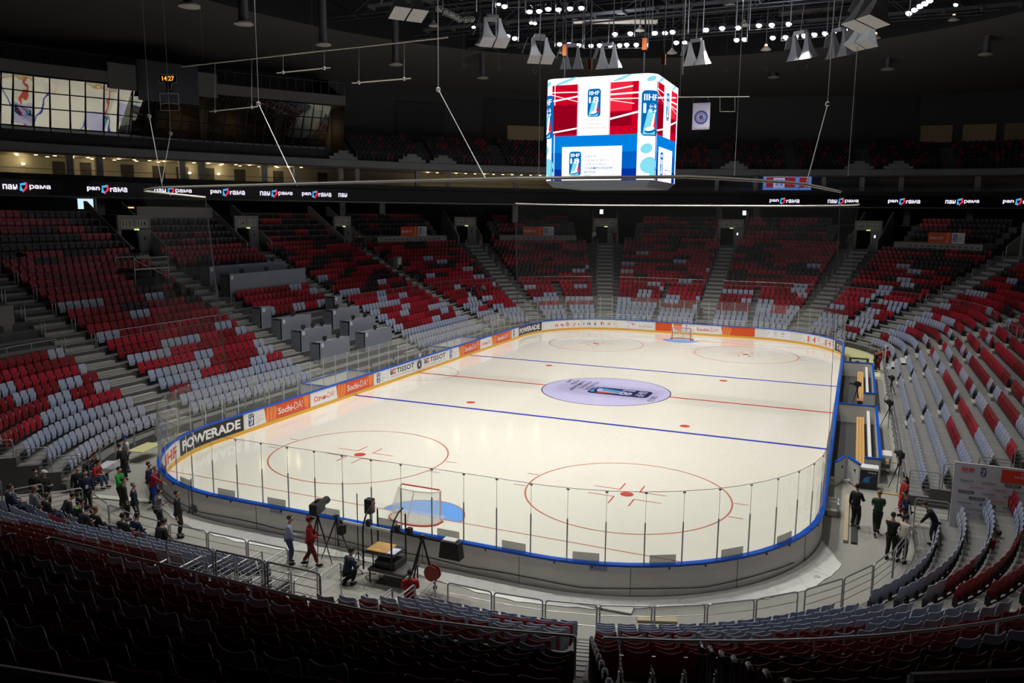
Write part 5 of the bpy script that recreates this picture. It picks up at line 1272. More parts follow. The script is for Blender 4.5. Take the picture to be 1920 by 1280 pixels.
# lit odds and ends in the galleries
def lit(px, z, off, w_, h, m_, lab, cat='light'):
    s = FAS.s_px(px, off, z); mb = MB(); n = FAS.N(s); p = FAS.P(s, off, z); mb.box(p, (w_, .08, h), 0, rz=math.atan2(n[1], n[0])-pi/2); return tag(mb.build('lit_sign' if cat != 'screen' else 'screen_reflection', m_), lab, cat)
lit(159, 12.9, 4, 1.4, 1.0, emat('kiosk_glow', (.55, .75, .85), 1.2), 'pale blue lit kiosk window under the LED ribbon at left', 'light')
lit(243, 12.6, 4, 1.3, .14, emat('warm_strip', (1., .6, .15), 1.3), 'warm orange strip light under the LED ribbon at left', 'light')
lit(1130, 12.75, 4, .45, .6, COOLW, 'small white exit light box under the ribbon, left of the far end stairs', 'light')
lit(1394, 12.75, 4, .45, .6, COOLW, 'small white exit light box under the ribbon, right of the video cube', 'light')
s = FAS.s_px(1475, .6, 16.3); F = Flat(lambda u, v, e: FAS.P(s+u, .6-e, 15.7+v)); dB = emat('dim_blue', (.12, .25, .65), .6); dR = emat('dim_red', (.28, .02, .03), .6); dW = emat('dim_white', (.5, .5, .75), .6)  # reflection of the video cube, painted as dim glowing patches
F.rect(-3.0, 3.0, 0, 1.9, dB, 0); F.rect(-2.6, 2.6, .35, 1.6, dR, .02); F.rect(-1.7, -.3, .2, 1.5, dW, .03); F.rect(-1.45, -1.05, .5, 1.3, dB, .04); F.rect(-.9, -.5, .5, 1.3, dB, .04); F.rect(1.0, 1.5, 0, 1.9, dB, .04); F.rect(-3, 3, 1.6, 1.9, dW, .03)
tag(F.build('screen_reflection', None), 'small blue and red video screen in the far right gallery', 'screen')
# ================================================================ people
SKINM = {'a': mat('skin_light', (.55, .33, .24), .5), 'b': mat('skin_tan', (.42, .24, .16), .5)}
HAIRM = {'dark': mat('hair_dark', (.015, .011, .009), .6), 'brown': mat('hair_brown', (.06, .032, .018), .6), 'fair': mat('hair_fair', (.25, .13, .06), .6), 'grey': mat('hair_grey', (.2, .2, .2), .6)}
def cloth(n, c): return mat('cloth_'+n, c, .8, noise=.12, nscale=14)
CK = dict(black=cloth('black', (.012, .012, .014)), navy=cloth('navy', (.012, .018, .05)), white=cloth('white', (.65, .66, .68)), green=cloth('green', (.02, .38, .04)), red=cloth('red', (.42, .015, .02)), dkred=cloth('dark_red', (.16, .008, .012)), jeans=cloth('jeans', (.04, .07, .15)), beige=cloth('beige', (.62, .59, .50)), ltblue=cloth('pale_blue', (.36, .40, .58)), dkgreen=cloth('dark_green', (.012, .05, .022)), grey=cloth('grey', (.16, .16, .165)), blue=cloth('blue', (.02, .05, .32)), brown=cloth('brown', (.07, .045, .03)), lime=cloth('lime', (.16, .55, .05)))
def skinmesh(nodes, edges, root=0, sub=1):
    me = bpy.data.meshes.new('sk'); me.from_pydata([n[0] for n in nodes], edges, []); o = bpy.data.objects.new('sk', me); col.objects.link(o)
    md = o.modifiers.new('skin', 'SKIN'); md.use_smooth_shade = True; md.branch_smoothing = .3
    if sub: s = o.modifiers.new('sub', 'SUBSURF'); s.levels = sub; s.render_levels = sub
    sv = me.skin_vertices[0].data
    for i, n in enumerate(nodes):
        r = n[1]; sv[i].radius = r if isinstance(r, tuple) else (r, r); sv[i].use_root = (i == root)
    dg = bpy.context.evaluated_depsgraph_get(); out = bpy.data.meshes.new_from_object(o.evaluated_get(dg)); bpy.data.objects.remove(o); bpy.data.meshes.remove(me)
    for p in out.polygons: p.use_smooth = True
    return out
def V3(*a): return Vector(a)
def joint(a, b_, l1, l2, pole):
    """elbow or knee between a and b, bent towards pole"""
    d = b_-a; L = d.length; L2 = min(L, (l1+l2)*.998)
    if L > L2: b_ = a+d*(L2/L); d = b_-a; L = L2
    x = (l1*l1-l2*l2+L*L)/(2*L); h = math.sqrt(max(0, l1*l1-x*x)); u = d.normalized(); p = Vector(pole)-u*u.dot(Vector(pole)); p.normalize()
    return a+u*x+p*h, b_
ARMS = {'down': (.27, .03, .86), 'front': (.12, .34, 1.08), 'hip': (.22, .05, .98), 'hold': (.06, .30, 1.18), 'lap': (.12, .42, .66), 'knee': (.14, .5, .62), 'reach': (.15, .58, 1.15), 'face': (.1, .22, 1.48), 'cross': (-.12, .2, 1.14), 'back': (.06, -.16, .95), 'up': (.2, .42, 1.42)}
npers = [0]
def person(loc, rz, label, top, legs, hair='dark', pose='stand', arms=('down', 'down'), h=1.78, skin='a', lean=0., hat=None, extras=(), group=None, longhair=False, wide=1., head=0.):
    k = h/1.78; root = empty('person', loc, label, 'person', group, rz=rz); root.scale = (k, k, k)
    sit = pose == 'sit'; cr = pose == 'crouch'; rn = random.Random(npers[0]); npers[0] += 1
    pz = .54 if sit else .42 if cr else .93; px0 = 0
    P = V3(0, 0, pz)
    def tw(v, piv=None):   # lean the trunk forwards about the pelvis
        v = Vector(v)-V3(0, 0, .93); c, s_ = cos(lean), sin(lean); v = V3(v.x*1, v.y*c+v.z*s_, -v.y*s_+v.z*c); return v+P
    sp, ch, nb, nk = tw((0, .0, 1.10)), tw((0, .0, 1.28)), tw((0, -.01, 1.43)), tw((0, .0, 1.51))
    hl, hm, ht = tw((0, .03, 1.59)), tw((0, .025, 1.66)), tw((0, .01, 1.72))
    legs_ = []
    for sx in (-1, 1):
        hip = P+V3(.09*sx, 0, -.03)
        if sit: knee, ank = P+V3(.12*sx, .42, .02), P+V3(.13*sx, .40+.1*rn.random(), -.42)
        elif cr: knee, ank = P+V3(.14*sx, .30, .08 if sx > 0 else -.25), P+V3(.12*sx, .12 if sx > 0 else -.1, -.34)
        elif pose == 'walk':
            st = .26*sx; ank = V3(.08*sx, st, .09 if sx > 0 else .13); knee, ank = joint(hip, ank, .43, .42, (0, 1, 0))
        else: ank = V3(.11*sx, -.01+.04*sx*(rn.random()), .085); knee, ank = joint(hip, ank, .425, .415, (0, 1, 0))
        legs_.append((hip, knee, ank, ank+V3(.01*sx, .14, -.045)))
    arm_ = []
    for sx, a in ((-1, arms[0]), (1, arms[1])):
        sh = tw((.175*sx*wide, -.01, 1.405)); t = ARMS[a]
        if sit and a == 'down': t = ARMS['lap']
        wr = tw((t[0]*sx, t[1], t[2])) if a not in ('lap', 'knee') else P+V3(t[0]*sx, t[1]-.08, .17)
        el, wr = joint(sh, wr, .29, .26, (.5*sx, -.6, -.5)); arm_.append((sh, el, wr))
    # body: one continuous skin
    N, E = [], []
    def add(p, r, par=None):
        N.append((tuple(p), r)); 
        if par is not None: E.append((par, len(N)-1))
        return len(N)-1
    r0 = add(P, (.125, .095)); i1 = add(sp, (.115, .085), r0); i2 = add(ch, (.14, .095), i1); i3 = add(nb, (.09, .07), i2); i4 = add(nk, .052, i3)
    a_ = add(hl, (.062, .07), i4); b_ = add(hm, (.076, .092), a_); c_ = add(ht, (.06, .075), b_)
    add(tw((0, .132, 1.635)), (.012, .014), b_)
    for sx in (-1, 1): add(tw((.088*sx, .01, 1.645)), (.012, .022), b_)
    for (sh, el, wr) in arm_:
        s1 = add(sh, .052, i3); e1 = add(el, .04, s1); w1 = add(wr, .026, e1)
        d = (wr-el).normalized(); side = d.cross(V3(0, 0, 1)); side = side.normalized() if side.length > .2 else V3(0, 1, 0); dn = d.cross(side).normalized()
        pm = wr+d*.065; p1 = add(pm, (.032, .018), w1)
        for q, (o_, ln) in enumerate(((-.028, .062), (-.01, .078), (.01, .074), (.028, .055))):
            f1 = add(pm+side*o_+d*.045, .0085, p1); add(pm+side*o_*1.1+d*(.045+ln*.6)+dn*.022, .007, f1)
        t1 = add(wr+side*-.035+d*.03, .0095, w1); add(wr+side*-.05+d*.075+dn*.012, .008, t1)
    for (hip, kn, an, to) in legs_:
        h1 = add(hip, .08, r0); k1 = add(kn, .052, h1); n1 = add(an, .036, k1); add(to, (.035, .025), n1)
    o = link('body', skinmesh(N, E), root); o.data.materials.append(SKINM[skin])
    # jacket
    N, E = [], []
    r0 = add(P+V3(0, 0, -.09 if not sit else -.02), (.185, .145)); i1 = add(sp, (.175, .13), r0); i2 = add(ch, (.20*wide, .14), i1); i3 = add(nb-V3(0, 0, .01), (.12, .10), i2); add(nb.lerp(nk, .45), (.062, .06), i3)
    short = 'tee' in extras
    for (sh, el, wr) in arm_:
        s1 = add(sh, .084, i3); e1 = add(el if not short else sh.lerp(el, .75), .066, s1)
        if not short: add(wr+(el-wr)*.1, .048, e1)
    o = link('jacket' if not short else 'shirt', skinmesh(N, E), root); o.data.materials.append(CK[top])
    N, E = [], []
    r0 = add(P+V3(0, 0, .09), (.16, .13)); 
    for (hip, kn, an, to) in legs_:
        h1 = add(hip-V3(0, 0, .02), .118, r0); k1 = add(kn, .086, h1); add(an+(kn-an)*.08, .068, k1)
    o = link('trousers', skinmesh(N, E), root); o.data.materials.append(CK[legs])
    for (hip, kn, an, to) in legs_:
        mb = MB(); c = an+V3(0, .055, -.045); mb.sph(c, .066, 10, 0, (.85, 2.25, .8)); mb.build('shoe', CK['black'], root, True, True)
    hd = tw((0, .01, 1.675)); Rh = Matrix.Rotation(-lean, 3, 'X')
    mb = MB(); mb.sph(hd+Rh@V3(0, -.018, .018), .1, 12, 0, (.87, 1.02, 1.0), Rh)
    # cut the cap open at the face
    vs = [Vector(v) for v in mb.v]; 
    for i, v in enumerate(vs):
        l = Rh.transposed()@(v-hd); 
        if l.y > .035 and l.z < .055: l.y = .035; mb.v[i] = tuple(hd+Rh@l)
        if l.z < -.075 and not longhair: l.z = -.075; l.x *= .75; mb.v[i] = tuple(hd+Rh@l)
    mb.build('hair', HAIRM[hair], root, True, True)
    if longhair: mb = MB(); mb.sph(tw((0, -.085, 1.52)), .1, 10, 0, (.95, .5, 2.0)); mb.build('long_hair', HAIRM[hair], root, True, True)
    mb = MB()
    for sx in (-1, 1): mb.sph(tw((.032*sx, .108, 1.668)), .011, 6)
    mb.build('eyes', BLACK, root, True, True)
    mb = MB(); mb.sph(tw((0, .112, 1.60)), .012, 6, 0, (1.9, .5, .5)); mb.build('mouth', mat('lips', (.35, .12, .1), .5), root, True, True)
    if hat:
        mb = MB(); mb.sph(hd+Rh@V3(0, -.005, .045), .112, 12, 0, (.9, 1.02, .8), Rh); mb.box(hd+Rh@V3(0, .13, .045), (.15, .11, .012), 0, Rh); o = mb.build('cap', CK[hat], root, True, True)
    if 'headset' in extras:
        mb = MB(); mb.tube([hd+Rh@V3(.1*cos(t*pi/8), 0, .02+.11*sin(t*pi/8)) for t in range(9)], .012, 5)
        for sx in (-1, 1): mb.sph(hd+Rh@V3(.1*sx, 0, -.01), .04, 8)
        mb.build('headset', BLACK, root, True, True)
    if 'badge' in extras:
        mb = MB(); c = tw((.02, .16, 1.12)); mb.box(c, (.10, .012, .14), 0, Rh); o = mb.build('badge', CK['white'], root, False, True)
        mb = MB(); mb.tube([tw((.08, .06, 1.45)), c+V3(0, 0, .07), tw((-.08, .06, 1.45))], .008, 4); mb.build('lanyard', CK['blue'], root, False, True)
    if 'tie' in extras: mb = MB(); mb.tube([tw((0, .1, 1.43)), tw((0, .145, 1.1))], .02, 4); mb.build('tie', CK['navy'], root, False, True)
    if 'stripes' in extras:
        mb = MB()
        for i in range(7): z = 1.02+.06*i; mb.tube([tw((.17*cos(t*pi/6), .135*sin(t*pi/6), z)) for t in range(12)], .007, 4, closed=True)
        mb.build('stripes', CK['white'], root, False, True)
    if 'vest' in extras:
        mb = MB()
        for sx in (-1, 1): mb.box(tw((.1*sx, -.0, 1.40)), (.07, .2, .09), 0, Rh)
        mb.box(tw((0, -.125, 1.3)), (.26, .03, .2), 0, Rh); mb.build('yoke', CK['blue'], root, True, True)
    if 'patch' in extras: mb = MB(); mb.box(tw((.0, -.135, 1.3)), (.2, .012, .09), 0, Rh); mb.build('patch', mat('patch_orange', (.6, .15, .03), .7), root, False, True)
    if 'limestripe' in extras:
        mb = MB(); mb.sph(tw((0, -.02, 1.40)), .15, 10, 0, (1.25, .9, .4), Rh); mb.build('shoulder_panel', CK['lime'], root, True, True)
        mb = MB(); e, wv = arm_[1][0], arm_[1][1]; mb.tube([e+V3(.05, .02, 0), wv+V3(.045, .02, 0)], .022, 5); mb.build('sleeve_stripe', CK['white'], root, True, True)
    if 'paper' in extras: mb = MB(); c = (arm_[0][2]+arm_[1][2])/2+V3(0, .08, .03); mb.box(c, (.22, .3, .01), 0, Matrix.Rotation(.5, 3, 'X')); o = mb.build('paper', CK['white'], None, False, True); o.parent = root
    return root
def gpt(px, py, z=0.): q = at(px, py, z=z); return (q[0], q[1], z)
def toward(deg): return rad(deg)
D = rad
P_ = person
# --- near left corner, standing on the floor
P_(gpt(240, 884), D(150), 'person in white shirt, blue cap and jeans standing by the left tunnel', 'white', 'jeans', 'dark', arms=('down', 'hip'), hat='blue', extras=('tee', 'tie'))
P_(gpt(236, 901), D(100), 'person in black bending forward beside the person in the white shirt', 'black', 'black', 'dark', lean=.35, arms=('hold', 'down'))
P_(gpt(228, 952), D(-75), 'person in bright green jacket standing in the near left corner', 'green', 'black', 'dark', arms=('down', 'hold'), extras=('badge',))
P_(gpt(283, 941), D(-60), 'person in navy and red overalls with pale sleeves next to the left board corner', 'navy', 'navy', 'brown', arms=('back', 'down'))
P_(gpt(290, 950), D(-70), 'person in red jacket with blue yoke leaning an arm on the left board corner', 'red', 'blue', 'fair', arms=('down', 'reach'), extras=('vest',), lean=.15)
P_(gpt(336, 1006), D(-55), 'person all in black standing behind the hoop rail, rightmost of the corner group', 'black', 'black', 'brown', arms=('down', 'down'), h=1.84)
P_(gpt(299, 999), D(-25), 'person in grey jacket with white stripes left of the person all in black', 'grey', 'black', 'dark', arms=('cross', 'cross'), extras=('stripes',), lean=.1)
P_(gpt(255, 985), D(-40), 'person in dark jacket with orange patch on the back, seen from behind', 'navy', 'black', 'grey', arms=('hip', 'down'), extras=('patch',), wide=1.1)
P_(gpt(236, 975), D(-30), 'person in plain black jacket left of the one with the orange patch', 'black', 'black', 'brown', arms=('down', 'down'))
P_(gpt(165, 962), D(-110), 'tall person in dark suit with a white badge on a lanyard, by the tunnel', 'navy', 'black', 'dark', arms=('down', 'down'), extras=('badge',), h=1.86)
P_(gpt(150, 950), D(-110), 'person in black suit with hanging badge, behind the tall one', 'black', 'black', 'brown', arms=('hold', 'down'), extras=('badge',))
P_(gpt(88, 960), D(-85), 'person in black with a white cap standing in the left tunnel', 'black', 'black', 'dark', hat='white', arms=('hold', 'hold'))
P_(gpt(72, 956), D(-100), 'person in black with dark hair left of the one in the white cap', 'black', 'black', 'dark', arms=('down', 'down'))
bench_ = []
for i, (x, y, rzd, tp, lg, lb) in enumerate(((183, 893, -70, 'black', 'navy', 'person in black tee seated furthest back on the left bench, leaning forward'), (172, 903, -75, 'black', 'jeans', 'person in black jacket and jeans seated in the middle of the left bench'), (190, 910, -70, 'red', 'jeans', 'person with a red top seated nearest on the left bench'))):
    p = gpt(x-12, y+6); P_(p, D(rzd), lb, tp, lg, 'dark' if i else 'brown', pose='sit', arms=('lap', 'knee'), lean=.35); bench_.append(p)
# --- seated in the near left block
def openseat(s, r):
    q = empty('stadium_seat', BOWL.P(s, OFF(r), Z(r)), 'open grey seat under a seated person, %s row, %s' % (ordn(r), 'near left block' if 90 < s < 110 else 'far stand'), 'stadium seat', 'occupied seats', rz_of(BOWL.N(s)))
    o = link('backrest', ob.data, q); o.material_slots[0].link = 'OBJECT'; o.material_slots[0].material = SM['gray1']
    mb = MB(); mb.box((0, .24, .43), (.43, .42, .03)); mb.build('seat_pan', SM['gray1'], q, False, True); link('seat_frame', obr.data, q)
def onrow(s, r, label, *a, **k):
    if k.get('pose') != 'crouch': openseat(s, r)
    p = BOWL.P(s, OFF(r)+.0, Z(r)); k.setdefault('pose', 'sit'); p = BOWL.P(s, OFF(r)-.16, Z(r)) if k['pose'] == 'sit' else BOWL.P(s, OFF(r)-.45, Z(r)); n = BOWL.N(s); P_(p, rz_of(n)+k.pop('turn', 0.), label, *a, **k)
onrow(101.4, 4, 'person in navy jacket seated at the far left edge of the photo', 'navy', 'navy', 'dark', arms=('lap', 'lap'), lean=.1)
onrow(101.8, 3, 'person with fair hair and grey jacket seated second row group at left', 'grey', 'black', 'fair', arms=('lap', 'lap'), lean=.2)
onrow(100.9, 3, 'person in white and black top seated beside the fair haired one', 'black', 'navy', 'brown', arms=('lap', 'lap'), lean=.15, extras=('patch',))
onrow(101.6, 2, 'person in a dark hooded coat crouched low between the seated people', 'black', 'black', 'dark', arms=('knee', 'knee'), lean=.6)
onrow(100.7, 2, 'person in black jacket with lime shoulders and white sleeve stripe, seated', 'black', 'navy', 'dark', arms=('lap', 'knee'), lean=.4, extras=('limestripe',))
onrow(99.6, 2, 'person with fair hair and black coat seated right of the lime jacket', 'black', 'black', 'fair', arms=('lap', 'lap'), lean=.1)
onrow(98.9, 1, 'person in dark quilted jacket seated right of the fair haired coat wearer', 'navy', 'black', 'dark', arms=('lap', 'knee'), lean=.3)
onrow(98.4, 2, 'person in dark coat and wine red trousers seated with legs out', 'black', 'dkred', 'dark', arms=('lap', 'lap'), lean=.1)
onrow(97.7, 1, 'person in dark coat seated turned to the ice, near the rail', 'black', 'black', 'dark', arms=('knee', 'lap'), lean=.3)
onrow(97.2, 2, 'person in dark clothes crouching over the rail with a small lit phone', 'black', 'black', 'brown', pose='crouch', arms=('reach', 'hold'), lean=.5)
onrow(99.2, 3, 'person in black bending down behind the lime jacket', 'black', 'black', 'dark', arms=('knee', 'knee'), lean=.5)
# --- camera crew well
P_(gpt(543, 1056), D(-55), 'person in pale blue shirt looking down, left of the red cameraman', 'ltblue', 'jeans', 'brown', arms=('down', 'front'), lean=.08)
P_(gpt(582, 1060), D(-60), 'person in red overalls with headset operating the shoulder high camera', 'red', 'dkred', 'dark', pose='walk', arms=('hold', 'front'), extras=('headset',), hat='red')
P_(gpt(650, 1096), D(-20), 'person in dark blue crouching beside the tripod', 'navy', 'black', 'dark', pose='crouch', arms=('reach', 'knee'), lean=.3)
P_((1.0, -37.6, .55), D(10), 'person with red cap and red jacket sitting low in the crew well', 'red', 'black', 'dark', pose='sit', hat='red', arms=('lap', 'front'))
P_(gpt(770, 1172), D(30), 'person in red and black jacket standing at the right of the crew well', 'red', 'black', 'dark', arms=('front', 'front'), wide=1.1)
# --- right walkway
P_(gpt(1602, 989), D(-30), 'person in black suit standing on the right walkway, seen from behind', 'black', 'black', 'dark', arms=('down', 'front'), h=1.82)
P_(gpt(1643, 1002), D(5), 'person in dark green tee walking away on the right walkway', 'dkgreen', 'black', 'fair', pose='walk', arms=('front', 'front'), extras=('tee',), h=1.8)
P_(gpt(1692, 968), D(120), 'person with long dark hair in red overalls by the right tripod', 'red', 'red', 'dark', arms=('front', 'down'), longhair=True, h=1.72)
P_(gpt(1700, 1000), D(100), 'person in dark jacket with a white badge leaning on the right rail', 'navy', 'black', 'dark', arms=('front', 'front'), extras=('badge',), lean=.25)
P_((18.9, -21.8, .42), D(95), 'person in black bending over the rail beside the badge wearer', 'black', 'black', 'brown', arms=('reach', 'hold'), lean=.6)
P_(gpt(1668, 1048), D(-20), 'person in black coat seen from behind at the right corner rail', 'black', 'black', 'dark', arms=('cross', 'cross'), wide=1.1)
P_(gpt(1688, 1054), D(-35), 'person in beige jacket leaning with a hand on hip at the right corner rail', 'beige', 'black', 'dark', arms=('hip', 'reach'), lean=.2)
P_((20.6, -23.3, .1), D(30), 'person in red shirt standing in the media gap behind barred hoops', 'red', 'black', 'dark', arms=('front', 'down'))
P_(gpt(1648, 694), D(60), 'person in red jacket at the far end of the right walkway', 'red', 'red', 'fair', arms=('hold', 'down'))
P_(gpt(1640, 697), D(-60), 'person in black facing the red jacket on the far right walkway', 'black', 'black', 'dark', arms=('hold', 'hold'), extras=('badge',))
P_(gpt(1661, 690), D(20), 'person in red standing behind the far right rail', 'red', 'black', 'dark')
# --- far away
def far(px, r, s, label, top, legs, hair='dark', **k):
    if k.get('pose') == 'sit': openseat(s, r)
    n = BOWL.N(s); P_(BOWL.P(s, OFF(r)-(.16 if k.get('pose') == 'sit' else .4), Z(r)), rz_of(n)+k.pop('turn', 0), label, top, legs, hair, **k)
far(1112, 21, 173.7, 'person in white shirt in the doorway above the far end stairs', 'white', 'black', arms=('hold', 'down'))
far(1131, 21, 174.8, 'person in dark red coat above the far end stairs', 'dkred', 'black', arms=('down', 'down'))
far(893, 20, 167.8, 'person in dark red beside the left far corner stairs', 'dkred', 'black')
far(648, 20, 157.3, 'person in black, leftmost of three standing above the left stand', 'black', 'black')
far(658, 20, 157.9, 'person in dark jacket, middle one of three above the left stand', 'black', 'navy')
far(667, 20, 158.6, 'person in black, rightmost of three above the left stand', 'black', 'black')
far(695, 20, 160.0, 'person in navy beside the vent wall at left', 'navy', 'black')
far(1320, 3, .2, 'person in black seated low behind the far glass right of the goal', 'black', 'black', pose='sit')
far(850, 8, 163.0, 'person in dark clothes seated in the left far corner block', 'black', 'black', pose='sit', hat='dkgreen')
far(865, 8, 164.0, 'person in grey seated beside the capped one in the left far corner', 'grey', 'black', pose='sit')
far(1595, 21, 9.8, 'person in dark coat at the doorway in the far right corner', 'brown', 'black')
# ================================================================ props on the floor
WOOD = mat('bench_wood', (.62, .36, .12), .5, noise=.15, nscale=4); RUB = mat('rubber_floor', (.045, .045, .045), .8, noise=.2, nscale=6); PANEL = mat('bench_panel', (.66, .65, .62), .45)
BTOP = mat('bench_top_white', (.8, .8, .8), .4); YEL = mat('yellow_paint', (.62, .60, .30), .7); GREYDESK = mat('desk_grey', (.25, .275, .325), .55, noise=.05); DESKTOP = mat('desk_top', (.33, .35, .40), .45); PAPER = mat('paper_white', (.7, .72, .85), .6)
def pbox(x0, x1, y0, y1, lab, gate=None):
    """player bench: walls with blue caps, rubber floor, wooden bench, white shelf strip"""
    r = empty('player_bench', ((x0+x1)/2, (y0+y1)/2, 0), lab, 'player bench'); h = 1.12
    mb = MB(); mb.box(((x0+x1)/2, (y0+y1)/2, .02), (x1-x0, y1-y0, .04)); mb.build('rubber_mat', RUB, r)
    mb = MB(); mb.box(((x0+x1)/2, y1, h/2), (x1-x0, .08, h)); mb.box(((x0+x1)/2+.7, y0, h/2), (x1-x0-1.4, .08, h)); mb.box((x1, (y0+y1)/2, h/2), (.08, y1-y0, h)); mb.build('side_walls', PANEL, r)
    mb = MB(); mb.box(((x0+x1)/2, y1, h+.03), (x1-x0, .13, .07)); mb.box(((x0+x1)/2+.7, y0, h+.03), (x1-x0-1.4, .13, .07)); mb.box((x1, (y0+y1)/2, h+.03), (.14, y1-y0+.1, .07)); mb.build('blue_caps', BLUE, r)
    for i in range(3): mb = MB(); mb.box((x0+1.12+.14*i, (y0+y1)/2, .5), (.125, y1-y0-.9, .05)); mb.build('bench_slat', WOOD, r)
    mb = MB()
    for k in range(5): mb.box((x0+1.26, y0+.8+(y1-y0-1.6)*k/4, .24), (.3, .08, .48))
    mb.build('bench_legs', DARKSTEEL, r)
    mb = MB(); mb.box((x0+1.66, (y0+y1)/2, .85), (.16, y1-y0-.3, .04)); mb.box((x0+1.70, (y0+y1)/2, .42), (.05, y1-y0-.3, .84)); mb.build('white_shelf', BTOP, r)
    return r
pbox(15.17, 17.25, -13.6, -2.2, 'nearer long player bench box with wooden bench beside the right boards')
pbox(15.17, 17.25, 1.6, 13.2, 'farther player bench box with wooden bench beside the right boards')
mb = MB(); mb.box((16.2, -.3, .02), (2.0, 3.6, .04)); tag(mb.build('rubber_mat', RUB), 'grey rubber mat between the two player benches', 'mat')
def plank(name, c, size, m_, lab, cat, rz=0): mb = MB(); mb.box(c, size, 0, rz=rz); return tag(mb.build(name, m_), lab, cat)
# open gate leaves and the drinks cooler at the near bench
for (x, y, w_, rz, nm) in ((15.55, -14.4, 1.1, 1.25, 'left'), (16.15, -14.35, 1.15, -1.15, 'right')):
    r = empty('bench_gate', (x, y, 0), '%s open gate leaf with blue cap at the near bench end' % nm, 'gate', rz=rz)
    mb = MB(); mb.box((0, 0, .58), (w_, .07, 1.1)); mb.build('leaf', PANEL, r, False, True); mb = MB(); mb.box((0, 0, 1.15), (w_+.02, .12, .06)); mb.build('blue_cap', BLUE, r, False, True); mb = MB(); mb.box((.2, -.05, .75), (.1, .04, .1)); mb.build('latch', BLACK, r, False, True)
mb = MB(); mb.tube([(15.2, -14.0, .1), (16.2, -14.15, .1)], .06, 6); tag(mb.build('gate_roller', BTOP), 'white roller bar lying at the near bench gate', 'bar')
r = empty('drinks_cooler', (16.75, -14.45, 0), 'black drinks cooler with blue picture at the near bench end', 'cooler')
mb = MB(); mb.box((16.75, -14.45, .45), (.82, .6, .9)); mb.build('cabinet', ADBLK, r); mb = MB(); mb.box((16.75, -14.45, .94), (.84, .62, .1)); mb.build('lid', BTOP, r)
F = Flat(lambda u, v, e: (16.75+u, -14.755-e, v)); cb = mat('cooler_blue', (.02, .18, .6), .4)
F.poly([(-.3, .2), (.0, .45), (.3, .72), (.1, .6), (-.1, .5)], cb, .01); F.poly([(-.25, .35), (.1, .3), (.05, .5)], cb, .012); F.text('POWERADE', .0, .34, .74, .82, ADW, .01); F.poly([(-.1, .25), (.1, .5), (.0, .62), (-.2, .45)], cb, .014); F.build('picture', r)
r = empty('trolley', (17.5, -11.7, 0), 'steel trolley with white folded towel next to the near bench', 'trolley'); mb = MB()
for x in (17.25, 17.75):
    for y in (-12.1, -11.3): mb.tube([(x, y, .05), (x, y, .85)], .02, 5)
mb.box((17.5, -11.7, .3), (.5, .8, .03)); mb.build('frame', STEEL, r); mb = MB(); mb.box((17.5, -11.7, .9), (.6, .95, .12)); mb.build('towel', BTOP, r)
r = empty('tool_box', (15.35, -18.7, 0), 'open white crate with two tubs beside the right boards', 'crate'); mb = MB()
for k in range(2): mb.box((15.4, -18.3-.5*k, .42), (.45, .06, .3)); mb.box((15.6, -18.5-.4*k, .42), (.05, .45, .3))
mb.box((15.4, -18.6, .25), (.5, 1.0, .04)); mb.box((15.4, -18.6, .12), (.4, .9, .22)); mb.build('crate', PANEL, r)
# snow, timber and mats around the near boards
SNOW = mat('snow', (.88, .87, .85), .9, noise=.08, nscale=3, bump=.5)
mb = MB(); s0, s1 = 63.5, 95.5; n = 90; rr = random.Random(5); rows = [[], [], []]
for i in range(n+1):
    s = s0+(s1-s0)*i/n; w_ = .65+.25*sin(i*.21)+.12*rr.random()+(.15*max(0, 1-abs(s-67)/3.5)); w_ *= min(1, (s-s0)/1.5+.15, (s1-s)/4+.1)
    rows[0].append(BOARD.P(s, .14, .10)); rows[1].append(BOARD.P(s, .14+w_*.5, .07+.03*rr.random())); rows[2].append(BOARD.P(s, .14+w_, .0))
mb.loops(rows); tag(mb.build('snow_strip', SNOW, None, True), 'band of scraped snow lying along the outside of the near rink boards', 'snow', kind='stuff')
TIM = mat('timber', (.5, .42, .28), .7, noise=.2, nscale=5)
plank('timber_edge', (15.95, -18.9, .05), (.16, 5.6, .1), TIM, 'pale timber edging on the floor right of the near boards', 'timber')
plank('rubber_strip', (16.25, -19.6, .03), (.22, 4.2, .06), RUB, 'dark rubber strip right of the timber edging', 'strip')
p = gpt(1122, 1128); plank('floor_mat', (p[0], p[1], .03), (2.3, .9, .05), PANEL, 'grey rectangular mat on the snow before the near boards', 'mat', .05)
p = gpt(1182, 1143); plank('floor_mat', (p[0]+.9, p[1]-.3, .03), (1.2, .3, .06), TIM, 'broken light wooden board by the near hoop rail', 'board', .35)
p = gpt(1480, 1076); plank('floor_mat', (p[0], p[1], .03), (1.7, 1.1, .04), PANEL, 'grey square mat lying at the near right board corner', 'mat', .7)
for (a, c, w_, lab) in (((366, 968), (840, 1078), .06, 'left'), ((840, 1085), (1130, 1142), .05, 'middle')):
    A, C = gpt(*a), gpt(*c); d = math.atan2(C[1]-A[1], C[0]-A[0]); plank('floor_strip', ((A[0]+C[0])/2, (A[1]+C[1])/2, .02), (math.hypot(C[0]-A[0], C[1]-A[1]), w_, .04), RUB, 'thin dark cable strip on the floor before the near boards, %s part' % lab, 'strip', d)
p = gpt(215, 925); plank('floor_strip', (-12.2, -29.6, .02), (3.4, .35, .03), mat('mat_pale', (.6, .6, .52), .7), 'pale strip on the floor near the green jacket person', 'strip', .2)
p = gpt(205, 868); plank('flag_bundle', (-16.3, -27.3, .18), (.5, 1.2, .3), mat('flag_bundle', (.6, .6, .65), .8), 'white blue and red flag bundle on the floor at left', 'flag', .4)
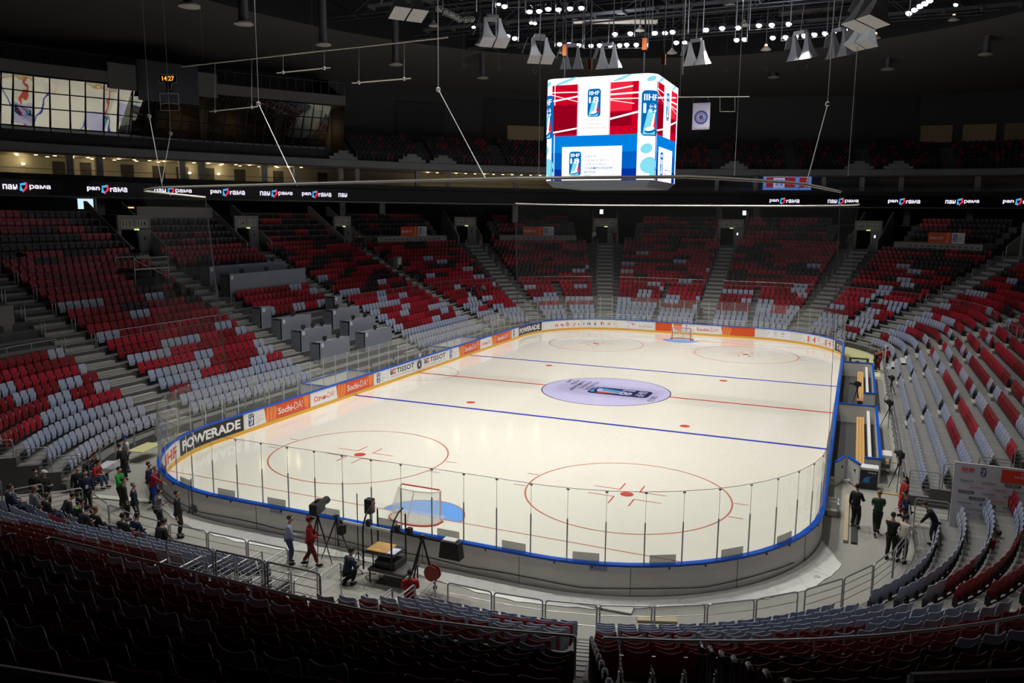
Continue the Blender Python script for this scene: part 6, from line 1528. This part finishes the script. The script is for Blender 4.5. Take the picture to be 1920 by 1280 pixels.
plank('table_board', (-16.3, -25.0, .55), (.9, 1.6, .04), YEL, 'yellowish board leaning behind the left board corner', 'board', .2)
plank('floor_zone', (16.2, 21.5, .012), (7.5, 13, .02), YEL, 'pale yellow floor zone in the far right corner', 'floor covering') if False else None
mb = MB(); sweep(BOARD, 14, 27.4, [(.16, .012), (2.9, .012)], 0, mb, .8, caps=False); tag(mb.build('floor_covering', YEL), 'pale yellow floor covering behind the far right board corner', 'floor covering')
r = empty('picture_panel', (16.3, 16.6, 0), 'white panel with black frame on the far right corner floor', 'panel'); mb = MB(); mb.box((16.3, 16.6, .5), (1.5, .08, .95)); mb.build('frame', DARKSTEEL, r); mb = MB(); mb.box((16.3, 16.54, .5), (1.1, .05, .7)); mb.build('board', BTOP, r)
F = Flat(lambda u, v, e: (16.3+u, 16.51-e, v)); F.ring(-.1, .5, .12, .24, ADBLK, .01, 20); F.build('mark', r)
for y in (-9.8, -15): plank('tape_line', (17.75, y, .008), (.75, .12, .01), mat('tape_yellow', (.6, .4, .05), .7), 'yellow tape line across the right walkway, %s' % ('far one' if y > -12 else 'near one'), 'tape') 
# left side: penalty boxes and scorer's bench behind the boards
def pen(y0, y1, lab):
    r = empty('penalty_box', (-16.2, (y0+y1)/2, 0), lab, 'penalty box'); mb = MB(); mb.box((-17.3, (y0+y1)/2, .55), (.08, y1-y0, 1.1)); mb.box((-16.2, y0, .55), (2.1, .08, 1.1)); mb.box((-16.2, y1, .55), (2.1, .08, 1.1)); mb.build('walls', BTOP, r)
    mb = MB(); mb.box((-17.3, (y0+y1)/2, 1.13), (.13, y1-y0, .06)); mb.box((-16.2, y0, 1.13), (2.1, .13, .06)); mb.box((-16.2, y1, 1.13), (2.1, .13, .06)); mb.build('blue_caps', BLUE, r)
    mb = MB(); mb.box((-16.5, (y0+y1)/2, .5), (.4, y1-y0-.8, .05)); mb.box((-16.5, y0+.6, .24), (.35, .06, .48)); mb.box((-16.5, y1-.6, .24), (.35, .06, .48)); mb.build('bench', WOOD, r)
pen(-11.5, -6.2, 'nearer penalty box with white walls and blue caps behind the left boards'); pen(5.6, 11.5, 'farther penalty box with white walls and blue caps behind the left boards')
r = empty('scorer_table', (-15.9, 0, 0), 'long scorer table between the penalty boxes behind the left boards', 'table'); mb = MB(); mb.box((-15.7, 0, .78), (.7, 8.6, .05)); mb.build('table_top', BTOP, r); mb = MB()
for k in range(5): mb.box((-15.7, -4+2*k, .38), (.6, .06, .76))
mb.build('legs', STEEL, r)
for i in range(5):
    y = -3.4+1.7*i; rr_ = empty('laptop', (-15.7, y, .805), 'small dark monitor on the scorer table, %s from the near end' % ordn(i+1), 'monitor', 'monitors on the scorer table'); mb = MB(); mb.box((-15.65, y, 1.05), (.04, .5, .34)); mb.build('screen', BLACK, rr_); mb = MB(); mb.box((-15.7, y, .84), (.2, .2, .06)); mb.build('foot', BLACK, rr_)
for i, (y, tp) in enumerate(((-4.6, 'black'), (-1.5, 'navy'), (2.6, 'white'))):
    P_((-16.5, y, -.06), -pi/2, 'person in %s seated at the scorer table, %s from the near end' % (tp if tp != 'navy' else 'dark blue', ordn(i+1)), tp, 'black', 'dark', pose='sit', arms=('lap', 'lap'), lean=.15)
mb = MB(); r = empty('wood_bench', (-16.6, -21.2, 0), 'light wooden bench behind the glass near the left board corner', 'bench'); mb.box((-16.6, -21.2, .5), (.4, 3.4, .06)); mb.build('seat', WOOD, r)
for k in (-1, 1): mb = MB(); mb.box((-16.6, -21.2+1.4*k, .235), (.35, .08, .47)); mb.build('leg', WOOD, r)
r = empty('wood_bench', (-16.2, -26.9, 0), 'low bench under the three people seated at the left tunnel', 'bench')
mb = MB(); bx = sum(b[0] for b in bench_)/3; by = sum(b[1] for b in bench_)/3; mb.box((bx, by-.1, .40), (.5, 2.2, .06)); mb.build('seat', STEEL, r)
for k in (-1, 1): mb = MB(); mb.box((bx, by-.1+.9*k, .185), (.4, .06, .37)); mb.build('leg', STEEL, r)
# media backdrop
p0 = Vector((19.55, -20.55, .0)); r = empty('media_backdrop', p0, 'large pale interview backdrop with rows of sponsor names in the media gap', 'backdrop')
BKW = mat('backdrop_pale', (.62, .63, .68), .7); mb = MB(); mb.box((22.05, -20.5, 1.75), (5.2, .08, 3.1)); mb.build('panel', BKW, r); mb = MB()
for x in (19.5, 21.2, 22.9, 24.6): mb.tube([(x, -20.42, 0), (x, -20.42, 3.3)], .03, 5)
mb.build('frame', STEEL, r)
F = Flat(lambda u, v, e: (19.45+u, -20.545-e, v)); F.rect(1.5, 4.6, 2.75, 3.22, ADRED, .004, 9); F.text('2013 IIHF ICE HOCKEY U18', 2.1, 4.1, 3.08, 3.17, ADW, .01); F.text('WORLD CHAMPIONSHIP RUSSIA', 1.9, 4.3, 2.94, 3.03, ADW, .01); F.text('Sochi', 2.9, 3.4, 2.8, 2.88, ADW, .01)
F.text('IIHF', .25, .65, 3.0, 3.15, ADRED, .01, .02); iihf_logo(F, .85, 2.9, .16, .3, NAVY, LBLUE, ADW, REDLOGO, .006)
nm = ['TISSOT', 'Nike', 'POWERADE', 'Sochi-DA!', 'TISSOT', 'Ingosstrakh', 'POWERADE']; nm[1] = 'LUTCH'
for rw in range(11):
    for c in range(7):
        t = nm[(rw*3+c) % 7]; u = .2+.72*c+(.36 if rw % 2 else 0); v = 2.6-.21*rw
        if u > 4.7: continue
        if t == 'POWERADE': F.rect(u, u+.5, v, v+.09, ADBLK, .004, 9); F.text(t, u+.04, u+.46, v+.02, v+.07, ADW, .01, .01)
        else: F.text(t, u, u+.44, v, v+.07, ADRED if 'Sochi' in t else ADBLK, .01, .005)
F.build('sponsor_print', r)
plank('monitor_case', (21.9, -20.75, 1.25), (.55, .2, .35), BLACK, 'small black monitor hanging before the interview backdrop', 'monitor')
# tripods with cameras
def tripod(p, h, lab, cam_=True, spread=.45, rz=0., bigc=1.):
    p = Vector(p); r = empty('camera_tripod', p, lab, 'camera' if cam_ else 'stand')
    for k in range(3):
        a = rz+k*2*pi/3; f_ = p+V3(spread*cos(a), spread*sin(a), 0); mb = MB(); mb.tube([p+V3(0, 0, h), f_.lerp(p+V3(0, 0, h), .5)], .028, 5); mb.tube([f_.lerp(p+V3(0, 0, h), .55), f_], .018, 5); mb.build('leg', BLACK, r)
    mb = MB(); mb.tube([p+V3(0, 0, h-.1), p+V3(0, 0, h+.12)], .05, 8); mb.box(p+V3(0, 0, h+.12), (.16, .16, .06)); mb.build('head', BLACK, r)
    if cam_:
        R_ = Matrix.Rotation(rz, 3, 'Z'); c = p+V3(0, 0, h+.3)
        mb = MB(); mb.box(c, (.18*bigc, .42*bigc, .24*bigc), 0, R_); mb.box(c+V3(0, 0, .15*bigc), (.06, .25, .06), 0, R_); mb.build('camera_body', BLACK, r)
        mb = MB(); mb.tube([c+R_@V3(0, .2*bigc, 0), c+R_@V3(0, .48*bigc, 0)], [.07*bigc, .09*bigc], 10); mb.build('lens', BLACK, r)
    return r
tripod(gpt(1665, 800), 1.15, 'black camera tripod on the right walkway beside the player benches', rz=.5)
tripod(gpt(1683, 918), 1.35, 'black camera tripod standing nearer on the right walkway, by the person in red', rz=.4)
tripod(gpt(1669, 752), 1.3, 'black covered camera at the rail, farthest along the right walkway', rz=.4)
tripod(gpt(632, 1040), 1.35, 'black tripod standing behind the near boards in the crew well', cam_=False, spread=.6)
tripod(gpt(598, 1055), 1.75, 'large broadcast camera on a pedestal above the person in red overalls', rz=.2, bigc=1.6, spread=.5)
tripod(BOWL.P(119.5, OFF(19), Z(19)), 1.3, 'dim broadcast camera high in the left stand near the photo edge', rz=-1.2)
tripod(gpt(1605, 762), 1.2, 'small black camera standing between the two player benches', rz=1.2, spread=.3)
mb = MB(); p = Vector(gpt(672, 1052)); mb.tube([p, p+V3(0, 0, 2.5)], .018, 5)
for k in range(3): mb.tube([p+V3(0, 0, .35), p+V3(.3*cos(k*2.1), .3*sin(k*2.1), 0)], .015, 4)
tag(mb.build('light_stand', BLACK), 'thin black light stand left of the clear goal judge hood', 'stand')
# camera crane
r = empty('camera_crane', gpt(790, 1098), 'long camera crane with pale arm, black counterweight and red reel behind the near goal', 'camera crane')
b0 = Vector(gpt(785, 1100)); top = b0+V3(.15, 0, 1.75); tip = Vector(atd(640, 977, 27.0)); back = top+(top-tip).normalized()*.9
mb = MB(); mb.tube([tip, tip.lerp(top, .62)], .05, 6); mb.build('arm_front', PIPE, r); mb = MB(); mb.tube([tip.lerp(top, .62), top, back], .045, 6); mb.sph(top, .12, 8); mb.build('arm_rear', BLACK, r)
for k in range(3):
    a = .3+k*2*pi/3; mb = MB(); mb.tube([top, b0+V3(.55*cos(a), .55*sin(a), .08)], .035, 5); mb.build('leg', BLACK, r)
    mb = MB(); mb.lathe(b0+V3(.55*cos(a), .55*sin(a), .0), [(.07, 0), (.07, .06)], 10); mb.build('wheel', BLACK, r)
mb = MB(); mb.box(back+V3(.15, 0, -.22), (.75, .35, .55), 0, taper=.85); mb.build('counterweight', BLACK, r); mb = MB(); mb.box(back+V3(.12, 0, .1), (.45, .28, .06)); mb.build('white_tray', BTOP, r)
mb = MB(); mb.lathe(b0+V3(.55, -.05, .62), [(.12, -.1), (.27, -.09), (.27, -.06), (.12, -.05), (.12, .05), (.27, .06), (.27, .09), (.12, .1)], 16, 0, Matrix.Rotation(pi/2, 3, 'X')); mb.build('cable_reel', mat('reel_red', (.3, .03, .02), .5), r)
mb = MB(); mb.sph(tip, .1, 6); mb.box(tip+V3(0, 0, -.3), (.2, .25, .3)); mb.build('remote_head', BLACK, r)
for k in range(3): q = tip.lerp(top, (.35, .7, .85)[k]); mb = MB(); mb.box(q+V3(0, 0, .14), (.16, .16, .2)); mb.build('fitting', BLACK, r)
# goal judge booth: clear hood on a frame above a trolley
bx, by = gpt(722, 1083)[:2]; r = empty('goal_judge_booth', (bx, by, 0), 'goal judge stand with clear curved hood, yellow table and grey trolley base', 'goal judge booth')
mb = MB()
for x in (-.55, .55):
    mb.tube([(bx+x, by+.45, .4), (bx+x, by+.45, 2.2)], .03, 5); mb.tube([(bx+x, by-.45, .4), (bx+x, by-.45, 1.7)]+[(bx+x, by-.45+.75*(1-cos(t*pi/8)), 1.7+.75*sin(t*pi/8)) for t in range(1, 5)], .03, 5)
mb.build('frame', BLACK, r)
mb = MB(); mb.loops([[(bx+x, by-.42+.75*(1-cos(t*pi/8)), 1.75+.72*sin(t*pi/8)) for t in range(0, 5)] for x in (-.53, .53)]); mb.build('clear_hood', GLN, r)
mb = MB(); mb.box((bx, by, 1.0), (1.2, .9, .04)); mb.build('shelf', DARKSTEEL, r); mb = MB(); mb.box((bx-.12, by, 1.05), (.75, .75, .04)); mb.build('yellow_top', WOOD, r); mb = MB(); mb.box((bx+.42, by-.1, 1.05), (.3, .5, .03)); mb.build('paper', PAPER, r)
mb = MB(); mb.box((bx+.35, by, .45), (1.4, 1.0, .08)); mb.box((bx+.2, by+.05, .6), (.8, .7, .25))
for x in (-.3, 1.0):
    for y in (-.45, .45): mb.tube([(bx+x, by+y, 0), (bx+x, by+y, .42)], .03, 5)
mb.build('trolley', mat('trolley_grey', (.09, .09, .09), .7), r)
q = Vector(atd(693, 948, 27.2)); r2 = empty('goal_lamp', (q.x, q.y, q.z-.25), 'black goal lamp box with red lens mounted on a post by the hood', 'goal lamp'); mb = MB(); mb.box(q, (.26, .26, .5)); mb.build('box', BLACK, r2); mb = MB(); mb.box(q+V3(.14, -.02, .06), (.03, .18, .3)); mb.build('red_lens', mat('lens_red', (.25, .01, .015), .3), r2); mb = MB(); mb.tube([q, (q.x+.12, q.y, .0)], .025, 5); mb.build('post', BLACK, r2)
# tangled cables
for i, (a, c) in enumerate((((640, 1060), (720, 1090)), ((730, 1060), (840, 1062)), ((815, 1085), (1000, 1085)), ((830, 1070), (900, 1095)))):
    A, C = Vector(gpt(*a)), Vector(gpt(*c)); pts = []; rr = random.Random(i)
    for k in range(26): t = k/25; pts.append(A.lerp(C, t)+V3(.2*sin(k*1.3+i), .22*sin(k*.9+2*i), .02))
    mb = MB(); mb.tube(pts, .013, 4); tag(mb.build('floor_cable', BLACK), 'loose black cable looping on the floor behind the near boards, %s from the left' % ordn(i+1), 'cable')
# hockey sticks / steward's trolley by the left board corner
r = empty('equipment_trolley', gpt(308, 930), 'dark wheeled equipment trolley beside the left board corner', 'trolley'); p = Vector(gpt(308, 930)); mb = MB()
for x in (-.25, .25): mb.tube([p+V3(x, 0, .1), p+V3(x, 0, 1.1)], .025, 5)
mb.tube([p+V3(-.25, 0, 1.1), p+V3(.25, 0, 1.1)], .025, 5); mb.box(p+V3(0, .1, .5), (.5, .3, .35)); mb.build('frame', DARKSTEEL, r)
for x in (-.25, .25): mb = MB(); mb.lathe(p+V3(x, 0, .1), [(.1, -.03), (.1, .03)], 12, 0, Matrix.Rotation(pi/2, 3, 'Y')); mb.build('wheel', BLACK, r)
p = Vector(gpt(362, 968)); mb = MB(); mb.tube([p, p+V3(0, 0, 1.6)], .02, 5); mb.tube([p+V3(0, 0, .5), p+V3(-.35, 0, 0)], .02, 5); mb.box(p+V3(.15, 0, .35), (.35, .1, .3)); tag(mb.build('stick_stand', DARKSTEEL), 'thin leaning stand with dark plate at the near left board corner', 'stand')
# ---------------------------------------------------------------- broadcast desks in the left stand
def desk(s0, s1, r, lab, mon=2, h=1.15, back=True, group='grey commentary desks in the left stand'):
    o_ = TRD(r)+.12; z = Z(r); c = BOWL.P((s0+s1)/2, o_, z); root = empty('commentary_desk', c, lab, 'desk', group)
    mb = MB(); sweep(BOWL, s0, s1, [(o_, z-.75), (o_, z+h), (o_+.06, z+h), (o_+.06, z-.75)], 0, mb, 1.5)
    mb.build('front_panel', GREYDESK, root)
    mb = MB(); sweep(BOWL, s0, s1, [(o_+.07, z+h-.12), (o_+.07, z+h-.06), (o_+.7, z+h-.06), (o_+.7, z+h-.12)], 0, mb, 1.5); mb.build('desk_top', DESKTOP, root)
    for s in (s0, s1):
        mb = MB(); P = [BOWL.P(s, a, b_) for a, b_ in ((o_, z-.75), (o_+.9, z-.75), (o_+.9, z+h), (o_, z+h))]; n = Vector(BOWL.N(s)+(0,)); t = V3(n.y, -n.x, 0)*.05; mb.add(P+[tuple(Vector(q)+t) for q in P], [(0, 1, 2, 3), (7, 6, 5, 4), (0, 4, 5, 1), (1, 5, 6, 2), (2, 6, 7, 3), (3, 7, 4, 0)]); mb.build('side_panel', GREYDESK, root)
    mb = MB(); p, t, n = frame_at(s0+.35); p = Vector(BOWL.P(s0+.3, o_-.02, z+h-.25)); mb.box(p, (.28, .02, .3), 0, Matrix([[t.x, n.x, 0], [t.y, n.y, 0], [0, 0, 1]])); mb.build('notice', PAPER, root)
    for k in range(mon):
        s = s0+(s1-s0)*(k+.6)/(mon+.2); p, t, n = frame_at(s); R3 = Matrix([[t.x, n.x, 0], [t.y, n.y, 0], [0, 0, 1]]); q = Vector(BOWL.P(s, o_+.3, z+h+.13)); m_ = empty('monitor', (q.x, q.y, z+h-.05), 'black monitor on the %s, %s from near end' % (lab.split(',')[0], ordn(k+1)), 'monitor', 'monitors on the commentary desks')
        mb = MB(); mb.box(q+V3(0, 0, .05), (.46, .05, .3), 0, R3); mb.build('screen', BLACK, m_); mb = MB(); mb.box(q-V3(0, 0, .13), (.1, .1, .12), 0, R3); mb.build('foot', BLACK, m_)
desk(133.0, 142.3, 14, 'lower long grey commentary desk, before the upper long one', 3, 1.75)
desk(132.6, 141.6, 16, 'upper long grey commentary desk, behind the lower long one', 4, 1.5)
mb = MB(); sweep(BOWL, 133.0, 142.3, [(TRD(14)+.05, Z(13)-.3), (TRD(14)+.05, Z(14)+.02)], 0, mb, 2, caps=False); tag(mb.build('desk_plinth', GREYDESK), kind='structure')
for i, (s0, s1, r, nm, m_) in enumerate(((131.8, 132.9, 9, 'topmost short desk of the left column', 0), (132.1, 135.6, 7, 'second grey desk of the left column', 1), (132.3, 136.0, 5, 'third grey desk of the left column', 3), (132.4, 136.1, 3, 'lowest grey desk of the left column', 2), (140.9, 142.0, 9, 'topmost short desk of the right column', 0), (138.4, 142.2, 7, 'second grey desk of the right column', 2), (138.4, 142.2, 5, 'third grey desk of the right column', 2), (138.2, 142.2, 3, 'lowest grey desk of the right column', 1))):
    desk(s0, s1, r, nm+', below the long desks', m_, 1.6)
for i, (s, r, tp) in enumerate(((140.3, 5, 'black'), (141.3, 5, 'grey'))):
    p = BOWL.P(s, OFF(r)+.1, Z(r)); P_(p, rz_of(BOWL.N(s)), 'person in %s seated behind a commentary desk of the right column' % tp, tp, 'black', 'dark', pose='sit', arms=('lap', 'lap'))
# camera scaffold in the left stand, bags and vomitory box
p, t, n = frame_at(127.6); q = Vector(BOWL.P(127.6, TRD(17), Z(17))); r = empty('camera_platform', q, 'white tube camera platform in the upper left stand', 'scaffold'); mb = MB(); R3 = Matrix([[t.x, n.x, 0], [t.y, n.y, 0], [0, 0, 1]])
WT = mat('white_tube', (.6, .6, .58), .5)
A = [q+t*a+n*b_ for a in (-1.5, 1.5) for b_ in (-.2, 1.6)]
for a in A: mb.tube([a, a+V3(0, 0, 2.0)], .03, 5)
for z in (1.2, 2.0): mb.tube([A[0]+V3(0, 0, z), A[2]+V3(0, 0, z)], .045 if z < 2 else .03, 5); mb.tube([A[1]+V3(0, 0, z), A[3]+V3(0, 0, z)], .03, 5)
mb.tube([A[0]+V3(0, 0, 1.9), A[2]+V3(0, 0, .5)], .02, 5); mb.build('tubes', WT, r); mb = MB(); mb.box(q+n*.7+V3(0, 0, 1.2), (3.0, 1.8, .05), 0, R3); mb.build('deck', DARKSTEEL, r)
tripod(tuple(q+n*.8-t*.5+V3(0, 0, 1.23)), .9, 'black camera tripod on the white tube platform in the left stand', rz=-1.3, spread=.35)
for i, (s, r_) in enumerate(((129.0, 15), (129.4, 14), (128.5, 14))):
    q = Vector(BOWL.P(s, OFF(r_)-.1, Z(r_)+.62)); mb = MB(); mb.sph(q+V3(0, 0, .1), .36, 8, 0, (1.1, .8, .8)); mb.box(q-V3(0, 0, .3), (.5, .4, .6)); tag(mb.build('camera_bag', BLACK), 'black equipment bag piled on seats beside the left stairs, %s of three' % ordn(i+1), 'bag', 'black bags on the left stand')
mb = MB(); sweep(BOWL, 113.0, 116.3, [(TRD(14), Z(13)-.3), (TRD(14), Z(15)+.7), (TRD(18), Z(16)+.7), (TRD(18), Z(13))], 0, mb, .8); o = tag(mb.build('wall_left_box', WALLC), kind='structure')
p, t, n = frame_at(115.3); q = Vector(BOWL.P(115.3, TRD(14)-.06, Z(14)+.75)); mb = MB(); mb.box(q, (.8, .1, .95), 0, Matrix([[t.x, n.x, 0], [t.y, n.y, 0], [0, 0, 1]])); tag(mb.build('fuse_box', mat('box_pale', (.5, .5, .47), .5)), 'pale electrical box on the concrete block of the left stand', 'electrical box')
mb = MB(); q = Vector(BOWL.P(114.8, TRD(15), Z(15)+.72)); mb.tube([q-t*1.5, q-t*1.5+V3(0, 0, .9), q+t*1.5+V3(0, 0, .9), q+t*1.5], .03, 5); tag(mb.build('block_rail', RAIL), 'steel rail on top of the concrete block at the left photo edge', 'railing')
q = Vector(BOWL.P(158.0, TRD(17), Z(16))); p, t, n = frame_at(158.0); r = empty('notice_box', q, 'small concrete block with white notice beside the left far corner stairs', 'block'); R3 = Matrix([[t.x, n.x, 0], [t.y, n.y, 0], [0, 0, 1]]); q = Vector(BOWL.P(159.6, TRD(16), Z(16))); mb = MB(); mb.box(q+V3(0, 0, .5), (1.1, .5, 1.2), 0, R3); mb.build('block', WALLC, r); mb = MB(); mb.box(q-n*.27+V3(0, 0, .6), (.5, .02, .7), 0, R3); mb.build('notice', mat('notice_white', (.7, .7, .68), .6), r)
# pale concrete parapet above the dark left rows
mb = MB(); sweep(BOWL, 133.2, 141.5, [(TRD(26), Z(26)), (TRD(26), Z(26)+1.3), (TRD(26)+.3, Z(26)+1.3), (TRD(26)+.3, Z(26))], 0, mb, 1.2); tag(mb.build('wall_parapet', WALLC), kind='structure')
# white entry stairs and gate in the right far corner
WS = mat('entry_white', (.55, .56, .58), .5)
mb = MB()
for i in range(5):
    sweep(BOWL, 27.7, 30.4, [(TRD(1)+.34*i, Z(1)+.18*i-.18), (TRD(1)+.34*i, Z(1)+.18*i), (TRD(1)+.34*i+.34, Z(1)+.18*i)], 0, mb, 1, caps=False)
tag(mb.build('entry_steps', WS), kind='structure')
a = Vector(BOWL.P(28.2, TRD(1)-.1, Z(1)-.1)); c = Vector(BOWL.P(29.3, TRD(1)-.1, Z(1)-.1)); r = hoop(a, (c-a).normalized(), (c-a).length, 1.7, 0, .04, WS, 'entry_gate', 'white framed entry gate at the far end of the right walkway', None, 'gate')
